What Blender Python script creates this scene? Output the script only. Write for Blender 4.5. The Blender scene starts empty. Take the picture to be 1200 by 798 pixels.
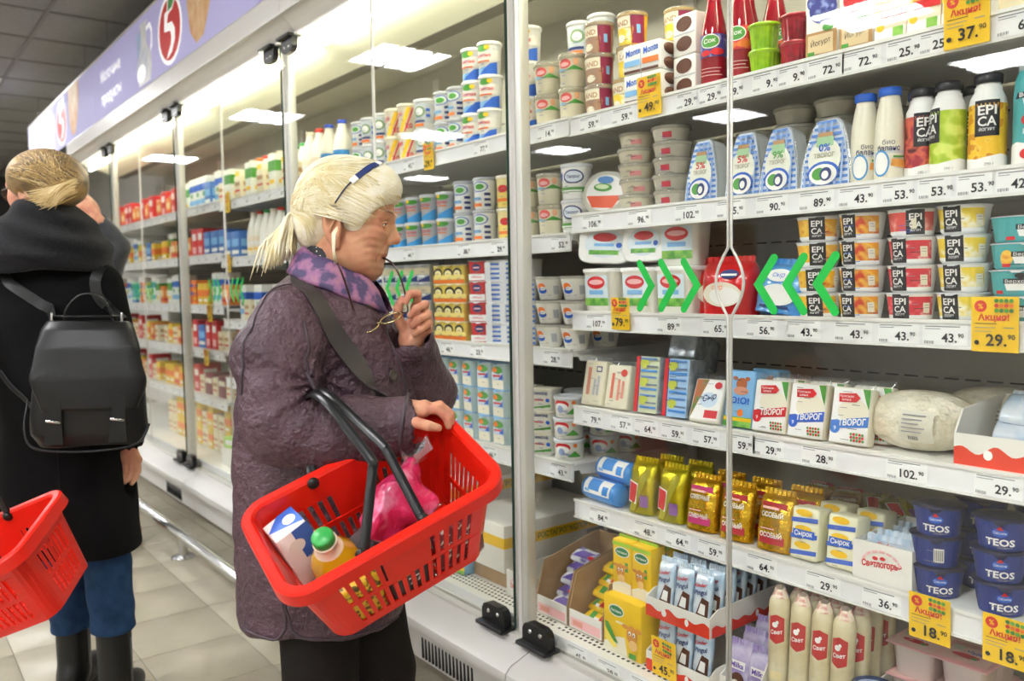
import bpy, bmesh, math, random
import numpy as np
from mathutils import Vector, Matrix, Euler

random.seed(7)
C = bpy.context.scene.collection
SC = bpy.context.scene

# ------------------------------------------------------------------ camera, world, exposure
cam_d = bpy.data.cameras.new('camera')
cam = bpy.data.objects.new('camera', cam_d)
C.objects.link(cam)
cam_d.sensor_width = 36.0
cam_d.lens = 973.133 / 1200 * 36.0
cam_d.clip_start = 0.05
cam_d.dof.use_dof = True
cam_d.dof.focus_distance = 1.75
cam_d.dof.aperture_fstop = 3.6
YAW, PITCH, ROLL = -0.909130638, 0.0685443, -0.01600668
cam.matrix_world = (Matrix.Translation((0, 0, 1.28)) @ Matrix.Rotation(-YAW, 4, 'Z')
                    @ Matrix.Rotation(math.pi / 2 - PITCH, 4, 'X') @ Matrix.Rotation(ROLL, 4, 'Z'))
SC.camera = cam

world = bpy.data.worlds.new('world')
SC.world = world
world.use_nodes = True
world.node_tree.nodes['Background'].inputs[0].default_value = (0.95, 0.97, 1.0, 1)
world.node_tree.nodes['Background'].inputs[1].default_value = 0.45

SC.view_settings.view_transform = 'Standard'
SC.view_settings.look = 'None'
SC.view_settings.gamma = 1.0
SC.view_settings.use_curve_mapping = False
SC.view_settings.exposure = 0.68
SC.cycles.use_denoising = True
SC.cycles.max_bounces = 10
SC.cycles.transparent_max_bounces = 24
SC.cycles.sample_clamp_indirect = 6.0
LAMP_E = 36.0        # ceiling panels
TUBE_E = 22.0       # tube under the canopy

# ------------------------------------------------------------------ materials
def lin(h):
    h = h.lstrip('#')
    out = []
    for i in (0, 2, 4):
        c = int(h[i:i + 2], 16) / 255
        out.append(c / 12.92 if c <= 0.04045 else ((c + 0.055) / 1.055) ** 2.4)
    return (*out, 1)

MATS = {}
def mat(name, col, rough=0.5, metal=0.0, spec=0.5, coat=0.0, bump=None, vary=None, emit=None, trans=0.0, sheen=0.0, sss=0.0, ior=1.45, stretch=None, vscale=None):
    """Principled material; bump=(scale, strength, distance); vary=(colour2, scale[, detail]) mixes a noise of a second colour."""
    if name in MATS:
        return MATS[name]
    m = bpy.data.materials.new(name)
    m.use_nodes = True
    nt = m.node_tree
    b = nt.nodes['Principled BSDF']
    b.inputs['Base Color'].default_value = lin(col)
    b.inputs['Roughness'].default_value = rough
    b.inputs['Metallic'].default_value = metal
    b.inputs['Specular IOR Level'].default_value = spec
    b.inputs['Coat Weight'].default_value = coat
    b.inputs['Transmission Weight'].default_value = trans
    b.inputs['Sheen Weight'].default_value = sheen
    b.inputs['IOR'].default_value = ior
    if sss:
        b.inputs['Subsurface Weight'].default_value = sss
        b.inputs['Subsurface Radius'].default_value = (0.012, 0.005, 0.003)
        b.inputs['Subsurface Scale'].default_value = 0.5
    if emit:
        b.inputs['Emission Color'].default_value = lin(emit[0])
        b.inputs['Emission Strength'].default_value = emit[1]
    src = None
    if bump or vary:
        tc = nt.nodes.new('ShaderNodeTexCoord')
        mp = nt.nodes.new('ShaderNodeMapping')
        nt.links.new(tc.outputs['Object'], mp.inputs[0])
        if stretch:
            mp.inputs['Scale'].default_value = stretch
        src = mp.outputs[0]
    if vary:
        n = nt.nodes.new('ShaderNodeTexNoise')
        n.inputs['Scale'].default_value = vary[1]
        n.inputs['Detail'].default_value = vary[2] if len(vary) > 2 else 3
        nt.links.new(src, n.inputs['Vector'])
        r = nt.nodes.new('ShaderNodeValToRGB')
        lo, hi = (vary[3], vary[4]) if len(vary) > 4 else (0.4, 0.62)
        r.color_ramp.elements[0].position = lo
        r.color_ramp.elements[1].position = hi
        r.color_ramp.elements[0].color = lin(col)
        r.color_ramp.elements[1].color = lin(vary[0])
        if len(vary) > 5:
            e = r.color_ramp.elements.new((lo + hi) / 2)
            e.color = lin(vary[5])
        nt.links.new(n.outputs['Fac'], r.inputs[0])
        nt.links.new(r.outputs[0], b.inputs['Base Color'])
    if bump:
        n = nt.nodes.new('ShaderNodeTexNoise')
        n.inputs['Scale'].default_value = bump[0]
        n.inputs['Detail'].default_value = 4
        nt.links.new(src, n.inputs['Vector'])
        bp = nt.nodes.new('ShaderNodeBump')
        bp.inputs['Strength'].default_value = bump[1]
        bp.inputs['Distance'].default_value = bump[2]
        nt.links.new(n.outputs['Fac'], bp.inputs['Height'])
        nt.links.new(bp.outputs[0], b.inputs['Normal'])
    MATS[name] = m
    return m

def clear_mat(name, tint='#ffffff', gloss=1.0, rough=0.0, base_alpha=0.0, base='#ffffff'):
    """Thin clear sheet: see-through with a fresnel mirror reflection; lets light through to what is behind."""
    if name in MATS:
        return MATS[name]
    m = bpy.data.materials.new(name)
    m.use_nodes = True
    nt = m.node_tree
    nt.nodes.clear()
    out = nt.nodes.new('ShaderNodeOutputMaterial')
    tr = nt.nodes.new('ShaderNodeBsdfTransparent')
    tr.inputs[0].default_value = lin(tint)
    gl = nt.nodes.new('ShaderNodeBsdfGlossy')
    gl.inputs['Roughness'].default_value = rough
    lw = nt.nodes.new('ShaderNodeLayerWeight')
    pw = nt.nodes.new('ShaderNodeMath')
    pw.operation = 'POWER'
    pw.inputs[1].default_value = 5.0
    nt.links.new(lw.outputs['Facing'], pw.inputs[0])
    mu = nt.nodes.new('ShaderNodeMath')
    mu.operation = 'MULTIPLY_ADD'
    mu.inputs[1].default_value = 0.9 * gloss
    mu.inputs[2].default_value = 0.04 * gloss
    nt.links.new(pw.outputs[0], mu.inputs[0])
    mx = nt.nodes.new('ShaderNodeMixShader')
    nt.links.new(mu.outputs[0], mx.inputs[0])
    first = tr.outputs[0]
    if base_alpha:
        df = nt.nodes.new('ShaderNodeBsdfDiffuse')
        df.inputs[0].default_value = lin(base)
        m2 = nt.nodes.new('ShaderNodeMixShader')
        m2.inputs[0].default_value = base_alpha
        nt.links.new(tr.outputs[0], m2.inputs[1])
        nt.links.new(df.outputs[0], m2.inputs[2])
        first = m2.outputs[0]
    nt.links.new(first, mx.inputs[1])
    nt.links.new(gl.outputs[0], mx.inputs[2])
    nt.links.new(mx.outputs[0], out.inputs[0])
    MATS[name] = m
    return m

def col(h, rough=0.45):
    """Plain printed or moulded colour, by hex."""
    return mat('print_%s_%d' % (h.lstrip('#'), int(rough * 100)), h, rough, bump=(60, 0.05, 0.002))

# ------------------------------------------------------------------ mesh building
class MB:
    def __init__(s):
        s.v, s.f, s.m, s.mats, s.sm = [], [], [], [], []
    def mi(s, m):
        if m not in s.mats:
            s.mats.append(m)
        return s.mats.index(m)
    def add(s, vs, fs, m, smooth=False):
        o = len(s.v)
        k = s.mi(m)
        s.v += [tuple(p) for p in vs]
        for f in fs:
            s.f.append(tuple(i + o for i in f))
            s.m.append(k)
            s.sm.append(smooth)
    def box(s, c, d, m, bev=0.0, mtx=None, taper=None):
        """box centred at c with full sizes d, edges bevelled; taper=(tx, ty) scales the top"""
        x, y, z = d[0] / 2, d[1] / 2, d[2] / 2
        tx, ty = taper or (1, 1)
        if bev:
            bm = bmesh.new()
            bmesh.ops.create_cube(bm, size=1)
            for q in bm.verts:
                up = q.co.z > 0
                q.co = Vector((q.co.x * 2 * x * (tx if up else 1), q.co.y * 2 * y * (ty if up else 1), q.co.z * 2 * z))
            bmesh.ops.bevel(bm, geom=list(bm.edges), offset=bev, segments=2, affect='EDGES', profile=0.5)
            bm.verts.ensure_lookup_table()
            vs = [q.co.copy() for q in bm.verts]
            fs = [[q.index for q in f.verts] for f in bm.faces]
            bm.free()
        else:
            vs = [Vector(p) for p in ((-x, -y, -z), (x, -y, -z), (x, y, -z), (-x, y, -z), (-x * tx, -y * ty, z), (x * tx, -y * ty, z), (x * tx, y * ty, z), (-x * tx, y * ty, z))]
            fs = [(3, 2, 1, 0), (4, 5, 6, 7), (0, 1, 5, 4), (1, 2, 6, 5), (2, 3, 7, 6), (3, 0, 4, 7)]
        if mtx:
            vs = [mtx @ v for v in vs]
        s.add([v + Vector(c) for v in vs], fs, m, bool(bev))
        return s
    def bx(s, x0, y0, z0, x1, y1, z1, m, bev=0.0):
        return s.box(((x0 + x1) / 2, (y0 + y1) / 2, (z0 + z1) / 2), (abs(x1 - x0), abs(y1 - y0), abs(z1 - z0)), m, bev)
    def lathe(s, prof, m, n=24, c=(0, 0, 0), mats=None, sq=None, smooth=True):
        """profile [(r, z)] about z; r of 0 closes; sq=(power, ax, ay) turns the circle to a rounded square"""
        o = len(s.v)
        rows = []
        for r, z in prof:
            if r < 1e-6:
                rows.append([len(s.v)])
                s.v.append((c[0], c[1], c[2] + z))
            else:
                row = []
                for i in range(n):
                    a = 2 * math.pi * i / n
                    ca, sa = math.cos(a), math.sin(a)
                    if sq:
                        p, ax, ay = sq
                        k = (abs(ca) ** p + abs(sa) ** p) ** (-1 / p)
                        ca, sa = ca * k * ax, sa * k * ay
                    row.append(len(s.v))
                    s.v.append((c[0] + r * ca, c[1] + r * sa, c[2] + z))
                rows.append(row)
        for j in range(len(rows) - 1):
            a, b = rows[j], rows[j + 1]
            k = s.mi(mats[j] if mats else m)
            for i in range(n):
                i2 = (i + 1) % n
                if len(a) == 1 and len(b) == 1:
                    continue
                if len(a) == 1:
                    f = (a[0], b[i2], b[i])
                elif len(b) == 1:
                    f = (a[i], a[i2], b[0])
                else:
                    f = (a[i], a[i2], b[i2], b[i])
                s.f.append(f)
                s.m.append(k)
                s.sm.append(smooth)
        return s
    def tube(s, pts, r, m, n=8, cap=True, flat=None):
        """tube through pts; r number or list; flat=(w, t, axis) makes a flat strap whose width runs along axis"""
        pts = [Vector(p) for p in pts]
        rows = []
        up = None
        for i, p in enumerate(pts):
            t = (pts[min(i + 1, len(pts) - 1)] - pts[max(i - 1, 0)]).normalized()
            if flat:
                a = Vector(flat[2]) - t * t.dot(Vector(flat[2]))
                a = a.normalized() if a.length > 1e-6 else t.orthogonal().normalized()
                b = t.cross(a)
                w, h = flat[0] / 2, flat[1] / 2
                e = min(w, h) * 0.5
                ring = [(w, -h + e), (w, h - e), (w - e, h), (-w + e, h), (-w, h - e), (-w, -h + e), (-w + e, -h), (w - e, -h)]
                row = [p + a * q[0] + b * q[1] for q in ring]
            else:
                if up is None:
                    up = t.orthogonal().normalized()
                up = (up - t * t.dot(up)).normalized()
                b = t.cross(up)
                rr = r[i] if isinstance(r, (list, tuple)) else r
                row = [p + (up * math.cos(2 * math.pi * k / n) + b * math.sin(2 * math.pi * k / n)) * rr for k in range(n)]
            rows.append(row)
        k = len(rows[0])
        vs = [q for row in rows for q in row]
        fs = []
        for j in range(len(rows) - 1):
            for i in range(k):
                i2 = (i + 1) % k
                fs.append((j * k + i, j * k + i2, (j + 1) * k + i2, (j + 1) * k + i))
        if cap:
            fs.append(tuple(reversed(range(k))))
            fs.append(tuple((len(rows) - 1) * k + i for i in range(k)))
        s.add(vs, fs, m, True)
        return s
    def prism(s, pts, d, m, origin=(0, 0, 0), ax=(1, 0, 0), ay=(0, 0, 1), an=(0, 1, 0), smooth=False):
        """outline pts (2D) in the plane ax, ay at origin, extruded by d along an"""
        o, ax, ay, an = Vector(origin), Vector(ax), Vector(ay), Vector(an)
        n = len(pts)
        vs = [o + ax * p[0] + ay * p[1] for p in pts] + [o + ax * p[0] + ay * p[1] + an * d for p in pts]
        fs = [tuple(range(n)), tuple(reversed(range(n, 2 * n)))]
        fs += [(i, i + n, (i + 1) % n + n, (i + 1) % n) for i in range(n)]
        s.add(vs, fs, m, smooth)
        return s
    def ell(s, c, r, m, nu=16, nv=10, mtx=None):
        vs, fs = [], []
        for j in range(nv + 1):
            t = math.pi * j / nv
            for i in range(nu):
                a = 2 * math.pi * i / nu
                v = Vector((r[0] * math.sin(t) * math.cos(a), r[1] * math.sin(t) * math.sin(a), r[2] * math.cos(t)))
                if mtx:
                    v = mtx @ v
                vs.append(v + Vector(c))
        for j in range(nv):
            for i in range(nu):
                i2 = (i + 1) % nu
                fs.append((j * nu + i, (j + 1) * nu + i, (j + 1) * nu + i2, j * nu + i2))
        s.add(vs, fs, m, True)
        return s
    def grid(s, fn, nu, nv, m, closed_u=False, smooth=True):
        vs = [fn(i / nu, j / nv) for j in range(nv + 1) for i in range(nu + (0 if closed_u else 1))]
        w = nu if closed_u else nu + 1
        fs = []
        for j in range(nv):
            for i in range(nu):
                i2 = (i + 1) % w
                fs.append((j * w + i, j * w + i2, (j + 1) * w + i2, (j + 1) * w + i))
        s.add(vs, fs, m, smooth)
        return s
    def mesh(s, name):
        me = bpy.data.meshes.new(name)
        me.from_pydata(s.v, [], s.f)
        for m in s.mats:
            me.materials.append(m)
        me.polygons.foreach_set('material_index', s.m)
        me.polygons.foreach_set('use_smooth', s.sm)
        me.update()
        bm = bmesh.new()
        bm.from_mesh(me)
        bmesh.ops.recalc_face_normals(bm, faces=bm.faces)
        bm.to_mesh(me)
        bm.free()
        return me
    def build(s, name, parent=None, sharp=None):
        me = s.mesh(name)
        if sharp:
            me.set_sharp_from_angle(angle=sharp)
        return obj(name, me, parent)

def obj(name, me, parent=None):
    o = bpy.data.objects.new(name, me)
    C.objects.link(o)
    if parent:
        o.parent = parent
    return o

def thing(name, label, cat, loc=(0, 0, 0), rz=0.0, group=None, rot=None):
    o = bpy.data.objects.new(name, None)
    o.empty_display_size = 0.02
    C.objects.link(o)
    o.location = loc
    o.rotation_euler = rot if rot else (0, 0, rz)
    return tag(o, label, cat, group)

def tag(o, label, cat, group=None, kind=None):
    o['label'] = label
    o['category'] = cat
    if group:
        o['group'] = group
    if kind:
        o['kind'] = kind
    return o

def struct(o):
    o['kind'] = 'structure'
    return o

# ------------------------------------------------------------------ flat print: shapes and lettering on surfaces
_TXT = {}
def text_polys(s, bold=0.0):
    """unit-height lettering as triangles: (verts2d, faces, width)"""
    key = (s, bold)
    if key in _TXT:
        return _TXT[key]
    cu = bpy.data.curves.new('lettering', 'FONT')
    cu.body = s
    cu.size = 1.0
    cu.resolution_u = 2
    cu.offset = bold
    o = bpy.data.objects.new('lettering', cu)
    C.objects.link(o)
    me = bpy.data.meshes.new_from_object(o.evaluated_get(bpy.context.evaluated_depsgraph_get()))
    vs = [(v.co.x, v.co.y) for v in me.vertices]
    fs = [tuple(p.vertices) for p in me.polygons]
    bpy.data.objects.remove(o)
    bpy.data.curves.remove(cu)
    bpy.data.meshes.remove(me)
    if vs:
        x0 = min(v[0] for v in vs)
        x1 = max(v[0] for v in vs)
        vs = [((v[0] - x0), v[1]) for v in vs]
        _TXT[key] = (vs, fs, x1 - x0)
    else:
        _TXT[key] = ([], [], 0)
    return _TXT[key]

def clip_x(pts, x, s):
    """the piece of a polygon on one side of the line at x"""
    out = []
    for p, q in zip(pts, list(pts[1:]) + [pts[0]]):
        a, b = (p[0] - x) * s, (q[0] - x) * s
        if a >= 0:
            out.append(p)
        if a * b < 0:
            t = a / (a - b)
            out.append((x, p[1] + (q[1] - p[1]) * t))
    return out

def deco(items, fmap, mb=None, step=0.0004, seg=None):
    """flat print. items: ('rect',x0,z0,x1,z1,mat) ('ell',cx,cz,rx,rz,mat) ('poly',pts,mat) ('text',s,x,z,h,mat[,align,width,bold,slant])
    fmap(x, z, lift) puts a point of the print on the surface; seg = widest strip on a curved surface"""
    mb = mb or MB()
    lift = 0.0006
    for it in items:
        k, m = it[0], None
        if k == 'rect':
            _, x0, z0, x1, z1, m = it
            n = max(1, int(math.ceil(abs(x1 - x0) / seg))) if seg else 1
            vs, fs = [], []
            for i in range(n + 1):
                x = x0 + (x1 - x0) * i / n
                vs += [fmap(x, z0, lift), fmap(x, z1, lift)]
            fs = [(2 * i, 2 * i + 2, 2 * i + 3, 2 * i + 1) for i in range(n)]
        elif k == 'ell':
            _, cx, cz, rx, rz, m = it
            n = 10
            vs, fs = [], []
            for i in range(n + 1):
                a = math.pi * i / n
                x = cx - rx * math.cos(a)
                h = rz * math.sin(a)
                vs += [fmap(x, cz - h, lift), fmap(x, cz + h, lift)]
            fs = [(2 * i, 2 * i + 2, 2 * i + 3, 2 * i + 1) for i in range(n)]
        elif k == 'poly':
            _, pts, m = it
            cuts = [pts]
            if seg:
                x0, x1 = min(p[0] for p in pts), max(p[0] for p in pts)
                n = max(1, int(math.ceil((x1 - x0) / seg)))
                cuts = [clip_x(clip_x(pts, x0 + (x1 - x0) * i / n, 1), x0 + (x1 - x0) * (i + 1) / n, -1) for i in range(n)]
            vs, fs = [], []
            for q in cuts:
                if len(q) > 2:
                    fs.append(tuple(range(len(vs), len(vs) + len(q))))
                    vs += [fmap(p[0], p[1], lift) for p in q]
        elif k == 'text':
            s, x, z, h, m = it[1:6]
            al = it[6] if len(it) > 6 else 'c'
            w = it[7] if len(it) > 7 else None
            bd = it[8] if len(it) > 8 else 0.0
            sl = it[9] if len(it) > 9 else 0.0
            tv, tf, tw = text_polys(s, bd)
            if not tv:
                continue
            sy = h / 0.72
            sx = (w / tw) if w else sy
            ox = x - (tw * sx / 2 if al == 'c' else tw * sx if al == 'r' else 0)
            vs = [fmap(ox + v[0] * sx, z + v[1] * sy + sl * v[0] * sx, lift) for v in tv]
            fs = tf
        mb.add(vs, fs, m)
        lift += step
    return mb

def on_front(d):                    # on a flat front face at y = -d
    return lambda x, z, l: (x, -d - l, z)
def on_cyl(rf):                     # round a can whose radius at height z is rf(z)
    def f(x, z, l):
        r = rf(z)
        a = x / max(r, 1e-4)
        return ((r + l) * math.sin(a), -(r + l) * math.cos(a), z)
    return f

# ------------------------------------------------------------------ kinds of goods: built once, copied many times
KINDS = {}
ROUND = {'yogurt_cup', 'sour_cream_pail', 'sour_cream_cup', 'dessert_cup', 'cheese_tub', 'yogurt_bottle', 'kefir_bottle', 'juice_bottle', 'milk_bottle', 'pot', 'cheese_cup', 'glazed_curd_tube'}
def kind(name, base, parts):
    """parts: list of (part name, mesh, parent part index or None)"""
    KINDS[name] = (base, parts)

def place(kn, label, cat, loc, rz=0.0, group=None, rot=None, only=None):
    base, parts = KINDS[kn]
    if base in ROUND and not rot:
        rz += 0.38
    if len(parts) == 1:
        o = obj(base, parts[0][1])
        o.location = loc
        o.rotation_euler = rot if rot else (0, 0, rz)
        return tag(o, label, cat, group)
    r = thing(base, label, cat, loc, rz, group, rot)
    made = []
    for pn, me, pi in parts:
        made.append(obj(pn, me, r if pi is None else made[pi]))
    return r

ORD = ['first', 'second', 'third', 'fourth', 'fifth', 'sixth', 'seventh', 'eighth', 'ninth', 'tenth', 'eleventh', 'twelfth']
def pos_words(i, n, ends=('leftmost', 'rightmost')):
    if n == 1:
        return ''
    if n == 2:
        return ('left', 'right')[i]
    if n == 3 and i == 1:
        return 'middle'
    return ends[0] if i == 0 else ends[1] if i == n - 1 else ORD[i] + ' from left'
def lvl_words(j, n):
    if n == 1:
        return ''
    if n == 2:
        return ('lower', 'upper')[j]
    if n == 3 and j == 1:
        return 'middle one'
    return 'bottom one' if j == 0 else 'top one' if j == n - 1 else ORD[j] + ' from bottom'
# ------------------------------------------------------------------ room: floor, ceiling, walls
FLOOR_T = mat('floor_tile', '#aba391', 0.32, spec=0.45, vary=('#a19985', 7, 5, 0.35, 0.7), bump=(90, 0.03, 0.002))
GROUT = mat('grout', '#8c8372', 0.8)
CEIL_T = mat('ceiling_tile', '#8b8a88', 0.9, vary=('#838280', 40, 4), bump=(220, 0.2, 0.003))
T_BAR = mat('ceiling_bar', '#6d6b67', 0.6)
WALL = mat('wall_paint', '#d8d5cf', 0.8, vary=('#cfccc6', 3))

m = MB().bx(-16, -7, -0.06, 5, 2.6, -0.004, GROUT)
floor = struct(m.build('floor'))
tile = MB().box((0, 0, -0.004), (0.3372, 0.3372, 0.008), FLOOR_T, 0.0012).mesh('tile')
TX0, TY0, TS = -3.35, 1.03, 0.34
for i in range(-13, 9):
    for j in range(-4, 2):
        o = obj('tile', tile, floor)
        o.location = (TX0 + (i + 0.5) * TS, TY0 + (j - 0.5) * TS, 0)
rest = MB()
for i in range(-37, 25):
    for j in range(-23, 5):
        if -13 <= i < 9 and -4 <= j < 2:
            continue
        x, y = TX0 + (i + 0.5) * TS, TY0 + (j - 0.5) * TS
        rest.bx(x - 0.168, y - 0.168, -0.006, x + 0.168, y + 0.168, 0, FLOOR_T)
o = rest.build('far_tiles', floor)
o['kind'] = 'stuff'

CZ = 3.15
m = MB().bx(-16, -7, CZ + 0.02, 5, 2.6, CZ + 0.08, T_BAR)
ceiling = struct(m.build('ceiling'))
CS, CX0, CY0 = 0.72, -6.415, 1.08
lamp_cells = []
for cx in (-12.2, -9.25, -6.1, -3.2, -0.1, 2.8):
    for cy in (-1.0, -4.75):
        lamp_cells.append((round((cx - CX0) / CS - 0.5), round((cy - CY0) / CS - 0.5)))
for cx, cy in ((-9.25, -2.9), (-3.2, -2.9), (-0.1, -2.9), (2.8, -2.9)):  # right-hand two are unseen panels, added to brighten the shelf fronts
    lamp_cells.append((round((cx - CX0) / CS - 0.5), round((cy - CY0) / CS - 0.5)))
lamp_cells.append((-4, -1))
ctile = MB().box((0, 0, 0.0), (CS - 0.024, CS - 0.024, 0.016), CEIL_T, 0.002).mesh('ceiling_tile')
far = MB()
for i in range(-13, 15):
    for j in range(-11, 2):
        if (i, j) in lamp_cells:
            continue
        x, y = CX0 + (i + 0.5) * CS, CY0 + (j + 0.5) * CS
        if -8 <= i < 4 and -2 <= j < 1:
            o = obj('ceiling_tile', ctile, ceiling)
            o.location = (x, y, CZ + 0.012)
        else:
            far.box((x, y, CZ + 0.012), (CS - 0.024, CS - 0.024, 0.016), CEIL_T)
o = far.build('far_ceiling_tiles', ceiling)
o['kind'] = 'stuff'
bars = MB()
for i in range(-13, 16):
    x = CX0 + i * CS
    bars.bx(x - 0.012, -7, CZ - 0.002, x + 0.012, 2.0, CZ + 0.02, T_BAR)
for j in range(-11, 3):
    y = CY0 + j * CS
    bars.bx(-16, y - 0.012, CZ - 0.004, 4.4, y + 0.012, CZ + 0.02, T_BAR)
o = bars.build('ceiling_grid', ceiling)
o['kind'] = 'stuff'

DIFF = mat('lamp_diffuser', '#ffffff', 0.5, emit=('#fcfdff', LAMP_E))
LAMPF = mat('lamp_frame', '#e8e8e6', 0.4)
fm = MB()
h = CS / 2 - 0.015
for (x0, y0, x1, y1) in ((-h, -h, h, -h + 0.03), (-h, h - 0.03, h, h), (-h, -h, -h + 0.03, h), (h - 0.03, -h, h, h)):
    fm.bx(x0, y0, -0.012, x1, y1, 0.03, LAMPF)
for k in (-1, 0, 1):
    fm.bx(-h, k * 0.165 - 0.012, -0.008, h, k * 0.165 + 0.012, 0.02, LAMPF)
frame_me = fm.mesh('lamp_frame')
tube_me = MB().bx(-h + 0.03, -0.07, 0.0, h - 0.03, 0.07, 0.015, DIFF).mesh('lamp_tube')
def cy_of(j):
    return CY0 + (j + 0.5) * CS
for n, (i, j) in enumerate(lamp_cells):
    x, y = CX0 + (i + 0.5) * CS, CY0 + (j + 0.5) * CS
    row = 'front row by the cabinets' if cy_of(j) > -2 else 'middle row' if cy_of(j) > -4 else 'rear row'
    cols = sorted(q[0] for q in lamp_cells[:16] if abs(cy_of(q[1]) - cy_of(j)) < 0.8)
    where = 'white four-strip ceiling light panel, %s, %s from the far end' % (row, ('first', 'second', 'third', 'fourth', 'fifth', 'sixth')[cols.index(i)]) if n < 16 else 'white ceiling light panel at the left end near the blue sign'
    r = thing('ceiling_light', where, 'light', (x, y, CZ), 0, 'ceiling light panels')
    obj('frame', frame_me, r)
    for k in (-1.5, -0.5, 0.5, 1.5):
        t = obj('light_strip', tube_me, r)
        t.location = (0, k * 0.165, 0)

struct(MB().bx(-16, 2.6, 0, 5, 2.7, 3.3, WALL).build('wall_back'))
struct(MB().bx(-16.1, -7, 0, -16, 2.7, 3.3, mat('wall_dark', '#3b3a3a', 0.8)).build('wall_left'))

struct(MB().bx(5, -7, 0, 5.1, 2.7, 3.3, WALL).build('wall_right'))
struct(MB().bx(-16, -7.1, 0, 5.1, -7, 3.3, WALL).build('wall_front'))

# ------------------------------------------------------------------ refrigerated cabinets
ENAMEL = mat('white_enamel', '#e4e3de', 0.35, spec=0.5, bump=(30, 0.02, 0.002))
ENAMEL_G = mat('grey_white_enamel', '#cfccc7', 0.38, bump=(30, 0.02, 0.002))
BACKP = mat('cabinet_back', '#b4b1a6', 0.5, vary=('#aeab9f', 5))
DARK = mat('dark_plastic', '#1b1b1c', 0.4)
BLACK = mat('black_plastic', '#121213', 0.32, bump=(80, 0.05, 0.001))
STEEL = mat('steel', '#c9c9c8', 0.25, metal=1.0, bump=(40, 0.03, 0.001))
ALU = mat('aluminium', '#d5d3cd', 0.42, metal=0.35)
RAILW = mat('price_rail_plastic', '#ececed', 0.35)
PAPER = mat('label_paper', '#f4f4f3', 0.7)
INK = mat('ink', '#26262a', 0.6)
GREYINK = mat('grey_ink', '#8c8c90', 0.6)
GLASS = clear_mat('door_glass', '#fdfefd', 0.8)
GEDGE = mat('glass_edge', '#20392f', 0.2)
GREEN = mat('arrow_green', '#18b344', 0.5)
TUBE = mat('canopy_tube', '#ffffff', 0.5, emit=('#fffbe2', TUBE_E))
CANOPY = mat('canopy_white', '#efeeda', 0.5)
SEAL = mat('dark_strip', '#6f6a60', 0.6)

SHELF_Z = [  # per bay from the right: the tops of its shelves
    (1.735, 1.467, 1.195, 0.927, 0.655),
    (1.738, 1.417, 1.085, 0.754),
    (1.751, 1.442, 1.105, 0.776),
    (1.762, 1.473, 1.180, 0.915, 0.634),
    (1.762, 1.473, 1.180, 0.915, 0.634)]
BAY_X = [-1.756 - 1.452 * k for k in range(5)]      # left edge of each bay
BAY_W = 1.452
DECK_Z = 0.30

PRICES = {(0, 0): [(-1.672, '59'), (-1.547, '59'), (-1.337, '29'), (-1.268, '29'), (-1.207, '29'), (-1.118, '9'), (-1.052, '9'), (-0.971, '72'), (-0.893, '72'), (-0.811, '25'), (-0.748, '25'), (-0.604, '69')],
 (0, 1): [(-1.666, '106'), (-1.492, '96'), (-1.332, '102'), (-1.206, '95'), (-1.097, '90'), (-0.989, '89'), (-0.898, '43'), (-0.816, '53'), (-0.746, '53'), (-0.675, '53'), (-0.608, '42')],
 (0, 2): [(-1.653, '107'), (-1.392, '89'), (-1.247, '65'), (-1.122, '56'), (-1.017, '43'), (-0.904, '43'), (-0.81, '43'), (-0.721, '43')],
 (0, 3): [(-1.673, '79'), (-1.561, '57'), (-1.472, '64'), (-1.379, '59'), (-1.278, '57'), (-1.179, '59'), (-1.103, '29'), (-0.978, '28'), (-0.789, '102'), (-0.623, '29')],
 (0, 4): [(-1.649, '84'), (-1.476, '48'), (-1.366, '64'), (-1.262, '59'), (-1.119, '64'), (-0.965, '29'), (-0.836, '36')],
 (1, 0): [(-2.175, '77'), (-1.855, '14'), (-2.62, '45')], (1, 1): [(-2.637, '44'), (-2.281, '36'), (-2.093, '29'), (-1.965, '36'), (-1.80, '52')],
 (1, 2): [(-2.396, '46'), (-2.219, '23'), (-1.841, '28')], (1, 3): [(-2.5, '39'), (-2.158, '46'), (-1.965, '48'), (-1.815, '43')]}

def price_label(x, price, y, z, w=0.082):
    """a paper label standing in the rail: product lines, price, small kopecks, bar code"""
    fm = lambda a, b, l: (x + a, y - l, z + b)
    it = [('rect', -w / 2, -0.020, w / 2, 0.020, PAPER),
          ('rect', -w / 2 + 0.004, 0.0135, w / 2 - 0.014, 0.0155, GREYINK),
          ('rect', -w / 2 + 0.004, 0.0095, -0.008, 0.0108, GREYINK),
          ('text', price + '.', 0.022, -0.014, 0.0165, INK, 'r', None, 0.02),
          ('text', '90', 0.024, -0.005, 0.0075, INK, 'l', None, 0.02)]
    bx = -w / 2 + 0.004
    for k, bw in enumerate((0.0016, 0.0008, 0.002, 0.0008, 0.0014, 0.0008, 0.002, 0.001)):
        it.append(('rect', bx, -0.018, bx + bw, -0.0125, GREYINK))
        bx += bw + 0.0012
    return deco(it, fm)

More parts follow.
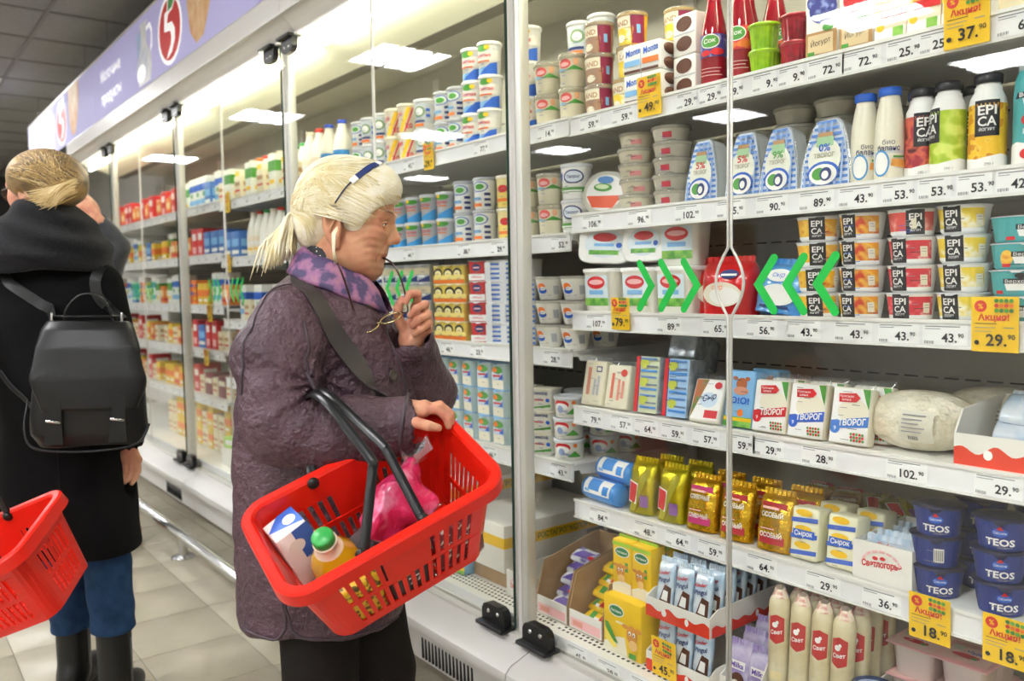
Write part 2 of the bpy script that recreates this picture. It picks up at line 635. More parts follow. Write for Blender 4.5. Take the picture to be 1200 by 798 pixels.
def hinge_mesh(top=False):
    m = MB()
    pts = [(-0.055, 0), (0.055, 0), (0.055, 0.045), (0.046, 0.06), (0.03, 0.066), (-0.03, 0.066), (-0.046, 0.06), (-0.055, 0.045)]
    if top:
        pts = [(p[0], -p[1]) for p in pts]
    m.prism(pts, 0.026, BLACK, (0, -0.02, 0))
    s = -1 if top else 1
    m.box((0, -0.01, s * 0.005), (0.128, 0.06, 0.012), BLACK, 0.003)
    return m.mesh('hinge')
def screw_mesh():
    m = MB()
    m.lathe([(0, 0.0), (0.006, 0.0), (0.0075, -0.003), (0.0075, -0.006)], STEEL, 12)
    me = m.mesh('screw')
    me.transform(Matrix.Rotation(math.pi / 2, 4, 'X'))
    return me
HINGE, HINGE_T, SCREW = hinge_mesh(), hinge_mesh(True), screw_mesh()

def chevron(mb, x, z, s, w=0.037, hh=0.052, t=0.017, y=1.425):
    """one rounded arrow stroke lying on the glass, pointing to s"""
    pts = []
    def cap(cx, cz, a0):
        return [(cx + t / 2 * math.cos(a0 + math.pi * k / 6), cz + t / 2 * math.sin(a0 + math.pi * k / 6)) for k in range(7)]
    L = math.hypot(w, hh)
    nx, nz = hh / L * t / 2, w / L * t / 2
    ang = math.atan2(hh, -w)
    up = [(-w + t / 2 * math.cos(ang - math.pi / 2 + math.pi * k / 6), hh + t / 2 * math.sin(ang - math.pi / 2 + math.pi * k / 6)) for k in range(7)]
    out = [(t * 0.62, 0)] + up + [(-t * 0.62, 0)]
    dn = [(p[0], -p[1]) for p in reversed(up)]
    pts = out + dn
    mb.prism([(x + s * p[0], z + p[1]) for p in pts], 0.0012, GREEN, (0, y, 0))

def glass_door(parent, x_post, x_joint, arrow_dir):
    """one frameless glass leaf between a post and the middle joint"""
    z0, z1, y0, th = 0.283, 2.285, 1.432, 0.008
    s = 1 if x_joint > x_post else -1
    a, b = x_post + s * 0.006, x_joint - s * 0.004
    notch = [(b - s * 0.0315 * math.sin(math.pi * k / 10), 1.275 - 0.073 + 0.146 * k / 10) for k in range(11)]
    pts = [(a, z0), (b, z0)] + notch + [(b, z1), (a, z1)]
    d = MB().prism(pts, th, GLASS, (0, y0, 0)).build('glass_door', parent)
    e = MB()
    e.tube([(p[0], y0 + th / 2, p[1]) for p in ([(b, z0)] + notch + [(b, z1)])], 0.0032, ALU, 6)
    e.build('edge_trim', d)
    if s < 0:
        MB().bx(a - 0.0012, y0, z0, a + 0.0012, y0 + th, z1, GEDGE).build('glass_edge', d)
    cx = x_post + s * 0.085
    for me, z in ((HINGE, 0.268), (HINGE_T, 2.298)):
        h = obj('hinge', me, d)
        h.location = (cx, y0 + 0.002, z)
    for z in (0.268 + 0.043, 2.298 - 0.043):
        for k in (-0.022, 0.022):
            q = obj('screw', SCREW, d)
            q.location = (cx + k, y0 - 0.020, z)
    am = []
    base = x_joint - arrow_dir * 0.135
    for k in range(3):
        mm = MB()
        chevron(mm, x_joint - arrow_dir * (0.078 + 0.066 * k), 1.27, arrow_dir)
        mm.build('green_arrow', d)
    return d

SLOT_DARK = mat('slot_dark', '#22211f', 0.8)
base_prof = [(1.47, 0.262), (1.425, 0.262), (1.40, 0.25), (1.345, 0.232), (1.328, 0.215), (1.325, 0.198), (1.333, 0.18), (1.352, 0.17), (1.378, 0.166), (1.385, 0.05), (1.45, 0.05), (1.45, 0.0), (1.6, 0.0), (1.6, 0.2)]
val_prof = [(1.50, 2.46), (1.365, 2.46), (1.36, 2.45), (1.36, 2.36), (1.40, 2.325), (1.425, 2.298), (1.50, 2.298)]

for b in range(5):
    x0, x1 = BAY_X[b], BAY_X[b] + BAY_W
    if b == 0:
        x1 += 0.3
    place_w = ('nearest the camera at the right', 'behind the older woman', 'third from the right, behind the ponytail', 'fourth from the right, behind the backpack', 'at the far left end')[b]
    cab = thing('refrigerated_cabinet', 'white refrigerated dairy cabinet with glass doors, ' + place_w, 'cabinet', ((x0 + x1) / 2, 1.45, 0), 0, 'refrigerated cabinets in a row')
    cab_loc = Vector(cab.location)
    made = []
    W = x1 - x0
    # base, valance, back, deck
    made.append(MB().prism(base_prof, W - 0.004, ENAMEL_G, (x0 + 0.002, 0, 0), (0, 1, 0), (0, 0, 1), (1, 0, 0), True).build('base_panel', cab, 0.6))
    made.append(MB().bx(x0, 1.425, 0.258, x1, 1.452, 0.27, ALU).bx(x0, 1.46, 0.262, x1, 1.475, 0.274, ALU).build('door_track', cab))
    made.append(MB().prism(val_prof, W - 0.002, ENAMEL_G, (x0 + 0.001, 0, 0), (0, 1, 0), (0, 0, 1), (1, 0, 0), False).build('valance', cab))
    made.append(MB().bx(x0, 1.42, 2.292, x1, 1.47, 2.299, ALU).bx(x0, 1.352, 2.352, x1, 1.362, 2.362, ALU).build('valance_trim', cab))
    made.append(MB().bx(x0, 2.10, 0.2, x1, 2.2, 2.42, BACKP).build('back_panel', cab))
    made.append(MB().bx(x0, 1.50, 2.32, x1, 2.2, 2.44, ENAMEL).bx(x0, 1.82, 2.25, x1, 2.1, 2.32, BACKP).build('top_panel', cab))
    made.append(MB().prism([(1.47, 2.30), (1.73, 2.215), (1.74, 2.235), (1.49, 2.33)], W, CANOPY, (x0, 0, 0), (0, 1, 0), (0, 0, 1), (1, 0, 0)).build('canopy', cab))
    made.append(MB().prism([(1.73, 2.212), (1.80, 2.212), (1.82, 2.26), (1.74, 2.26)], W, SEAL, (x0, 0, 0), (0, 1, 0), (0, 0, 1), (1, 0, 0)).build('air_outlet', cab))
    made.append(MB().tube([(x0 + 0.06, 1.52, 2.262), (x1 - 0.06, 1.52, 2.262)], 0.014, TUBE, 10).build('light_tube', cab))
    deck = MB().bx(x0, 1.47, 0.265, x1, 2.10, DECK_Z, ENAMEL).build('deck', cab)
    made.append(deck)
    # dashed air slots in the back, above each shelf
    sm = MB()
    for z in SHELF_Z[b]:
        for zz in (z + 0.10, z + 0.19):
            xx = x0 + 0.05
            while xx < x1 - 0.06:
                sm.bx(xx, 2.0985, zz, xx + 0.035, 2.101, zz + 0.004, SLOT_DARK)
                xx += 0.05
    so = sm.build('air_slots', cab)
    so['kind'] = 'stuff'
    made.append(so)
    # pierced grille at the front of the deck
    if b < 2:
        hm = MB()
        for r in range(4):
            xx = x0 + 0.012 + (r % 2) * 0.009
            while xx < x1 - 0.01:
                hm.prism([(xx, 1.505 + r * 0.018), (xx + 0.0085, 1.505 + r * 0.018), (xx + 0.0085, 1.513 + r * 0.018), (xx, 1.513 + r * 0.018)], 0.0006, SLOT_DARK, (0, 0, DECK_Z), (1, 0, 0), (0, 1, 0), (0, 0, 1))
                xx += 0.018
        ho = hm.build('grille_holes', deck)
        ho['kind'] = 'stuff'
    dl = MB().bx(x0, 1.468, DECK_Z - 0.042, x1, 1.472, DECK_Z + 0.004, RAILW).build('price_rail', deck)
    if b == 0:
        for xx, pr in ((-1.50, '39'), (-1.62, '45'), (-1.38, '52')):
            price_label(xx, pr, 1.4675, DECK_Z - 0.02).build('price_label', deck)
    # kick panel vents
    vm = MB()
    for c in ((x0 + 0.93, 0.5),):
        for k in range(15):
            xx = c[0] + k * 0.02
            if xx < x1 - 0.05:
                vm.bx(xx, 1.379, 0.062, xx + 0.007, 1.3845, 0.13, SLOT_DARK)
    vo = vm.build('vent_slots', cab)
    made.append(vo)
    # shelves
    for si, z in enumerate(SHELF_Z[b]):
        sh = MB()
        g = 0.004
        sh.bx(x0 + g, 1.592, z - 0.018, x1 - g, 2.08, z, ENAMEL, 0.002)
        for xx in (x0 + g, x1 - g - 0.003):
            sh.prism([(1.60, z), (2.10, z), (2.10, z - 0.075), (1.62, z - 0.03)], 0.003, ENAMEL, (xx, 0, 0), (0, 1, 0), (0, 0, 1), (1, 0, 0))
        so = sh.build('shelf', cab)
        made.append(so)
        rm = MB()
        rm.bx(x0 + g, 1.584, z - 0.046, x1 - g, 1.59, z + 0.001, RAILW)
        rm.bx(x0 + g, 1.579, z - 0.002, x1 - g, 1.592, z + 0.005, ENAMEL)
        rm.bx(x0 + g, 1.579, z - 0.049, x1 - g, 1.59, z - 0.045, ENAMEL)
        rm.build('price_rail', so)
        pl = PRICES.get((b, si))
        if pl is None:
            rr = random.Random(b * 10 + si)
            pl = [(x0 + 0.09 + 0.16 * k + rr.uniform(-0.02, 0.02), str(rr.randint(22, 98))) for k in range(9)]
        for xx, pr in pl:
            w = 0.062 if (b == 0 and any(abs(xx - q[0]) < 0.075 for q in pl if q[0] != xx)) else 0.082
            price_label(xx, pr, 1.583, z - 0.0225, w).build('price_label', so)
    # slotted uprights at the back
    for xx in (x0 + 0.012, x1 - 0.012):
        made.append(MB().bx(xx - 0.012, 2.085, 0.35, xx + 0.012, 2.102, 2.2, ENAMEL_G).build('upright', cab))
    # posts and door leaves: a door unit is 1.545 wide
    for k in range(6):
        xp = -1.832 - 1.545 * k
        joint = -1.097 if k == 0 else -2.605 - 1.545 * (k - 1)
        if b == k + 1 or (b == 4 and k == 4):
            pm = MB()
            pm.box((xp, 1.462, 1.285), (0.062, 0.034, 2.03), ALU, 0.004)
            pm.bx(xp - 0.008, 1.442, 0.275, xp + 0.008, 1.446, 2.295, ENAMEL_G)
            made.append(pm.build('door_post', cab))
            made.append(glass_door(cab, xp - 0.012, -2.605 - 1.545 * k, -1))
            if k == 4:
                continue
            made.append(glass_door(cab, xp - 1.533, -2.605 - 1.545 * k, 1))
    if b == 0:
        made.append(glass_door(cab, -1.82, -1.097, 1))
        made.append(glass_door(cab, -0.29, -1.097, -1))
    for o in made:
        o.location = Vector(o.location) - cab_loc

# ------------------------------------------------------------------ steel bumper rail on the floor
br = thing('bumper_rail', 'long steel bumper rail on short legs along the cabinet bases', 'rail', (-4.0, 1.14, 0))
MB().tube([(-6.6, 0, 0.105), (2.3, 0, 0.105)], 0.026, STEEL, 16).build('rail', br)
leg = MB().lathe([(0, 0.004), (0.055, 0.004), (0.055, 0.0), (0, 0)], STEEL, 20).lathe([(0.022, 0), (0.022, 0.10)], STEEL, 16).lathe([(0.032, 0.003), (0.026, 0.012), (0.022, 0.013)], STEEL, 16).mesh('leg')
for x in (-4.4, -2.9, -1.45, -0.05, 1.4):
    obj('leg', leg, br).location = (x, 0, 0)

# ------------------------------------------------------------------ long lit sign over the cabinets
SIGN = mat('sign_lilac', '#a9a5c9', 0.7, spec=0.15, emit=('#a9a6d6', 0.2))
SGN_W = mat('sign_white', '#f6f5f7', 0.5, emit=('#ffffff', 0.25))
SGN_R = mat('sign_red', '#d8322f', 0.5)
SGN_G = mat('sign_green', '#3f9a3c', 0.5)
SGN_B = mat('sign_bread', '#d9a06a', 0.6, vary=('#e8c79b', 9, 3))
SGN_BL = mat('sign_bread_crumb', '#ecd3ad', 0.6, vary=('#dcb98b', 12, 3))
SGN_J = mat('sign_jug', '#c9cfe2', 0.5, vary=('#e9e9ee', 9, 3))
SGN_J2 = mat('sign_jug_shade', '#a9bfe2', 0.5)
sg = thing('hanging_sign', 'long lilac lit sign with red five emblem above the cabinets', 'sign', (-4.0, 1.44, 2.47))
z0, z1, y = 0.0, 0.41, -0.06
for k, (a, b2) in enumerate(((-9.5, -6.555), (-6.55, -3.465), (-3.46, -0.37), (-0.365, 1.2))):
    MB().bx(a + 4, y, z0, b2 + 4, 0.06, z1, SIGN).build('panel', sg)
MB().bx(-5.51, -0.064, z1, 5.2, 0.064, z1 + 0.014, ALU).bx(-5.51, -0.064, -0.012, 5.2, 0.064, 0.0, DARK).bx(-5.512, -0.064, -0.012, -5.5, 0.064, z1 + 0.014, ALU).build('frame', sg)
for k in range(3):
    dx = -3.09 * k + 3.09
    fm = lambda a, b, l, dx=dx: (a + 4 + dx, y - l, b)
    deco([('text', 'Молочные', -6.36, 0.235, 0.075, SGN_W, 'l', 0.55, 0.02)], fm).build('lettering', sg)
    deco([('text', 'продукты', -6.36, 0.085, 0.075, SGN_W, 'l', 0.55, 0.02)], fm).build('lettering', sg)
    jug = [(-0.13, 0.02), (0.12, 0.02), (0.16, 0.10), (0.15, 0.17), (0.07, 0.24), (0.06, 0.31), (0.09, 0.37), (-0.06, 0.37), (-0.05, 0.31), (-0.06, 0.24), (-0.15, 0.17), (-0.17, 0.10)]
    hd = [(0.07, 0.33), (0.15, 0.34), (0.19, 0.29), (0.18, 0.2), (0.14, 0.17), (0.145, 0.2), (0.16, 0.22), (0.165, 0.28), (0.14, 0.315), (0.075, 0.305)]
    deco([('poly', [(-5.25 + p[0] - 0.03, p[1] + 0.0) for p in ((-0.12, 0.2), (0.1, 0.2), (0.1, 0.33), (-0.12, 0.33))], SGN_J2), ('poly', [(-5.25 + p[0], p[1]) for p in jug], SGN_J), ('poly', [(-5.25 + p[0], p[1]) for p in hd], SGN_W), ('ell', -5.32, 0.09, 0.09, 0.05, SGN_W)], fm).build('jug_print', sg)
    L = [('ell', -4.73, 0.205, 0.222, 0.185, SGN_W), ('ell', -4.73, 0.205, 0.195, 0.162, SGN_R)]
    fivep = [(-0.075, 0.03), (-0.06, 0.145), (0.02, 0.155), (-0.015, 0.10), (-0.02, 0.07), (0.06, 0.062), (0.105, 0.01), (0.10, -0.06), (0.045, -0.125), (-0.05, -0.155), (-0.02, -0.12), (0.03, -0.075), (0.045, -0.03), (0.03, 0.012), (-0.01, 0.02)]
    L.append(('poly', [(-4.745 + p[0] * 1.05, 0.185 + p[1] * 0.82) for p in fivep], SGN_W))
    leaf = [(-0.02, 0.10), (-0.01, 0.17), (0.05, 0.21), (0.12, 0.205), (0.10, 0.15), (0.05, 0.11)]
    L.append(('poly', [(-4.72 + p[0] * 1.3 - 0.015, 0.205 + (p[1] - 0.02) * 1.02) for p in leaf], SGN_W))
    L.append(('poly', [(-4.72 + (p[0] - 0.05) * 1.05 + 0.05, 0.205 + (p[1] - 0.15) * 0.8 + 0.135) for p in leaf], SGN_G))
    deco(L, fm).build('five_emblem', sg)
    loaf = [(-0.20, 0.41), (-0.21, 0.25), (-0.17, 0.10), (-0.08, 0.03), (0.03, 0.05), (0.12, 0.15), (0.19, 0.28), (0.2, 0.41)]
    crumb = [(-0.12, 0.41), (-0.13, 0.3), (-0.05, 0.2), (0.06, 0.25), (0.15, 0.36), (0.15, 0.41)]
    deco([('poly', [(-4.21 + p[0], p[1]) for p in loaf], SGN_B), ('poly', [(-4.21 + p[0], p[1]) for p in crumb], SGN_BL)], fm).build('bread_print', sg)
wire = MB().tube([(0, 0, 0), (0, 0, CZ - 2.88)], 0.0022, STEEL, 6).mesh('wire')
for x in (-9.27, -7.12, -6.39, -4.0, -2.4, -0.5):
    obj('wire', wire, sg).location = (x + 4, 0.0, z1)
# ------------------------------------------------------------------ kinds of goods
WHITE = col('#f3f2ee', 0.4)
CREAM = col('#ece5cf', 0.45)
IVORY = col('#e6dfc6', 0.45)
BLUE = col('#2a62c8')
NAVY = col('#1d2f6e')
SKY = col('#7fb6e6')
RED = col('#d2242a')
DRED = col('#9d1d33')
WINE = col('#8a1e46')
GRN = col('#4d9a3c')
LIME = col('#a6cf3a')
YEL = col('#f2c21b')
ORG = col('#ee7a2a')
PINK = col('#f2b9bb')
BLK = col('#1c1b22', 0.4)
GREY = col('#b9bcc2')
LGREY = col('#d8dadd')
BRN = col('#5a3424', 0.5)
TAN = col('#b98e5c')
CARD = mat('cardboard', '#b39471', 0.85, vary=('#a98963', 14, 4), bump=(120, 0.08, 0.002))
CARDW = mat('white_cardboard', '#e9e6de', 0.7, bump=(120, 0.04, 0.002))
TEAL = col('#4aa9ab')
GOLD = mat('gold_foil', '#e9bd36', 0.2, metal=0.8, bump=(38, 0.8, 0.009), vary=('#cf9c1a', 20, 3))
GOLDG = mat('green_gold_foil', '#dcc524', 0.22, metal=0.7, bump=(38, 0.7, 0.008), vary=('#b5ad1c', 20, 3))
SILV = mat('silver_film', '#d5dbe2', 0.22, metal=0.6, bump=(45, 0.6, 0.006), vary=('#a9b3bf', 24, 3))
FILM = clear_mat('clear_film', '#f4f5f5', 1.6, 0.12, 0.10, '#ffffff')
LIDC = clear_mat('clear_lid', '#e6e4de', 1.5, 0.12, 0.28, '#d8d5cc')
CUPG = mat('clouded_cup', '#d0ccbd', 0.35, vary=('#c4c0b0', 30, 2))
FOIL = mat('foil_lid', '#d9d9d6', 0.3, metal=0.45, bump=(60, 0.25, 0.003))
MANGO = mat('mango_print', '#f0a01e', 0.45, vary=('#cf3d1c', 28, 2, 0.42, 0.66, '#f6c544'))
STRAW = mat('strawberry_print', '#d42b3a', 0.45, vary=('#f3c9c4', 45, 3, 0.52, 0.70, '#e2525a'))
VANIL = mat('vanilla_print', '#f1d23c', 0.45, vary=('#fbf4d8', 34, 2, 0.45, 0.66, '#f0d755'))
APRI = mat('apricot_print', '#f0b32a', 0.45, vary=('#e07812', 32, 2, 0.45, 0.66, '#f6cc4a'))
CITR = mat('grapefruit_print', '#e0524a', 0.45, vary=('#f8c1ac', 30, 2, 0.5, 0.68, '#e8857a'))
GRAPE = mat('grape_print', '#a9c62a', 0.4, vary=('#d9e66e', 40, 1, 0.45, 0.6, '#bcd344'))
BERRY = mat('berry_print', '#3b3f8c', 0.45, vary=('#8f9bd4', 60, 2, 0.5, 0.66, '#5560a8'))
BERRY2 = mat('red_fruit_print', '#cf2f33', 0.45, vary=('#f1d6c6', 40, 2, 0.56, 0.7, '#dd5a4a'))
MEADOW = mat('meadow_print', '#4f9a3b', 0.5, vary=('#8cc255', 40, 2))
GINGH = mat('pale_blue_print', '#dfe8f6', 0.45)

def cyl_r(rt, rb, h):
    return lambda z: rb + (rt - rb) * max(0, min(1, z / h))

def cup(name, base, rt, rb, h, body, lid, items=(), sq=None, lidh=0.006, rim=0.004, over=0.003, n=24, foil=False, band=None):
    """tapered pot with a lid: parts body, lid and printed label"""
    mb = MB()
    mb.lathe([(0, 0.0), (rb * 0.93, 0.0), (rb, 0.003), (rb + (rt - rb) * 0.96, h - 0.004), (rt + 0.001, h - 0.002), (rt + 0.001, h)], body, n, sq=sq)
    parts = [('body', mb.mesh('body'), None)]
    lb = MB()
    if foil:
        lb.lathe([(rt + over, h - 0.0006), (rt + over + 0.0005, h + 0.0008), (rt * 0.6, h + 0.0022), (0, h + 0.002)], lid, n, sq=sq)
        lb.prism([(-0.012, 0), (0.012, 0), (0.006, 0.012), (-0.006, 0.012)], 0.0006, lid, (0, -(rt + over) + 0.001, h), (1, 0, 0), (0, -1, -0.3), (0, 0, 1))
    else:
        lb.lathe([(rt + over - 0.001, h - lidh), (rt + over, h - lidh + 0.001), (rt + over, h + 0.001), (rt + over - 0.002, h + 0.003), (rt - 0.003, h + 0.003), (rt - 0.005, h + 0.001), (0, h + 0.001)], lid, n, sq=sq)
    parts.append(('lid', lb.mesh('lid'), None))
    if items:
        q = random.Random(len(KINDS))
        items = list(items)
        for k in range(4):      # the small print
            x0 = q.uniform(-0.6, 0.3) * rb
            zz = h * q.uniform(0.10, 0.62)
            items.append(('rect', x0, zz, x0 + rb * q.uniform(0.25, 0.5), zz + 0.0012, q.choice((GREYINK, GREYINK, INK, BLUE))))
        if sq:
            ry = rt * sq[2]
            tl = (rt - rb) / h
            fm = lambda x, z, l: (x, -(rb + tl * z) * sq[2] - l - 0.0006, z)
            parts.append(('label', deco(items, fm).mesh('label'), None))
        else:
            parts.append(('label', deco(items, on_cyl(cyl_r(rt, rb, h)), seg=0.008).mesh('label'), None))
    kind(name, base, parts)
    return parts

# --- square-shouldered fruit yoghurt pots with the black panel
def epica_pot(name, fruit, side, flip=1):
    px = -0.008 if side == 0 else side
    w = 0.0165
    it = [('rect', -0.052, 0.006, 0.052, 0.046, fruit),
          ('rect', -0.052, 0.004, 0.052, 0.010, WHITE),
          ('rect', px - w, 0.003, px + w, 0.051, BLK),
          ('text', 'EPI', px, 0.031, 0.0125, WHITE, 'c', 0.022, 0.02),
          ('text', 'CA', px, 0.0155, 0.0125, WHITE, 'c', 0.022, 0.02),
          ('text', 'ЙОГУРТ', px, 0.009, 0.004, WHITE, 'c', 0.018, 0.02),
          ('rect', px + w + 0.024 * flip, 0.014, px + w + 0.026 * flip + 0.011, 0.034, CREAM),
          ('rect', px + w + 0.026 * flip, 0.029, px + w + 0.034 * flip, 0.030, GREYINK),
          ('rect', px + w + 0.026 * flip, 0.024, px + w + 0.035 * flip, 0.025, GREYINK)]
    cup(name, 'yogurt_cup', 0.0455, 0.038, 0.052, WHITE, LGREY, it, foil=True, over=0.0025, n=28)
epica_pot('epica_apricot', APRI, 0.006)
epica_pot('epica_mango', MANGO, -0.012)
epica_pot('epica_strawberry', STRAW, -0.012)
epica_pot('epica_grapefruit', CITR, 0.014, -1)
epica_pot('epica_vanilla', VANIL, -0.006)

# --- teal pots with a dark crest
it = [('rect', -0.055, 0.004, 0.055, 0.042, TEAL), ('poly', [(-0.02, 0.022), (0.03, 0.022), (0.026, 0.010), (-0.016, 0.010)], WHITE),
      ('rect', -0.022, 0.022, 0.033, 0.031, BLK), ('text', 'Верховье', 0.0055, 0.0235, 0.006, WHITE, 'c', 0.048), ('rect', -0.036, 0.004, -0.022, 0.010, RED),
      ('ell', 0.006, 0.036, 0.009, 0.005, BLK)]
cup('teal_pot', 'yogurt_cup', 0.048, 0.042, 0.045, TEAL, LGREY, it, foil=True, n=28)
it2 = it[:1] + [('ell', -0.03, 0.02, 0.011, 0.014, APRI)] + it[1:]
cup('teal_pot_fruit', 'yogurt_cup', 0.048, 0.042, 0.045, TEAL, LGREY, it2, foil=True, n=28)

# --- navy yoghurt pots
it = [('rect', -0.05, 0.002, 0.05, 0.055, col('#23357f')), ('text', 'TEOS', 0, 0.012, 0.013, WHITE, 'c', 0.048, 0.03), ('ell', 0, 0.037, 0.013, 0.008, BLUE), ('text', 'Савушкин', 0, 0.0345, 0.005, WHITE, 'c', 0.02), ('poly', [(-0.006, 0.042), (0, 0.05), (0.006, 0.042)], RED)]
cup('teos_pot', 'yogurt_cup', 0.047, 0.037, 0.058, NAVY, mat('navy_foil', '#2c2f4d', 0.3, metal=0.4, bump=(60, 0.3, 0.003)), it, foil=True, n=28)
cup('teos_pot_back', 'yogurt_cup', 0.047, 0.037, 0.058, NAVY, MATS['navy_foil'], [('rect', -0.05, 0.002, 0.05, 0.055, col('#23357f')), ('rect', -0.004, 0.012, 0.014, 0.04, WHITE)] + [('rect', -0.002 + 0.0025 * k, 0.015, -0.001 + 0.0025 * k, 0.037, INK) for k in range(6)], foil=True, n=28)

# --- pails
def pail(name, items, lid=WHITE, rt=0.039, rb=0.034, h=0.102, body=WHITE):
    return cup(name, 'sour_cream_pail', rt, rb, h, body, lid, items, lidh=0.008)
w = 0.068
pail('pail_blue_wedge', [('rect', -w, 0.045, w, 0.075, col('#f0ece4')), ('poly', [(-0.02, 0.002), (0.045, 0.002), (0.045, 0.040), (0.02, 0.034), (-0.02, 0.004)], BLUE), ('poly', [(-0.045, 0.002), (-0.02, 0.002), (0.008, 0.026), (-0.045, 0.018)], SKY),
     ('ell', -0.005, 0.083, 0.022, 0.010, GRN), ('ell', 0.012, 0.085, 0.009, 0.007, YEL), ('text', 'Сметана', -0.002, 0.056, 0.011, RED, 'c', 0.05, 0.02), ('rect', -0.028, 0.040, 0.018, 0.045, ORG)])
pail('pail_blue_blocks', [('ell', 0.0, 0.074, 0.030, 0.017, BLUE), ('ell', 0.0, 0.074, 0.026, 0.014, col('#dfe9d8')), ('ell', 0.0, 0.074, 0.016, 0.009, GRN), ('rect', -0.06, 0.030, -0.034, 0.038, BLUE), ('rect', 0.016, 0.045, 0.036, 0.054, NAVY), ('rect', 0.016, 0.028, 0.036, 0.036, NAVY), ('rect', 0.016, 0.010, 0.036, 0.019, NAVY), ('rect', -0.034, 0.01, 0.008, 0.020, ORG), ('rect', -0.03, 0.03, 0.006, 0.04, SKY)], GREY)
pail('pail_grey_check', [('rect', -w, 0.02, w, 0.09, col('#c5cbd2')), ('ell', 0.004, 0.06, 0.024, 0.020, col('#7f9a74')), ('ell', 0.004, 0.06, 0.015, 0.013, WHITE), ('rect', -0.03, 0.022, 0.024, 0.030, NAVY), ('rect', 0.03, 0.06, 0.045, 0.07, BLUE), ('rect', 0.03, 0.04, 0.045, 0.05, BLUE), ('rect', -0.025, 0.008, 0.02, 0.018, ORG)], LGREY)
pail('pail_yellow_slash', [('poly', [(-0.018, 0.004), (0.0, 0.004), (0.038, 0.092), (0.022, 0.092)], YEL), ('poly', [(0.006, 0.004), (0.012, 0.004), (0.046, 0.085), (0.042, 0.092)], RED), ('text', 'Сметана', -0.016, 0.052, 0.018, RED, 'c', 0.034, 0.02, 0.3), ('text', '20', 0.026, 0.016, 0.018, RED, 'c', None, 0.03)], CREAM, body=CREAM)
pail('pail_navy', [('rect', -w, 0.075, w, 0.092, WHITE), ('ell', 0.006, 0.064, 0.032, 0.02, NAVY), ('ell', 0.006, 0.064, 0.027, 0.016, col('#dfe6f0')), ('text', 'Творог', 0.006, 0.06, 0.009, NAVY, 'c', 0.04, 0.02), ('rect', -0.06, 0.055, -0.034, 0.075, BLUE), ('rect', -0.05, 0.02, 0.05, 0.034, col('#5c9a4c')), ('rect', -0.034, 0.022, 0.03, 0.026, WHITE)], LGREY, rt=0.045, rb=0.041, h=0.098)
for nm, bodyc in (('pail_sky_a', GREY), ('pail_sky_b', LGREY)):
    pail(nm, [('poly', [(-0.044, 0.002), (0.044, 0.002), (0.044, 0.042), (0.0, 0.02), (-0.044, 0.010)], col('#3f9bdc')), ('ell', 0.0, 0.075, 0.030, 0.010, GRN), ('ell', -0.012, 0.078, 0.008, 0.007, YEL), ('text', 'Молоко', 0, 0.052, 0.010, RED, 'c', 0.046, 0.02), ('rect', -0.02, 0.042, 0.02, 0.046, ORG)], LGREY, rt=0.037, rb=0.031, h=0.09, body=bodyc)
pail('pail_yellow', [('rect', -0.05, 0.004, 0.05, 0.05, col('#e9d06a')), ('ell', 0, 0.06, 0.02, 0.012, RED), ('rect', -0.03, 0.02, 0.03, 0.03, ORG)], CREAM, body=col('#efe0a0'), rt=0.041, rb=0.036, h=0.1)

# --- tall cream cups with a red crest and a green hill
it = [('ell', -0.006, 0.066, 0.020, 0.013, col('#e25b5a')), ('ell', -0.006, 0.064, 0.014, 0.006, PINK), ('ell', 0.028, 0.07, 0.008, 0.010, col('#f0b48a')), ('poly', [(0.0, 0.048), (0.022, 0.06), (0.058, 0.048)], GRN), ('poly', [(-0.045, 0.046), (-0.02, 0.054), (0.01, 0.046)], col('#8fc0dd'))]
cup('cream_cup', 'sour_cream_cup', 0.040, 0.034, 0.092, IVORY, LIDC, it, lidh=0.012)

# --- dessert cups with a wine-red swoosh
def land(name, pic, bodyc):
    it = [('poly', [(0.016, 0.002), (0.055, 0.002), (0.055, 0.076), (0.012, 0.076), (0.022, 0.04)], WINE), ('rect', -0.05, 0.002, 0.014, 0.045, pic), ('rect', -0.05, 0.045, 0.014, 0.074, CREAM), ('text', 'LAND', -0.016, 0.050, 0.014, col('#b98a62'), 'c', 0.05, 0.02), ('ell', -0.014, 0.018, 0.014, 0.010, CREAM), ('rect', 0.030, 0.028, 0.040, 0.05, SKY)]
    cup(name, 'dessert_cup', 0.040, 0.035, 0.083, bodyc, LIDC, it, lidh=0.010)
land('dessert_brown', col('#a58068'), TAN)
land('dessert_yellow', VANIL, YEL)

# --- packs of dessert pots in a card sleeve, seen with the pots at the end
mb = MB()
mb.box((0, 0, 0.037), (0.118, 0.16, 0.074), WHITE, 0.004)
lb = deco([('rect', -0.056, 0.030, 0.056, 0.044, WHITE), ('text', 'Monte', -0.026, 0.044, 0.017, BLUE, 'c', 0.046, 0.03, 0.12), ('text', 'Monte', 0.030, 0.044, 0.017, BLUE, 'c', 0.046, 0.03, 0.12), ('rect', -0.054, 0.020, -0.004, 0.034, SKY), ('rect', 0.004, 0.020, 0.054, 0.034, ORG), ('rect', -0.054, 0.002, 0.054, 0.009, BRN), ('rect', -0.001, 0, 0.001, 0.074, GREY)], on_front(0.08))
pots = [('chocolate_pot', MB().ell((0.0595, y, z), (0.010, 0.027, 0.0145), BRN, 14, 8).mesh('chocolate_pot'), None) for z in (0.019, 0.055) for y in (-0.04, 0.04)]
kind('monte_pack', 'dessert_multipack', [('sleeve', mb.mesh('sleeve'), None), ('label', lb.mesh('label'), None)] + pots)

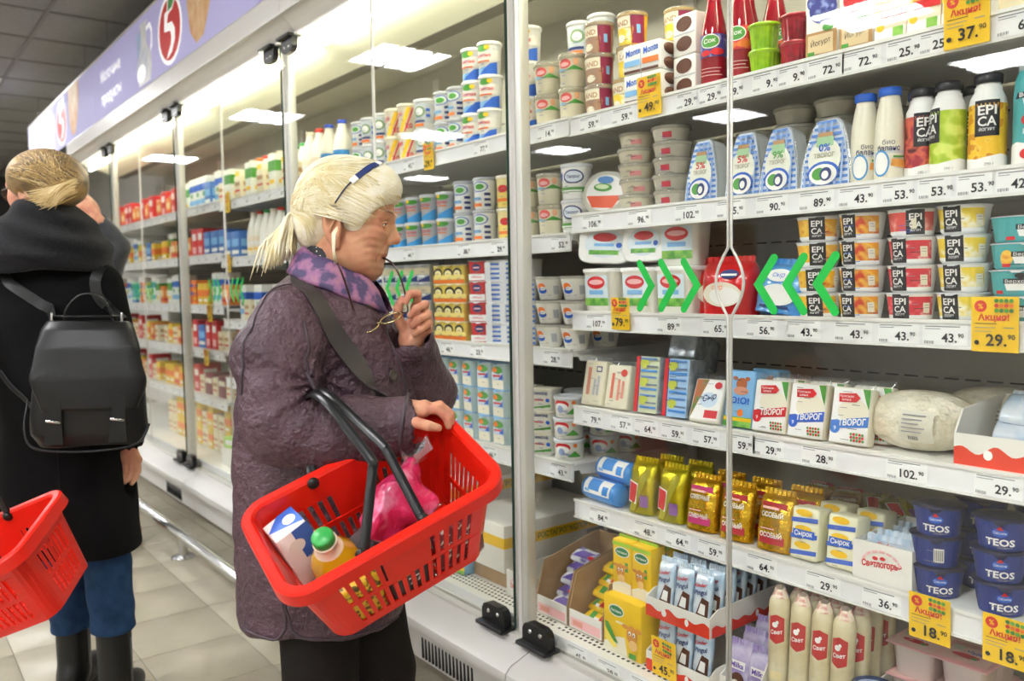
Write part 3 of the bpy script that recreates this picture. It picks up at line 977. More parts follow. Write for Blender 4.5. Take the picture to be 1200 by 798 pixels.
# --- lattice side pack: white card with round brown pot ends
mb = MB()
mb.box((0, 0, 0.05), (0.075, 0.1, 0.1), WHITE, 0.004)
pm = deco([('ell', 0.0, 0.027, 0.026, 0.018, BRN), ('ell', 0.0, 0.075, 0.026, 0.018, BRN), ('rect', -0.037, 0.049, 0.037, 0.053, GREY)], on_front(0.05))
kind('pot_end_pack', 'dessert_multipack', [('sleeve', mb.mesh('sleeve'), None), ('pot_ends', pm.mesh('pot_ends'), None)])

# --- bottles
def bottle(name, base, prof, body, cap, caph, capr, items, rlab, capz, extra=None):
    parts = [('body', MB().lathe(prof, body, 24).mesh('body'), None)]
    cm = MB().lathe([(capr, capz), (capr + 0.001, capz + 0.002), (capr + 0.001, capz + caph - 0.002), (capr - 0.001, capz + caph), (0, capz + caph)], cap, 24)
    parts.append(('cap', cm.mesh('cap'), None))
    if items:
        parts.append(('label', deco(items, on_cyl(rlab), seg=0.007).mesh('label'), None))
    kind(name, base, parts)
def prof_r(prof):
    def f(z):
        for (r0, z0), (r1, z1) in zip(prof, prof[1:]):
            if z0 <= z <= z1 and z1 > z0:
                return r0 + (r1 - r0) * (z - z0) / (z1 - z0)
        return prof[1][0]
    return f
P = [(0, 0), (0.027, 0.0), (0.031, 0.004), (0.031, 0.118), (0.029, 0.132), (0.0225, 0.146), (0.0225, 0.152), (0.020, 0.154), (0.020, 0.17)]
def epica_bottle(name, fruit, side=0.0):
    it = [('rect', -0.06, 0.022, 0.06, 0.120, fruit), ('poly', [(-0.06, 0.004), (0.06, 0.004), (0.06, 0.024), (0.02, 0.030), (-0.02, 0.022), (-0.06, 0.028)], WHITE),
          ('rect', side - 0.020, 0.062, side + 0.020, 0.126, BLK), ('text', 'EPI', side, 0.100, 0.017, WHITE, 'c', 0.029, 0.02), ('text', 'CA', side, 0.080, 0.017, WHITE, 'c', 0.029, 0.02), ('text', 'ЙОГУРТ', side, 0.071, 0.005, WHITE, 'c', 0.024, 0.02), ('text', '290 г', 0.0, 0.010, 0.005, GREYINK, 'c')]
    bottle(name, 'yogurt_bottle', P, WHITE, col('#24242a', 0.35), 0.017, 0.0225, it, prof_r(P), 0.158)
epica_bottle('epica_bottle_pomegranate', mat('pomegranate_print', '#a3253a', 0.45, vary=('#5e1a20', 34, 2, 0.45, 0.66, '#d8654c')), 0.004)
epica_bottle('epica_bottle_grape', GRAPE, -0.036)
epica_bottle('epica_bottle_mango', mat('mango_cube_print', '#f2c024', 0.45, vary=('#d98f12', 60, 1, 0.5, 0.6, '#f5cf46')), -0.004)
it = [('rect', -0.06, 0.012, 0.06, 0.150, TEAL), ('poly', [(-0.06, 0.004), (0.06, 0.004), (0.06, 0.04), (0.03, 0.046), (0, 0.036), (-0.03, 0.044), (-0.06, 0.036)], WHITE), ('poly', [(-0.034, 0.118), (0.034, 0.118), (0.03, 0.128), (-0.03, 0.128)], BLK), ('text', 'Верховье', 0, 0.120, 0.007, WHITE, 'c', 0.052, 0.02), ('poly', [(-0.02, 0.117), (0.02, 0.117), (0.016, 0.098), (-0.016, 0.098)], WHITE), ('text', 'Йогурт', 0, 0.056, 0.009, WHITE, 'c', 0.036, 0.02), ('ell', -0.012, 0.080, 0.009, 0.009, RED), ('ell', 0.010, 0.083, 0.011, 0.011, BLK), ('ell', -0.012, 0.022, 0.010, 0.009, RED), ('ell', 0.014, 0.020, 0.010, 0.009, NAVY), ('ell', 0, 0.137, 0.014, 0.007, BLK)]
bottle('teal_bottle', 'yogurt_bottle', [(0, 0), (0.027, 0.0), (0.032, 0.004), (0.032, 0.125), (0.029, 0.155), (0.024, 0.168)], TEAL, col('#a9b4b4'), 0.018, 0.024, it, prof_r([(0, 0), (0.027, 0.0), (0.032, 0.004), (0.032, 0.125), (0.029, 0.155), (0.024, 0.168)]), 0.166)
P2 = [(0, 0), (0.026, 0.0), (0.0285, 0.004), (0.0285, 0.085), (0.0265, 0.118), (0.022, 0.148), (0.0185, 0.164), (0.0185, 0.17)]
it = [('rect', -0.05, 0.055, 0.05, 0.060, LGREY), ('text', 'био', 0.0, 0.072, 0.010, col('#6a6f7a'), 'c'), ('text', 'баланс', 0.0, 0.060, 0.011, NAVY, 'c', 0.042, 0.01), ('ell', -0.014, 0.036, 0.016, 0.026, col('#4f9bd8')), ('ell', -0.014, 0.036, 0.013, 0.022, WHITE), ('poly', [(0.004, 0.03), (0.044, 0.024), (0.044, 0.040), (0.006, 0.044)], col('#e9a24a')), ('rect', 0.008, 0.046, 0.03, 0.05, GRN)]
bottle('kefir_bottle', 'kefir_bottle', P2, col('#efe9d4', 0.3), BLUE, 0.017, 0.0205, it, prof_r(P2), 0.168)
JUICE = mat('red_juice', '#8e1024', 0.08, spec=0.6, coat=0.5, vary=('#a3142a', 9, 2))
P3 = [(0, 0), (0.026, 0.0), (0.031, 0.006), (0.031, 0.12), (0.028, 0.15), (0.018, 0.195), (0.016, 0.21), (0.016, 0.225)]
def juice(name, lab, fruit):
    it = [('rect', -0.05, 0.072, 0.05, 0.125, lab), ('ell', -0.004, 0.108, 0.024, 0.017, WHITE), ('ell', -0.004, 0.108, 0.021, 0.0145, GRN), ('text', 'Сок', -0.004, 0.103, 0.010, WHITE, 'c', 0.028, 0.02, 0.1), ('ell', 0.014, 0.083, 0.016, 0.008, fruit), ('ell', -0.014, 0.081, 0.012, 0.007, fruit), ('rect', -0.024, 0.044, 0.022, 0.0455, PINK), ('rect', -0.024, 0.036, 0.018, 0.0375, PINK), ('rect', -0.024, 0.028, 0.024, 0.0295, PINK)]
    bottle(name, 'juice_bottle', P3, JUICE, RED, 0.018, 0.0175, it, prof_r(P3), 0.218)
juice('juice_blue', BERRY, RED)
juice('juice_red', mat('redcurrant_print', '#d42a30', 0.4, vary=('#f06a55', 70, 1, 0.5, 0.62)), ORG)
P4 = [(0, 0), (0.036, 0.0), (0.04, 0.005), (0.04, 0.12), (0.032, 0.165), (0.018, 0.205), (0.017, 0.225)]
def milk(name, cap, lab, body=None):
    it = [('rect', -0.06, 0.02, 0.06, 0.105, lab), ('rect', -0.03, 0.06, 0.03, 0.08, WHITE), ('rect', -0.02, 0.035, 0.02, 0.045, YEL)]
    bottle(name, 'milk_bottle', P4, body or col('#f2efe2', 0.35), cap, 0.016, 0.019, it, prof_r(P4), 0.218)
milk('milk_blue', col('#2f4fc0'), col('#3d8fd0'))
milk('milk_green', col('#3da050'), WHITE)
milk('milk_red', col('#cf3a30'), col('#f1dfc6'))
milk('milk_white', col('#e8dfc6'), col('#f3e8cf'))
milk('milk_orange', col('#e8853a'), col('#e9c8c0'))

# --- ribbed jelly cups
def jelly(name, h1, h2):
    m = mat(name + '_jelly', h1, 0.12, spec=0.6, coat=0.6, vary=(h2, 30, 2))
    pr = []
    mb = MB()
    n = 36
    o = []
    for z, r in ((0, 0.027), (0.03, 0.030), (0.050, 0.0325)):
        o.append([(r + (0.0009 if i % 2 else -0.0009)) for i in range(n)])
    vs, fs = [], []
    for (z, r), row in zip(((0, 0.027), (0.03, 0.030), (0.050, 0.0325)), o):
        vs += [(row[i] * math.cos(2 * math.pi * i / n), row[i] * math.sin(2 * math.pi * i / n), z) for i in range(n)]
    for j in range(2):
        for i in range(n):
            fs.append((j * n + i, j * n + (i + 1) % n, (j + 1) * n + (i + 1) % n, (j + 1) * n + i))
    fs.append(tuple(reversed(range(n))))
    mb.add(vs, fs, m, False)
    rm = MB().lathe([(0.033, 0.048), (0.0365, 0.050), (0.0365, 0.056), (0.034, 0.057), (0, 0.057)], m, 28)
    kind(name, 'jelly_cup', [('body', mb.mesh('body'), None), ('lid', rm.mesh('lid'), None)])
jelly('jelly_green', '#9ccb16', '#7fb010')
jelly('jelly_red', '#a3142c', '#7d0d20')

# --- cartons
def carton(name, base, w, d, h, body, items, bev=0.002, top=None, side=None):
    mb = MB().box((0, 0, h / 2), (w, d, h), body, bev)
    if top:
        mb.box((0, 0, h + 0.001), (w * 0.98, 0.004, 0.012), top)
    parts = [('body', mb.mesh('body'), None)]
    lm = deco(items, on_front(d / 2)) if items else None
    if side:
        lm = deco(side, lambda y, z, l: (w / 2 + l, y, z), lm)
    if lm:
        parts.append(('label', lm.mesh('label'), None))
    kind(name, base, parts)
def fruitbox(name, pic, bodyc=WHITE):
    carton(name, 'drink_carton', 0.070, 0.06, 0.165, bodyc, [('rect', -0.035, 0.0, 0.035, 0.06, TAN), ('rect', -0.035, 0.10, 0.035, 0.165, WHITE), ('ell', 0.004, 0.105, 0.031, 0.030, pic), ('ell', -0.018, 0.122, 0.014, 0.016, pic), ('ell', 0.016, 0.066, 0.013, 0.008, GRN), ('rect', -0.029, 0.014, 0.027, 0.054, col('#d9c39a')), ('text', 'Йогурт', 0.0, 0.030, 0.011, INK, 'c', 0.044, 0.0, 0.1), ('rect', -0.029, 0.012, -0.014, 0.020, GRN)])
fruitbox('carton_blueberry', BERRY)
fruitbox('carton_strawberry', BERRY2)
carton('carton_apricot', 'drink_carton', 0.062, 0.06, 0.15, col('#f7e7cf'), [('rect', -0.031, 0.05, 0.031, 0.15, VANIL), ('ell', 0.0, 0.085, 0.027, 0.03, APRI), ('rect', -0.031, 0.012, 0.031, 0.030, WHITE), ('ell', -0.019, 0.034, 0.008, 0.008, YEL), ('rect', -0.02, 0.05, 0.031, 0.066, RED), ('rect', 0.006, 0.012, 0.026, 0.03, MEADOW)])

# --- round cheese tubs, clear plastic
cup('round_cheese', 'cheese_tub', 0.049, 0.041, 0.040, CUPG, LIDC, [('rect', -0.012, 0.010, 0.012, 0.024, col('#c23a48'))], lidh=0.008)
cup('round_cheese_pale', 'cheese_tub', 0.049, 0.041, 0.040, col('#d9d2bb', 0.35), LIDC, [('rect', 0.0, 0.010, 0.030, 0.022, col('#dd8f8f'))], lidh=0.008)
cup('round_cheese_plain', 'cheese_tub', 0.049, 0.041, 0.040, CUPG, LIDC, (), lidh=0.008)

# --- gingham trapezoid cottage-cheese packs, standing on edge
def gingham(name, w, h, fat, textc):
    out = []
    for k in range(17):
        t = math.pi * k / 16
    prof = [(-0.5, 0.03), (-0.46, 0.0), (0.46, 0.0), (0.5, 0.03), (0.47, 0.35), (0.36, 0.72), (0.27, 0.93), (0.18, 1.0), (-0.18, 1.0), (-0.27, 0.93), (-0.36, 0.72), (-0.47, 0.35)]
    pts = [(p[0] * w, p[1] * h) for p in prof]
    mb = MB().prism(pts, 0.05, mat('clear_tray', '#dfe3e2', 0.2), (0, -0.02, 0))
    rim = MB().prism([(p[0] * 1.07, (p[1] - h / 2) * 1.04 + h / 2) for p in pts], 0.003, FILM, (0, -0.024, 0))
    def wx(z):
        zz = z / h
        return w * (0.5 - 0.03 * zz / 0.35 if zz < 0.35 else 0.47 - 0.11 * (zz - 0.35) / 0.37 if zz < 0.72 else 0.36 - 0.18 * (zz - 0.72) / 0.28)
    it = [('poly', [(p[0] * 0.98, (p[1] - h / 2) * 0.97 + h / 2) for p in pts], GINGH)]
    z = 0.006
    while z < h - 0.008:
        x = wx(z + 0.004) * 0.94
        it.append(('rect', -x, z, x, z + 0.006, col('#5d8ed8')))
        z += 0.013
    g2 = deco(it, on_front(0.0245))
    vb = []
    x = -w * 0.42
    while x < w * 0.42:
        zt = h * 0.95 if abs(x) < w * 0.2 else h * 0.66 if abs(x) < w * 0.36 else h * 0.33
        vb.append(('rect', x, 0.006, x + 0.005, zt, col('#9db9e6')))
        x += 0.014
    vb += [('ell', 0, h * 0.42, w * 0.33, h * 0.30, col('#eeeede')), ('rect', -w * 0.15, h * 0.74, w * 0.15, h * 0.80, TAN), ('rect', -w * 0.17, h * 0.60, w * 0.17, h * 0.74, col('#a7cfa0')), ('text', fat, 0, h * 0.53, h * 0.11, textc, 'c', None, 0.02), ('text', 'ТВОРОГ', 0, h * 0.44, h * 0.06, col('#a9a58f'), 'c', w * 0.42, 0.02),
           ('ell', 0, h * 0.21, w * 0.32, h * 0.17, BLUE), ('ell', 0, h * 0.19, w * 0.28, h * 0.15, WHITE), ('ell', -w * 0.08, h * 0.2, w * 0.14, h * 0.09, GRN), ('ell', w * 0.06, h * 0.19, w * 0.12, h * 0.10, NAVY), ('ell', w * 0.05, h * 0.18, w * 0.07, h * 0.06, WHITE)]
    g3 = deco(vb, on_front(0.0285))
    kind(name, 'cottage_cheese_pack', [('tray', mb.mesh('tray'), None), ('film', rim.mesh('film'), None), ('checked_print', g2.mesh('checked_print'), None), ('label', g3.mesh('label'), None)])
gingham('gingham_5', 0.096, 0.150, '5%', RED)
gingham('gingham_9', 0.096, 0.146, '9%', GRN)
gingham('gingham_0', 0.112, 0.146, '0%', BLUE)

# --- white oblong spread tubs
def tub(name, w, d, h, pic):
    sq = (5, 1.0, d / w)
    it = [('rect', -w * 0.36, h * 0.16, w * 0.36, h * 0.86, col('#dcebf2')), ('rect', -w * 0.36, h * 0.16, w * 0.36, h * 0.34, MEADOW), ('ell', -0.0, h * 0.70, w * 0.28, h * 0.15, RED), ('ell', 0, h * 0.71, w * 0.22, h * 0.06, PINK), ('rect', -w * 0.22, h * 0.42, w * 0.22, h * 0.52, SKY)]
    mb = MB().lathe([(0, 0), (w * 0.42, 0), (w * 0.44, 0.004), (w * 0.49, h - 0.008), (w * 0.5, h - 0.006), (w * 0.5, h)], col('#f1eee2', 0.35), 40, sq=sq)
    lb = MB().lathe([(w * 0.52, h - 0.008), (w * 0.525, h - 0.006), (w * 0.525, h + 0.002), (w * 0.50, h + 0.004), (w * 0.485, h + 0.002), (0, h + 0.002)], WHITE, 40, sq=sq)
    fm = lambda x, z, l: (x, -(0.44 + 0.06 * z / h) * d - l - 0.001, z)
    pr = deco(it, fm)
    tp = [('ell', 0, 0, w * 0.40, d * 0.38, col('#dfeaf0')), ('ell', 0, d * 0.16, w * 0.24, d * 0.12, RED), ('rect', -w * 0.30, -d * 0.30, w * 0.30, -d * 0.18, MEADOW), ('rect', -w * 0.2, -d * 0.08, w * 0.2, 0, SKY), ('ell', w * 0.30, -d * 0.05, w * 0.06, d * 0.07, BLUE)]
    top = deco(tp, lambda x, y, l: (x, y, h + 0.0025 + l))
    kind(name, 'spread_tub', [('body', mb.mesh('body'), None), ('lid', lb.mesh('lid'), None), ('label', pr.mesh('label'), None), ('lid_print', top.mesh('lid_print'), 1)])
tub('spread_tub', 0.118, 0.10, 0.118, 0)
tub('spread_tub_low', 0.150, 0.105, 0.105, 0)

# --- pillow bags
def pillow(name, base, w, d, h, m, items=None, flat_bottom=True, crimp=True, lean=0.0, puff=2.2, parts_extra=None, crimp_m=None):
    def f(u, v):
        z = v * h
        prof = (1 - abs(2 * v - 1) ** puff) ** 0.5 if 0 < v < 1 else 0.0
        if flat_bottom and v < 0.5:
            prof = max(prof, 0.82)
        a = 2 * math.pi * u
        ca, sa = math.cos(a), math.sin(a)
        k = (abs(ca) ** 3 + abs(sa) ** 3) ** (-1 / 3)
        wx = w / 2 * (0.90 + 0.10 * prof)
        return (wx * ca * k * (1 + 0.012 * math.sin(9 * z / h + a * 3)), (d / 2 * prof + 0.0008) * sa * k * (1 + 0.03 * math.sin(7 * v + 2 * a)) + lean * z, z)
    mb = MB().grid(f, 28, 16, m, closed_u=True)
    vs = [f(i / 28, 0) for i in range(28)]
    mb.add(vs, [tuple(reversed(range(28)))], m)
    parts = [('body', mb.mesh('body'), None)]
    if crimp:
        cm = MB()
        n = 14
        vs, fs = [], []
        for i in range(n + 1):
            x = -w * 0.46 + w * 0.92 * i / n
            y = lean * h + (0.0014 if i % 2 else -0.0014)
            vs += [(x, y, h - 0.002), (x, y + lean * 0.012, h + 0.012 + (0.002 if i % 2 else 0))]
        fs = [(2 * i, 2 * i + 2, 2 * i + 3, 2 * i + 1) for i in range(n)]
        cm.add(vs, fs, crimp_m or m)
        parts.append(('crimped_seal', cm.mesh('crimped_seal'), None))
    if items:
        def fm(x, z, l):
            v = max(0.02, min(0.98, z / h))
            prof = (1 - abs(2 * v - 1) ** puff) ** 0.5
            if flat_bottom and v < 0.5:
                prof = max(prof, 0.82)
            q = max(0.0, 1 - abs(x / (w / 2)) ** 3) ** (1 / 3)
            return (x, -(d / 2 * prof * 1.085) * q + lean * z - l - 0.0015, z)
        parts.append(('label', deco(items, fm, seg=0.012).mesh('label'), None))
    kind(name, base, parts)

BAGR = mat('red_bag_film', '#d5201f', 0.2, coat=0.4, bump=(30, 0.6, 0.006), vary=('#b3141a', 16, 2))
BAGB = mat('blue_bag_film', '#5ea9e0', 0.2, coat=0.4, bump=(30, 0.6, 0.006), vary=('#3f86cf', 16, 2))
pillow('cheese_bag_red', 'cheese_bag', 0.140, 0.09, 0.128, BAGR, [('ell', 0.0, 0.050, 0.052, 0.030, CREAM), ('ell', 0.008, 0.046, 0.040, 0.022, WHITE), ('ell', 0.02, 0.098, 0.024, 0.011, NAVY), ('rect', 0.0, 0.094, 0.04, 0.099, WHITE), ('text', 'сыр', -0.008, 0.062, 0.012, ORG, 'c')])
pillow('cheese_bag_blue', 'cheese_bag', 0.138, 0.09, 0.120, BAGB, [('ell', 0.006, 0.040, 0.046, 0.024, WHITE), ('ell', 0.0, 0.085, 0.034, 0.016, WHITE), ('text', 'сыр', 0.0, 0.080, 0.013, BLUE, 'c'), ('rect', -0.04, 0.010, 0.04, 0.016, NAVY)])

# --- leaning curd and butter packs
def flatpack(name, base, w, d, h, body, items, film=True, bev=0.006):
    mb = MB().box((0, 0, h / 2), (w, d, h), body, bev)
    parts = [('body', mb.mesh('body'), None)]
    if film:
        n = 12
        cm = MB()
        vs = []
        for i in range(n + 1):
            x = -w * 0.5 + w * i / n
            y = 0.002 if i % 2 else -0.002
            vs += [(x, y, h - 0.003), (x * 1.04, y * 2, h + 0.010 + (0.003 if i % 3 else 0))]
        cm.add(vs, [(2 * i, 2 * i + 2, 2 * i + 3, 2 * i + 1) for i in range(n)], FILM)
        parts.append(('film_end', cm.mesh('film_end'), None))
    q = random.Random(len(KINDS))
    items = list(items)
    for k in range(6):
        x0, zz = q.uniform(-0.36, 0.1) * w, h * q.uniform(0.05, 0.92)
        items.append(('rect', x0, zz, x0 + w * q.uniform(0.12, 0.26), zz + 0.0012, q.choice((GREYINK, GREYINK, INK))))
    parts.append(('label', deco(items, on_front(d / 2)).mesh('label'), None))
    kind(name, base, parts)
def curd(name, c1):
    it = [('rect', -0.041, 0.003, 0.041, 0.118, WHITE), ('ell', 0.006, 0.070, 0.034, 0.026, CREAM), ('poly', [(-0.041, 0.030), (0.041, 0.040), (0.041, 0.062), (-0.041, 0.048)], c1), ('text', 'ТВОРОГ', 0.006, 0.038, 0.013, WHITE, 'c', 0.060, 0.03, 0.11), ('ell', -0.030, 0.032, 0.011, 0.011, c1), ('text', '9', -0.030, 0.028, 0.009, WHITE, 'c'),
          ('poly', [(-0.026, 0.088), (0.012, 0.090), (0.020, 0.099), (0.010, 0.109), (-0.028, 0.106)], RED), ('text', 'Красная', -0.010, 0.099, 0.005, WHITE, 'c', 0.03), ('text', 'цена', -0.010, 0.092, 0.005, WHITE, 'c', 0.02), ('poly', [(0.024, 0.118), (0.041, 0.118), (0.041, 0.075), (0.034, 0.09)], GRN)]
    for k in range(3):
        for j in range(5):
            it.append(('ell', 0.010 + 0.0065 * j, 0.010 + 0.0065 * k, 0.0028, 0.0028, (GRN, RED)[(j + k) % 2]))
    flatpack(name, 'curd_pack', 0.086, 0.034, 0.121, CREAM, it)
curd('curd_red', RED)
curd('curd_blue', BLUE)
curd('curd_blue_pale', col('#3f7fd0'))
flatpack('butter_cream', 'butter_pack', 0.080, 0.04, 0.128, IVORY, [('rect', -0.024, 0.03, -0.012, 0.108, col('#d8907a')), ('rect', 0.0, 0.03, 0.008, 0.075, GREY), ('rect', 0.006, 0.096, 0.026, 0.112, NAVY), ('rect', 0.009, 0.099, 0.023, 0.109, CREAM), ('rect', 0.014, 0.03, 0.022, 0.085, GREY)])
flatpack('butter_red', 'butter_pack', 0.080, 0.04, 0.122, IVORY, [('text', 'Масло', 0.0, 0.05, 0.001, RED, 'c') , ('rect', -0.022, 0.028, -0.012, 0.098, col('#e0715c')), ('rect', 0.002, 0.024, 0.010, 0.082, col('#e58f7c')), ('rect', 0.016, 0.03, 0.024, 0.078, col('#e58f7c')), ('ell', 0.020, 0.100, 0.011, 0.010, col('#d9473c'))])
def striped(name, c0):
    it = [('rect', -0.036, 0.0, 0.038, 0.148, c0), ('rect', -0.038, 0.0, -0.026, 0.148, RED), ('rect', -0.026, 0.0, -0.023, 0.148, NAVY)]
    for k in range(3):
        z = 0.012 + 0.048 * k
        it += [('ell', -0.008, z + 0.022, 0.014, 0.013, col('#c6cf4e')), ('rect', -0.018, z, 0.036, z + 0.006, col('#4b8fd8')), ('rect', 0.0, z + 0.013, 0.036, z + 0.017, col('#6d7c9a')), ('rect', -0.018, z + 0.032, 0.034, z + 0.037, col('#5b86c4'))]
    flatpack(name, 'processed_cheese_pack', 0.078, 0.085, 0.15, SILV, it, film=False)
striped('striped_green', col('#cfd9b6'))
striped('striped_blue', col('#a9cdf0'))
flatpack('salad_cheese', 'cheese_tray', 0.086, 0.03, 0.112, col('#e8e3d2', 0.3), [('rect', -0.038, 0.006, 0.038, 0.108, WHITE), ('poly', [(-0.038, 0.006), (-0.038, 0.108), (-0.005, 0.108), (-0.024, 0.05)], mat('salad_print', '#56803c', 0.5, vary=('#b9663a', 40, 2))), ('ell', 0.004, 0.056, 0.024, 0.020, col('#cfe0ee')), ('text', 'Сыр', 0.006, 0.050, 0.016, NAVY, 'c', 0.036, 0.02, 0.3), ('rect', 0.0, 0.010, 0.036, 0.030, RED), ('ell', 0.024, 0.094, 0.010, 0.009, RED)])
flatpack('cow_pack', 'curd_snack_pack', 0.078, 0.05, 0.135, col('#84bbe8'), [('rect', -0.039, 0.0, 0.039, 0.024, MEADOW), ('rect', -0.039, 0.014, 0.039, 0.022, YEL), ('ell', 0.004, 0.102, 0.015, 0.015, col('#b5653a')), ('ell', 0.004, 0.086, 0.021, 0.010, col('#d99a80')), ('ell', -0.014, 0.115, 0.007, 0.005, col('#b5653a')), ('ell', 0.020, 0.115, 0.007, 0.005, col('#b5653a')), ('text', 'О!О!', 0.004, 0.056, 0.014, BLUE, 'c', 0.052, 0.03), ('ell', 0.008, 0.034, 0.008, 0.009, ORG)], film=False)

# --- gold-wrapped butter
def gold(name, foil, labc, word, w=0.088, h=0.128):
    it = [('rect', -w * 0.36, h * 0.12, w * 0.36, h * 0.86, labc), ('text', word, 0, h * 0.60, h * 0.085, WHITE, 'c', w * 0.62, 0.02), ('text', word, 0, h * 0.24, h * 0.085, WHITE, 'c', w * 0.62, 0.02), ('poly', [(-w * 0.36, h * 0.40), (w * 0.36, h * 0.46), (w * 0.36, h * 0.56), (-w * 0.36, h * 0.50)], foil), ('rect', -w * 0.30, h * 0.74, w * 0.18, h * 0.78, PINK), ('rect', -w * 0.30, h * 0.38, w * 0.10, h * 0.40, PINK)]
    pillow(name, 'butter_pack', w, 0.05, h, foil, it, puff=3.2)
gold('gold_red', GOLD, col('#b5323a'), 'ОСОБЫЙ')
gold('gold_pink', GOLD, col('#c73c78'), 'СЛИВОЧНЫЙ')
def goldslash(name):
    w, h = 0.084, 0.138
    it = [('poly', [(-0.030, 0.004), (-0.012, 0.004), (0.030, 0.115), (0.014, 0.125)], col('#a39a1c')), ('poly', [(-0.034, 0.030), (-0.008, 0.024), (-0.002, 0.080), (-0.032, 0.088)], WHITE), ('poly', [(-0.031, 0.033), (-0.010, 0.028), (-0.005, 0.077), (-0.030, 0.084)], RED), ('rect', 0.006, 0.02, 0.03, 0.05, col('#8a5aa0'))]
    pillow(name, 'butter_pack', w, 0.055, h, GOLDG, it, puff=3.0)
goldslash('gold_slash')
it = []
for k in range(3):
    z = 0.008 + 0.036 * k
    it += [('poly', [(-0.032, z), (0.032, z + 0.006), (0.032, z + 0.016), (-0.032, z + 0.010)], col('#4166c4')), ('ell', -0.002, z + 0.024, 0.020, 0.008, YEL)]
it += [('rect', -0.026, 0.048, 0.026, 0.066, BLUE), ('text', 'Сырок', 0, 0.052, 0.011, WHITE, 'c', 0.044, 0.02, 0.05)]
flatpack('syrok', 'processed_cheese_pack', 0.066, 0.06, 0.115, col('#ece9c8'), it, film=False)

# --- blue cheese rolls lying down
mb = MB()
mb.lathe([(0, -0.078), (0.016, -0.078), (0.031, -0.070), (0.033, -0.060), (0.033, 0.060), (0.031, 0.070), (0.016, 0.078), (0, 0.078)], mat('blue_film', '#2f86d6', 0.25, coat=0.3, bump=(40, 0.3, 0.003)), 24)
me = mb.mesh('body')
me.transform(Matrix.Rotation(math.pi / 2, 4, 'Y'))
me.transform(Matrix.Translation((0, 0, 0.033)))
lab = deco([('rect', -0.056, -0.020, 0.058, 0.022, WHITE), ('ell', -0.012, 0.012, 0.026, 0.022, col('#2f86d6')), ('ell', 0.036, -0.010, 0.014, 0.012, col('#2f86d6')), ('rect', -0.05, -0.016, -0.02, -0.006, SKY)], lambda x, s, l: (x, -(0.033 + l) * math.cos(s / 0.033 - 0.35), 0.033 + (0.033 + l) * math.sin(s / 0.033 + 0.35)), seg=None)
def rollmap(x, s, l):
    a = s / 0.033 + 0.5
    return (x, -(0.0335 + l) * math.cos(a), 0.033 + (0.0335 + l) * math.sin(a))
lm = MB()
for (x0, x1, s0, s1, m) in ((-0.056, 0.058, -0.022, 0.026, WHITE), (-0.036, 0.012, -0.012, 0.024, col('#2f86d6')), (0.026, 0.05, -0.018, 0.006, col('#2f86d6')), (-0.05, -0.03, -0.018, -0.01, SKY)):
    off = 0.0006 if m is WHITE else 0.0011
    vs, fs = [], []
    for i in range(7):
        s = s0 + (s1 - s0) * i / 6
        vs += [rollmap(x0, s, off), rollmap(x1, s, off)]
    lm.add(vs, [(2 * i, 2 * i + 1, 2 * i + 3, 2 * i + 2) for i in range(6)], m)
kind('blue_roll', 'cheese_roll', [('body', me, None), ('label', lm.mesh('label'), None)])

# --- small striped cups and four-packs of the second bay
def sqpack(name, base, w, h, body, items, lid=LGREY, d=None):
    cup(name, base, w / 2, w / 2 * 0.90, h, body, lid, items, sq=(6, 1.0, (d or w) / w), foil=True, n=32)
sqpack('yellow_pot', 'yogurt_cup', 0.058, 0.064, col('#ead25a'), [('ell', -0.004, 0.038, 0.019, 0.017, INK), ('ell', -0.004, 0.035, 0.014, 0.012, col('#f3e6a4')), ('rect', -0.026, 0.002, 0.026, 0.014, ORG), ('rect', -0.026, 0.016, 0.026, 0.030, col('#f0dd80'))], CREAM)
sqpack('red_pot', 'yogurt_cup', 0.070, 0.066, RED, [('rect', -0.032, 0.003, 0.032, 0.024, WHITE), ('ell', 0, 0.045, 0.018, 0.012, NAVY), ('rect', -0.012, 0.042, 0.012, 0.047, PINK), ('rect', -0.02, 0.010, 0.02, 0.016, PINK)], LGREY)
sqpack('stripe_pot', 'yogurt_cup', 0.070, 0.066, WHITE, [('rect', -0.034, 0.006 + 0.015 * k, 0.034, 0.013 + 0.015 * k, col('#4a78c6')) for k in range(4)] + [('rect', -0.034, 0.0, -0.010, 0.062, LGREY)], LGREY)
sqpack('grey_pot', 'yogurt_cup', 0.070, 0.066, GREY, [('rect', -0.033, 0.030, 0.033, 0.055, col('#cdbfa0')), ('poly', [(-0.033, 0.004), (0.033, 0.004), (0.033, 0.026)], NAVY), ('rect', -0.02, 0.02, 0.01, 0.027, WHITE)], LGREY)
cup('swirl_cup', 'sour_cream_cup', 0.047, 0.033, 0.068, col('#f1eee4'), LIDC, [('ell', -0.014, 0.036, 0.017, 0.018, WHITE), ('ell', -0.014, 0.040, 0.015, 0.011, ORG), ('ell', -0.010, 0.028, 0.015, 0.009, BLUE), ('ell', -0.008, 0.034, 0.010, 0.006, WHITE), ('rect', 0.024, 0.016, 0.042, 0.044, LGREY)] + [('rect', 0.026 + 0.003 * k, 0.018, 0.0275 + 0.003 * k, 0.042, GREYINK) for k in range(5)], lidh=0.006)
sqpack('glass_pot', 'dessert_pot', 0.066, 0.088, col('#c6dde0', 0.2), [('rect', -0.028, 0.004, 0.028, 0.032, CREAM), ('rect', -0.028, 0.032, 0.028, 0.06, col('#c9d6e6')), ('ell', 0.0, 0.066, 0.026, 0.012, GRN), ('ell', -0.012, 0.066, 0.012, 0.008, ORG), ('rect', -0.022, 0.044, 0.018, 0.05, RED), ('poly', [(0.004, 0.036), (0.028, 0.036), (0.028, 0.056)], BLUE)], SKY)
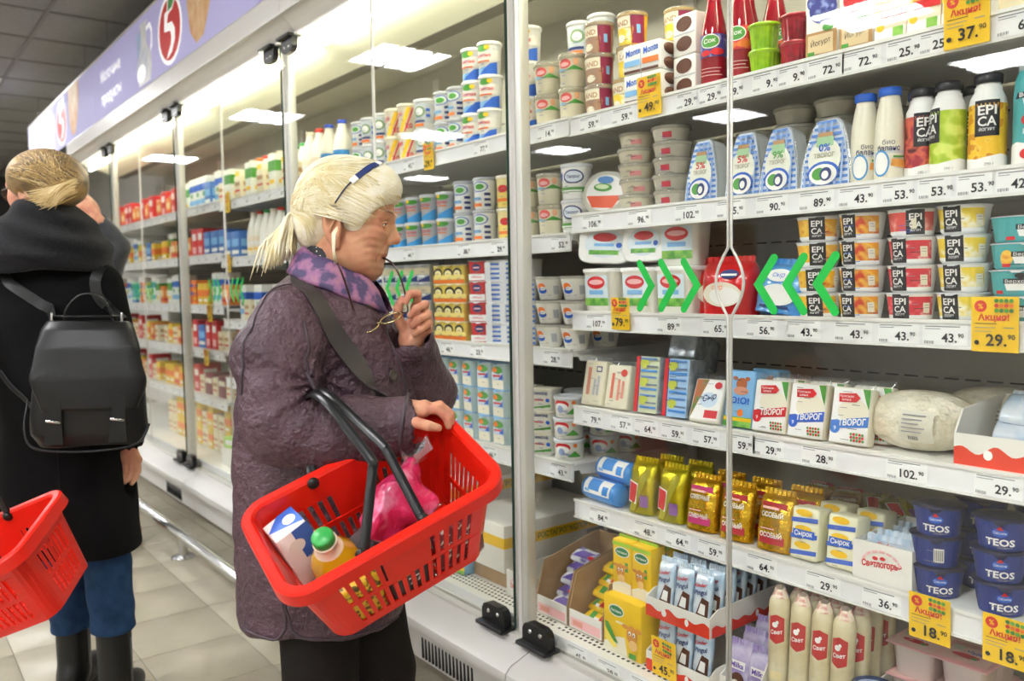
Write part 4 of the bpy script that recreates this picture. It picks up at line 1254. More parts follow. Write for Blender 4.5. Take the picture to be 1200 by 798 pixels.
sqpack('danone_pot', 'yogurt_cup', 0.076, 0.066, col('#f2f0e6'), [('text', 'DANONE', 0.0, 0.050, 0.009, NAVY, 'c', 0.05, 0.03), ('rect', -0.022, 0.032, 0.01, 0.036, RED), ('ell', 0.024, 0.034, 0.007, 0.006, BLUE), ('poly', [(-0.034, 0.006), (0.034, 0.014), (0.034, 0.022), (-0.02, 0.012)], GRN)], CREAM)
cup('red_arch_cup', 'cheese_cup', 0.045, 0.042, 0.060, col('#e9e7dc'), LGREY, [('ell', -0.006, 0.040, 0.026, 0.013, RED), ('ell', -0.006, 0.034, 0.022, 0.010, WHITE), ('ell', -0.008, 0.026, 0.010, 0.011, col('#8fa0c4')), ('poly', [(0.010, 0.012), (0.032, 0.030), (0.052, 0.012)], GRN), ('ell', 0.034, 0.046, 0.006, 0.006, ORG)], lidh=0.008)
# --- bread-like white cheese in a bag
def bun(u, v):
    a = 2 * math.pi * u
    t = math.pi * v
    k = 1 + 0.05 * math.sin(3 * a + 1) * math.sin(t) + 0.03 * math.sin(5 * a + 4 * t) + 0.022 * math.sin(9 * a - 7 * t) + 0.014 * math.sin(15 * a + 11 * t) * math.sin(t)
    x, y, z = math.cos(a) * math.sin(t) * k, math.sin(a) * math.sin(t) * k, math.cos(t)
    s = lambda q, p: math.copysign(abs(q) ** p, q)
    return (0.098 * s(x, 0.8), 0.072 * s(y, 0.85), 0.060 + 0.060 * s(z, 0.75))
CHEESE = mat('white_cheese', '#efe8d4', 0.4, sss=0.05, bump=(38, 1.0, 0.016), vary=('#e0d6bb', 26, 4), coat=0.3)
mb = MB().grid(bun, 56, 30, CHEESE, closed_u=True)
sheet = MB().grid(lambda u, v: (-0.01 + 0.065 * u, -0.0735 - 0.004 * math.sin(math.pi * u) - 0.012 * math.sin(math.pi * v), 0.028 + 0.062 * v), 6, 5, mat('sticker', '#d9d4c2', 0.4))
li = [('rect', 0.0, 0.08 - 0.008 * k, 0.045 - 0.006 * (k % 3), 0.0825 - 0.008 * k, GREYINK) for k in range(5)] + [('rect', 0.012 + 0.003 * k, 0.033, 0.0135 + 0.003 * k, 0.041, INK) for k in range(7)]
lm = deco(li, lambda x, z, l: (x - 0.002, -0.0765 - 0.012 * math.sin(math.pi * (z - 0.028) / 0.062) - l - 0.0025, z))
kind('cheese_loaf', 'cheese_loaf', [('body', mb.mesh('body'), None), ('sticker', sheet.mesh('sticker'), None), ('label', lm.mesh('label'), None)])

# --- open display trays
def tray(name, base, w, d, h, front_h, body, inner, items, wave=None, side_h=None):
    mb = MB()
    t = 0.003
    mb.bx(-w / 2, -d / 2, 0, w / 2, d / 2, t, inner)
    mb.bx(-w / 2, d / 2 - t, 0, w / 2, d / 2, h, inner)
    sh = side_h or h
    for s in (-1, 1):
        x = s * (w / 2 - t / 2)
        mb.prism([(-d / 2, 0), (d / 2, 0), (d / 2, h), (d / 2 - 0.02, h), (-d / 2 + 0.03, sh * 0.9), (-d / 2, front_h)], t, inner if name.startswith('card') else body, (x - t / 2, 0, 0), (0, 1, 0), (0, 0, 1), (1, 0, 0))
    fm = MB()
    n = 24
    def top(x):
        return front_h + (wave * math.sin(x / w * 14) if wave else 0)
    pts = [(-w / 2, 0), (w / 2, 0)] + [(w / 2 - w * k / n, top(w / 2 - w * k / n)) for k in range(n + 1)]
    fm.prism(pts, t, body, (0, -d / 2, 0))
    parts = [('tray', mb.mesh('tray'), None), ('front_flap', fm.mesh('front_flap'), None)]
    if items:
        parts.append(('label', deco(items, on_front(d / 2), seg=0.02).mesh('label'), None))
    kind(name, base, parts)
KRED = mat('display_red', '#dd3b22', 0.45)
def wave_poly(w, z0, zb, amp, ph=0.0, n=26):
    return [(-w / 2, z0), (w / 2, z0)] + [(w / 2 - w * k / n, zb + amp * math.sin(ph + k * 0.85) + amp * 0.6 * math.sin(k * 0.5)) for k in range(n + 1)]
def redtray(name, w, d, h, fh):
    it = [('rect', -w / 2, 0.0, w / 2, fh * 0.98, CARDW), ('poly', wave_poly(w * 0.998, 0.0, fh * 0.56, fh * 0.10), KRED), ('ell', -w * 0.2, fh * 0.44, 0.008, 0.009, WHITE), ('ell', w * 0.16, fh * 0.4, 0.006, 0.009, WHITE)]
    tray(name, 'display_tray', w, d, h, fh, CARDW, CARDW, it)
    sd = deco([('poly', wave_poly(d * 0.96, 0.001, fh * 0.5, fh * 0.09, 1.0, 40), KRED), ('ell', d * 0.1, fh * 0.4, 0.006, 0.009, WHITE)], lambda y, z, l: (w / 2 + 0.001 + l, y, z))
    KINDS[name][1].append(('side_print', sd.mesh('side_print'), None))
redtray('kinder_tray', 0.20, 0.30, 0.07, 0.048)
redtray('lilac_tray', 0.125, 0.30, 0.07, 0.048)
redtray('kinder_big_tray', 0.20, 0.22, 0.115, 0.062)
tray('card_tray_deep', 'display_tray', 0.135, 0.26, 0.20, 0.055, CARDW, CARD, [('rect', -0.06, 0.008, 0.06, 0.034, PINK), ('rect', -0.05, 0.013, -0.01, 0.028, col('#e39a86'))], side_h=0.17)
tray('white_tray', 'display_tray', 0.125, 0.22, 0.088, 0.082, CARDW, CARDW, [('text', 'Светлогорье', 0.0, 0.030, 0.013, RED, 'c', 0.085, 0.04, 0.1)] + [('poly', [(0.043 * math.cos(a0), 0.036 + 0.034 * math.sin(a0)), (0.043 * math.cos(a1), 0.036 + 0.034 * math.sin(a1)), (0.038 * math.cos(a1), 0.036 + 0.029 * math.sin(a1)), (0.038 * math.cos(a0), 0.036 + 0.029 * math.sin(a0))], PINK) for a0, a1 in [(0.25 + 0.38 * k, 0.25 + 0.38 * k + 0.3) for k in range(7)]] + [('ell', -0.012, 0.052, 0.006, 0.004, RED), ('ell', 0.004, 0.054, 0.006, 0.004, RED)])
tray('tube_tray', 'display_tray', 0.205, 0.27, 0.10, 0.05, CARDW, CARDW, None)

# --- snack bars standing in trays
def bar(name, film, items, w=0.05, h=0.125, d=0.022):
    pillow(name, 'snack_bar', w, d, h, film, items, flat_bottom=False, puff=4.0)
MILKF = mat('white_blue_film', '#e4ebf3', 0.22, metal=0.15, coat=0.3, bump=(45, 0.5, 0.005), vary=('#b9d3ea', 24, 2))
bar('milk_slice', MILKF, [('poly', [(-0.014, 0.020), (0.022, 0.020), (0.022, 0.066), (0.004, 0.072)], BRN), ('poly', [(-0.004, 0.034), (0.015, 0.032), (0.015, 0.056), (0.002, 0.058)], WHITE), ('text', 'Kinder', -0.002, 0.092, 0.009, RED, 'c', 0.034, 0.02, 0.2), ('text', 'Pingui', 0.0, 0.074, 0.012, NAVY, 'c', 0.034, 0.02, 0.2)])
bar('slice_lying', MILKF, [('text', 'Kinder', -0.010, 0.060, 0.010, RED, 'c', 0.034, 0.02), ('text', 'Молочный', 0.0, 0.044, 0.008, GREYINK, 'c', 0.052), ('text', 'ломтик', 0.0, 0.032, 0.008, GREYINK, 'c', 0.04), ('rect', 0.0, 0.008, 0.05, 0.022, BRN), ('ell', 0.022, 0.026, 0.02, 0.009, TAN)], w=0.12, h=0.072, d=0.03)
LILAC = mat('lilac_film', '#a592c9', 0.25, coat=0.3, bump=(40, 0.5, 0.005), vary=('#d5cfe8', 22, 2))
bar('lilac_bar', LILAC, [('rect', -0.02, 0.06, 0.02, 0.08, WHITE), ('text', 'Milka', 0, 0.064, 0.012, col('#6a4ca8'), 'c', 0.034, 0.03), ('ell', 0.004, 0.034, 0.018, 0.02, BRN), ('ell', 0.0, 0.026, 0.011, 0.011, CREAM)], w=0.062, h=0.115)
PURW = mat('purple_white_film', '#dcdce2', 0.22, coat=0.3, bump=(40, 0.5, 0.005), vary=('#7f74ad', 24, 1, 0.5, 0.6))
bar('purple_bar', PURW, [('poly', [(-0.045, 0.006), (0.0, 0.006), (0.03, 0.034), (-0.02, 0.034)], col('#6d5aa8')), ('ell', 0.025, 0.014, 0.012, 0.007, RED)], w=0.105, h=0.045, d=0.03)
YBAR = mat('yellow_film', '#edc324', 0.25, coat=0.3, bump=(40, 0.4, 0.005), vary=('#f3dd7a', 22, 1, 0.55, 0.65))
bar('yellow_bar', YBAR, [('rect', 0.005, 0.006, 0.045, 0.024, RED), ('rect', -0.03, 0.006, -0.012, 0.03, GRN), ('rect', -0.012, 0.004, 0.004, 0.012, WHITE)], w=0.11, h=0.04, d=0.03)
def giraffe(dx, dz, s):
    g = col('#d99032')
    return [('ell', dx, dz, 0.013 * s, 0.017 * s, g), ('ell', dx + 0.003 * s, dz - 0.017 * s, 0.010 * s, 0.009 * s, col('#efc27a')), ('ell', dx - 0.015 * s, dz + 0.012 * s, 0.008 * s, 0.004 * s, g), ('ell', dx + 0.016 * s, dz + 0.012 * s, 0.008 * s, 0.004 * s, g), ('ell', dx - 0.004 * s, dz + 0.003 * s, 0.003 * s, 0.004 * s, WHITE), ('ell', dx + 0.006 * s, dz + 0.003 * s, 0.003 * s, 0.004 * s, WHITE), ('ell', dx - 0.004 * s, dz + 0.002 * s, 0.0014 * s, 0.002 * s, INK), ('ell', dx + 0.006 * s, dz + 0.002 * s, 0.0014 * s, 0.002 * s, INK)]
GYEL = mat('giraffe_yellow', '#f0c512', 0.4)
def wedge(dx, dz, s):
    return [('poly', [(dx - 0.03 * s, dz), (dx - 0.012 * s, dz - 0.012 * s), (dx + 0.02 * s, dz - 0.04 * s), (dx - 0.006 * s, dz - 0.045 * s), (dx - 0.03 * s, dz - 0.03 * s)], GRN)]
carton('banana_box', 'snack_box', 0.135, 0.16, 0.150, GYEL, [('poly', [(-0.067, 0.001), (0.02, 0.001), (0.01, 0.05), (-0.02, 0.045), (-0.067, 0.02)], CREAM), ('ell', -0.020, 0.115, 0.028, 0.016, WHITE), ('ell', -0.020, 0.115, 0.025, 0.013, col('#2f7d4a')), ('text', 'Растишка', -0.020, 0.111, 0.007, WHITE, 'c', 0.038, 0.02), ('rect', -0.02, 0.084, 0.02, 0.089, CREAM), ('poly', [(-0.062, 0.078), (-0.048, 0.076), (-0.012, 0.028), (-0.03, 0.03), (-0.058, 0.06)], GRN), ('poly', [(-0.062, 0.062), (-0.05, 0.05), (-0.014, 0.018), (-0.03, 0.014), (-0.062, 0.034)], col('#f4d95a'))] + giraffe(0.038, 0.066, 1.5) + [('rect', 0.03, 0.006, 0.055, 0.02, GRN)])
carton('banana_carton', 'snack_carton', 0.066, 0.055, 0.142, GYEL, [('ell', 0.0, 0.110, 0.026, 0.014, WHITE), ('ell', 0.0, 0.110, 0.023, 0.0115, col('#2f7d4a')), ('text', 'Растишка', 0, 0.1065, 0.006, WHITE, 'c', 0.036, 0.02), ('rect', -0.033, 0.126, 0.033, 0.136, LIME), ('poly', [(-0.033, 0.0), (0.033, 0.0), (0.033, 0.028), (0.0, 0.034), (-0.033, 0.02)], CREAM), ('rect', 0.012, 0.06, 0.022, 0.085, GRN)] + giraffe(-0.004, 0.060, 1.15), top=LIME)

# --- paper tubes with a red six-sided label
PTUBE = mat('tube_paper', '#d9cfb0', 0.45, bump=(30, 0.25, 0.003), vary=('#c7b98f', 18, 3))
mb = MB()
mb.lathe([(0, 0), (0.0215, 0.0), (0.0235, 0.004), (0.0235, 0.225), (0.021, 0.235), (0.019, 0.239)], PTUBE, 20)
tm = MB()
tm.grid(lambda u, v: ((0.019 + 0.004 * math.sin(5 * 2 * math.pi * u) * v) * math.cos(2 * math.pi * u) * (1 - 0.5 * v), (0.019 + 0.004 * math.sin(5 * 2 * math.pi * u) * v) * math.sin(2 * math.pi * u) * (1 - 0.75 * v), 0.238 + 0.022 * v + 0.004 * math.sin(2 * math.pi * u)), 20, 3, mat('tube_crimp', '#e3d3c0', 0.4, vary=('#c98d84', 60, 2, 0.5, 0.6)), closed_u=True)
it = [('poly', [(-0.017, 0.198), (0.0, 0.205), (0.017, 0.198), (0.017, 0.148), (0.0, 0.140), (-0.017, 0.148)], col('#b92b2c')), ('text', 'Свет', 0, 0.160, 0.009, WHITE, 'c', 0.026, 0.02, 0.15), ('ell', -0.003, 0.182, 0.006, 0.006, WHITE), ('ell', 0.002, 0.188, 0.003, 0.004, WHITE), ('rect', -0.012, 0.03, 0.012, 0.055, col('#e0bd5a')), ('rect', -0.012, 0.062, 0.012, 0.08, col('#e5d5a2'))]
kind('paper_tube', 'glazed_curd_tube', [('body', mb.mesh('body'), None), ('crimped_end', tm.mesh('crimped_end'), None), ('label', deco(it, on_cyl(lambda z: 0.0235), seg=0.005).mesh('label'), None)])

# --- four-packs of pink-lidded pots, seen from above
POTS = [('pot', MB().lathe([(0, 0), (0.030, 0), (0.033, 0.004), (0.039, 0.062), (0.042, 0.066)], col('#e9d8d2', 0.3), 32, c=(sx * 0.045, sy * 0.045, 0), sq=(6, 1, 1)).mesh('pot'), None) for sx in (-1, 1) for sy in (-1, 1)]
fl = MB().box((0, 0, 0.068), (0.182, 0.182, 0.003), PINK, 0.001)
it = []
for sx in (-1, 1):
    for sy in (-1, 1):
        cx, cy = sx * 0.045, sy * 0.045
        it += [('rect', cx - 0.040, cy - 0.040, cx + 0.040, cy + 0.040, col('#f3cdc6')), ('text', 'Чудо', cx + 0.006, cy + 0.010, 0.013, BLUE, 'c', 0.034, 0.02, 0.1), ('ell', cx - 0.004, cy - 0.008, 0.024, 0.010, STRAW), ('rect', cx - 0.036, cy + 0.012, cx - 0.018, cy + 0.034, col('#cfd4c4')), ('ell', cx + 0.012, cy - 0.014, 0.006, 0.005, GRN)]
lm = deco(it, lambda x, y, l: (x, y, 0.0697 + l))
kind('pink_fourpack', 'dessert_fourpack', POTS + [('lid_sheet', fl.mesh('lid_sheet'), None), ('label', lm.mesh('label'), 4)])
fl2 = MB().box((0, 0, 0.068), (0.182, 0.182, 0.003), YEL, 0.001)
it = []
for sx in (-1, 1):
    for sy in (-1, 1):
        cx, cy = sx * 0.045, sy * 0.045
        it += [('rect', cx - 0.036, cy - 0.036, cx + 0.036, cy + 0.036, col('#f6e08a')), ('text', 'Чудо', cx + 0.004, cy + 0.008, 0.013, col('#b8860b'), 'c', 0.034, 0.02, 0.1), ('ell', cx, cy - 0.012, 0.02, 0.009, APRI)]
kind('yellow_fourpack', 'dessert_fourpack', POTS + [('lid_sheet', fl2.mesh('lid_sheet'), None), ('label', deco(it, lambda x, y, l: (x, y, 0.0697 + l)).mesh('label'), 4)])
cup('dark_lid_cup', 'yogurt_cup', 0.04, 0.034, 0.05, col('#d6d9e2'), col('#39486e', 0.3), (), lidh=0.006)
bl = deco([('ell', 0, 0, 0.032, 0.024, col('#9fb4d8')), ('ell', 0, 0, 0.022, 0.016, NAVY), ('text', 'био', 0, -0.006, 0.012, WHITE, 'c')], lambda x, y, l: (x, y, 0.0515 + l))
KINDS['dark_lid_cup'][1].append(('lid_print', bl.mesh('lid_print'), 1))

# --- shallow oval tray with a printed film, leaning
mb = MB().lathe([(0, 0.028), (0.046, 0.028), (0.050, 0.024), (0.056, 0.004), (0.062, 0.0), (0.062, -0.002), (0, -0.002)], col('#e4e0d2', 0.3), 32, sq=(2.6, 1.15, 1.0))
me = mb.mesh('tray')
lm = deco([('ell', 0, 0, 0.060, 0.052, WHITE), ('poly', [(-0.056, -0.014), (0.058, -0.006), (0.036, -0.044), (-0.03, -0.046)], col('#dd5a3a')), ('ell', -0.01, 0.014, 0.030, 0.012, GRN), ('ell', -0.012, 0.016, 0.022, 0.007, col('#d9e8c0')), ('ell', -0.006, 0.036, 0.026, 0.011, col('#5a8cc8'))], lambda x, y, l: (x, -y, -0.0025 - l))
lmm = lm.mesh('label')
for q in (me, lmm):
    q.transform(Matrix.Rotation(-math.pi / 2, 4, 'X'))
    q.transform(Matrix.Translation((0, 0, 0.062)))
kind('oval_tray', 'cheese_tray', [('tray', me, None), ('label', lmm, None)])

# --- large white shipping cartons with a yellow band
def shipping(name, w, d, h, zb):
    mb = MB().box((0, 0, h / 2), (w, d, h), CARDW, 0.003)
    tp = MB().bx(-w / 2 - 0.001, -d / 2 - 0.001, zb, w / 2 + 0.001, d / 2 + 0.001, zb + 0.035, YEL)
    wr = deco([('text', 'РОСТАГРОЭКСПОРТ', 0.03, zb + 0.009, 0.018, col('#5d6b2a'), 'c', 0.24, 0.03), ('rect', 0.13, 0.03, 0.21, 0.075, GREYINK), ('ell', -0.175, zb + 0.017, 0.012, 0.012, GRN)] + [('rect', 0.133 + 0.008 * k, 0.033, 0.136 + 0.008 * k, 0.072, WHITE) for k in range(10)], lambda y, z, l: (w / 2 + 0.0012 + l, y, z))
    kind(name, 'shipping_carton', [('box', mb.mesh('box'), None), ('yellow_band', tp.mesh('yellow_band'), None), ('lettering', wr.mesh('lettering'), None)])
shipping('shipping_low', 0.28, 0.46, 0.155, 0.080)
shipping('shipping_high', 0.28, 0.46, 0.235, 0.185)

# --- simple goods of the far bays: one mesh with its printed bands
def farbox(name, base, w, d, h, c0, bands):
    mb = MB().box((0, 0, h / 2), (w, d, h), col(c0), 0.003)
    deco(bands, on_front(d / 2), mb)
    deco([(b[0], b[1] * d / w, b[2], b[3] * d / w, b[4], b[5]) for b in bands if b[0] == 'rect'], lambda y, z, l: (w / 2 + l, y, z), mb)
    kind(name, base, [('body', mb.mesh(base), None)])
farbox('far_red_pack', 'cheese_pack', 0.10, 0.14, 0.17, '#cf2b2c', [('rect', -0.03, 0.10, 0.03, 0.14, WHITE), ('rect', -0.03, 0.02, 0.03, 0.06, PINK)])
farbox('far_blue_pack', 'yogurt_pack', 0.12, 0.14, 0.14, '#3f72b8', [('rect', -0.05, 0.06, 0.05, 0.10, SKY), ('rect', -0.05, 0.02, 0.05, 0.04, WHITE)])
farbox('far_yellow_pack', 'curd_pack', 0.09, 0.14, 0.13, '#e8c132', [('rect', -0.045, 0.05, 0.045, 0.09, ORG), ('rect', -0.03, 0.02, 0.03, 0.035, WHITE)])
farbox('far_orange_pack', 'cheese_pack', 0.10, 0.14, 0.12, '#e58536', [('rect', -0.04, 0.05, 0.04, 0.09, col('#f3d9a0')), ('rect', -0.05, 0.02, 0.05, 0.035, RED)])
farbox('far_white_pack', 'milk_carton', 0.10, 0.10, 0.19, '#ecebe4', [('rect', -0.05, 0.11, 0.05, 0.15, BLUE), ('rect', -0.05, 0.03, 0.05, 0.06, SKY), ('rect', -0.02, 0.075, 0.02, 0.10, GRN)])
farbox('far_green_pack', 'milk_carton', 0.09, 0.10, 0.17, '#e6eadf', [('rect', -0.045, 0.09, 0.045, 0.14, GRN), ('rect', -0.03, 0.03, 0.03, 0.05, YEL)])
farbox('far_cream_pack', 'butter_pack', 0.09, 0.14, 0.11, '#e7ddba', [('rect', -0.035, 0.06, 0.035, 0.08, TAN), ('rect', -0.035, 0.03, 0.035, 0.04, RED)])
farbox('far_wine_pack', 'sausage_pack', 0.12, 0.14, 0.13, '#7c1f30', [('rect', -0.05, 0.07, 0.05, 0.10, CREAM)])
farbox('far_checker', 'curd_snack_box', 0.11, 0.14, 0.15, '#e9791f', [('rect', -0.055, 0.06 + 0.05 * k, 0.0, 0.075 + 0.05 * k, BLUE) for k in range(2)] + [('rect', 0.0, 0.03 + 0.05 * k, 0.055, 0.045 + 0.05 * k, YEL) for k in range(2)])
farbox('far_lime_pack', 'salad_pack', 0.14, 0.16, 0.06, '#9fce58', [('rect', -0.05, 0.02, 0.05, 0.045, WHITE)])
# ------------------------------------------------------------------ goods on the shelves
rnd = random.Random(11)
KH = {}
def kh(kn):
    """height of a kind's meshes"""
    if kn not in KH:
        KH[kn] = max(v.co.z for _, me, _ in KINDS[kn][1] for v in me.vertices)
    return KH[kn]

def stacks(kn, xs, z, n, look, cat, where, group, y=1.645, dh=None, jit=0.0025, ends=('leftmost', 'rightmost'), colw='column', turn=0.12, names=None):
    """columns of n equal things: every one is a thing with its own label"""
    dh = dh or (kh(kn) - 0.002)
    for i, x in enumerate(xs):
        k = n[i] if isinstance(n, (list, tuple)) else n
        kk = kn if not isinstance(kn, dict) else kn[i]
        for j in range(k):
            lw = lvl_words(j, k)
            pw = pos_words(i, len(xs), ends)
            lab = look + (', ' + lw if lw else '') + ((' of ' if lw else ', ') + pw + ' ' + colw if pw else '') + ', ' + where
            for w0, w1 in ((' from left column', ' column'), (' one of ', ' of '), (' from bottom of', ' up in'), ('sour cream cup', 'cup')):
                if len(lab.replace(',', ' ').split()) > 16:
                    lab = lab.replace(w0, w1)
            place(kk, lab, cat, (x + rnd.uniform(-jit, jit), y + rnd.uniform(-jit, jit), z + dh * j + 0.0008), rnd.uniform(-turn, turn), group)

Z0, Z1, Z2, Z3 = SHELF_Z[0], SHELF_Z[1], SHELF_Z[2], SHELF_Z[3]

# --- nearest cabinet, top shelf
T = 'top shelf'
stacks('cream_cup', [-1.912, -1.802], Z1[0], 2, 'cream cup with red crest and green hill', 'cup', 'top shelf by post', 'cream cups on the top shelf', y=1.64)
stacks('dessert_brown', [-1.698], Z0[0], 3, 'brown dessert cup with wine-red side', 'cup', 'top shelf beside yellow dessert cups', 'dessert cups', y=1.645)
for j, (x, y2) in enumerate(((-1.605, 1.66), (-1.592, 1.665), (-1.585, 1.66))):
    place('dessert_yellow', 'yellow dessert cup with wine-red swoosh, %s, stacked right of brown ones' % lvl_words(j, 3), 'cup', (x, y2, Z0[0] + 0.084 * j + 0.001), 0.5 if j == 1 else -0.15, 'dessert cups')
for j in range(3):
    place('dessert_yellow', 'yellow dessert cup, %s, stacked behind the card dessert packs' % lvl_words(j, 3), 'cup', (-1.488, 1.735, Z0[0] + 0.084 * j + 0.001), -0.1, 'dessert cups')
for j in range(2):
    place('monte_pack', 'white card dessert pack with blue lettering, %s of two on top shelf' % lvl_words(j, 2), 'dessert pack', (-1.497 - 0.002 * j, 1.668 + 0.004, Z0[0] + 0.075 * j + 0.001), 0.10, 'dessert packs')
for j in range(2):
    place('pot_end_pack', 'white card pack showing brown round pot ends, %s, beside red juice' % lvl_words(j, 2), 'dessert pack', (-1.385, 1.685, Z0[0] + 0.102 * j + 0.001), -0.05, 'dessert packs')
place('juice_blue', 'dark red juice bottle with blue berry label, top shelf', 'bottle', (-1.300, 1.64, Z0[0] + 0.001), 0.1, 'red juice bottles')
place('juice_red', 'red juice bottle with orange-red berry label beside the glass edge, top shelf', 'bottle', (-1.222, 1.64, Z0[0] + 0.001), 0.0, 'red juice bottles')
place('juice_red', 'red juice bottle behind the green jelly cups, top shelf', 'bottle', (-1.185, 1.72, Z0[0] + 0.001), 0.3, 'red juice bottles')
place('juice_blue', 'red juice bottle standing behind the two front juice bottles', 'bottle', (-1.262, 1.72, Z0[0] + 0.001), 0.3, 'red juice bottles')
stacks('jelly_green', [-1.152], Z0[0], 2, 'lime green ribbed jelly cup', 'cup', 'top shelf by red juice', 'jelly cups', y=1.635, dh=0.058)
stacks('jelly_red', [-1.074], Z0[0], 2, 'dark red ribbed jelly cup', 'cup', 'top shelf beside blueberry carton', 'jelly cups', y=1.635, dh=0.058)
place('jelly_green', 'lime green jelly cup in the second row, behind the green pair', 'cup', (-1.137, 1.71, Z0[0] + 0.001), 0, 'jelly cups')
place('jelly_red', 'dark red jelly cup in the second row, behind the red pair', 'cup', (-1.063, 1.71, Z0[0] + 0.001), 0, 'jelly cups')
place('carton_blueberry', 'drink carton with blueberry picture, top shelf', 'carton', (-0.999, 1.64, Z0[0] + 0.001), 0.05, 'drink cartons')
place('carton_strawberry', 'drink carton with red strawberry picture, top shelf', 'carton', (-0.922, 1.64, Z0[0] + 0.001), 0.05, 'drink cartons')
for i, x in enumerate((-0.850, -0.785, -0.720)):
    place('carton_apricot', 'pale carton with apricot picture and red corner, %s of three, top shelf' % pos_words(i, 3), 'carton', (x, 1.64, Z0[0] + 0.001), 0.03, 'drink cartons')
place('far_cream_pack', 'beige pack at the right end of the top shelf', 'pack', (-0.60, 1.66, Z0[0] + 0.001), 0, 'drink cartons')

# --- nearest cabinet, second shelf
z = Z0[1]
place('oval_tray', 'shallow oval cheese tray with red and green film, leaning on the cups', 'tray', (-1.690, 1.635, z + 0.003), 0, 'cheese tubs on the second shelf', rot=(-0.28, 0.12, 0.25))
stacks('round_cheese_pale', [-1.572], z, 5, 'round cheese tub with small red tag', 'tub', 'left stack, second shelf', 'cheese tubs on the second shelf', y=1.66)
stacks('round_cheese', [-1.450], z, 5, 'round cheese tub with dark red tag', 'tub', 'right stack, second shelf', 'cheese tubs on the second shelf', y=1.66)
for kn, x, lab in (('gingham_5', -1.322, 'blue checked cottage cheese pack marked 5%, leftmost of four'), ('gingham_5', -1.200, 'blue checked cottage cheese pack marked 5%, right of the glass edge'), ('gingham_9', -1.106, 'blue checked cottage cheese pack with green 9%'), ('gingham_0', -0.992, 'wide blue checked cottage cheese pack marked 0%')):
    place(kn, lab, 'cheese pack', (x, 1.64, z + 0.001), 0.02, 'checked cottage cheese packs', rot=(-0.10, 0, 0.04))
for i, (x, n) in enumerate(((-1.262, 4), (-1.152, 5), (-1.045, 5), (-0.935, 5))):
    for j in range(n):
        place('round_cheese_plain', 'plain cloudy tub behind the checked packs, %s, %s stack' % (lvl_words(j, n), pos_words(i, 4)), 'tub', (x + 0.004 * (j % 2), 1.755, z + 0.0425 * j + 0.001), 0.2 * j, 'plain tubs behind the checked packs')
place('kefir_bottle', 'white kefir bottle with blue cap, left of two on second shelf', 'bottle', (-0.914, 1.64, z + 0.001), 0.25, 'kefir bottles')
place('kefir_bottle', 'white kefir bottle with blue cap, right of two on second shelf', 'bottle', (-0.855, 1.625, z + 0.001), 0.05, 'kefir bottles')
place('kefir_bottle', 'white kefir bottle with blue cap in the row behind', 'bottle', (-0.838, 1.71, z + 0.001), 0.05, 'kefir bottles')
place('epica_bottle_pomegranate', 'yogurt bottle with dark pomegranate picture, black cap', 'bottle', (-0.800, 1.645, z + 0.001), 0.1, 'yogurt bottles')
place('epica_bottle_grape', 'yogurt bottle with green grape picture, black cap', 'bottle', (-0.744, 1.63, z + 0.001), 0.1, 'yogurt bottles')
place('epica_bottle_mango', 'yogurt bottle with yellow mango cube picture, black cap', 'bottle', (-0.674, 1.63, z + 0.001), 0.1, 'yogurt bottles')
place('teal_bottle', 'teal yogurt bottle with dark crest and berries', 'bottle', (-0.598, 1.63, z + 0.001), 0.05, 'yogurt bottles')
place('epica_bottle_mango', 'yogurt bottle with mango picture in the row behind the grape one', 'bottle', (-0.735, 1.715, z + 0.001), 0.1, 'yogurt bottles')

# --- nearest cabinet, third shelf
z = Z0[2]
for i, x in enumerate((-1.680, -1.553, -1.428)):
    place('spread_tub', 'tall white spread tub with meadow print, %s of three on third shelf' % pos_words(i, 3), 'tub', (x, 1.655 + 0.02 * (i > 0), z + 0.001), 0.05, 'spread tubs')
place('spread_tub_low', 'white spread tub on its side, lid facing out, left on the tubs', 'tub', (-1.690, 1.715, z + 0.178), 0, 'spread tubs', rot=(1.45, 0.05, 0.35))
place('spread_tub', 'white spread tub lying on its side, middle of the top row', 'tub', (-1.553, 1.74, z + 0.175), 0, 'spread tubs', rot=(1.45, 0.0, 0.30))
place('spread_tub', 'white spread tub standing on the right end of the tub row', 'tub', (-1.432, 1.69, z + 0.1225), 0.25, 'spread tubs')
place('cheese_bag_red', 'red film bag of white cheese behind the glass handles', 'bag', (-1.262, 1.66, z + 0.001), 0.1, 'cheese bags')
place('cheese_bag_red', 'red film cheese bag lying left of the front red bag, half hidden', 'bag', (-1.345, 1.73, z + 0.001), 0.4, 'cheese bags')
place('cheese_bag_blue', 'blue film bag of white cheese, left of the apricot cups', 'bag', (-1.120, 1.66, z + 0.001), -0.08, 'cheese bags', rot=(-0.25, 0.1, -0.08))
place('cheese_bag_blue', 'blue film cheese bag in the second row', 'bag', (-1.165, 1.77, z + 0.001), 0.1, 'cheese bags')
for i, (kn, fr) in enumerate((('epica_apricot', 'apricot'), ('epica_mango', 'mango'), ('epica_strawberry', 'strawberry'), ('epica_vanilla', 'vanilla'))):
    x = (-1.018, -0.920, -0.815, -0.717)[i]
    for j in range(4):
        kk = 'epica_grapefruit' if (i == 2 and j == 3) else kn
        nm = 'grapefruit' if kk == 'epica_grapefruit' else fr
        place(kk, '%s yogurt cup with black square, %s of the %s stack, third shelf' % (nm, lvl_words(j, 4), fr), 'cup', (x + rnd.uniform(-0.002, 0.002), 1.645, z + 0.0545 * j + 0.001), (-0.12, -0.22, -0.25, -0.30)[i] + rnd.uniform(-0.14, 0.14), 'yogurt cups on the third shelf')
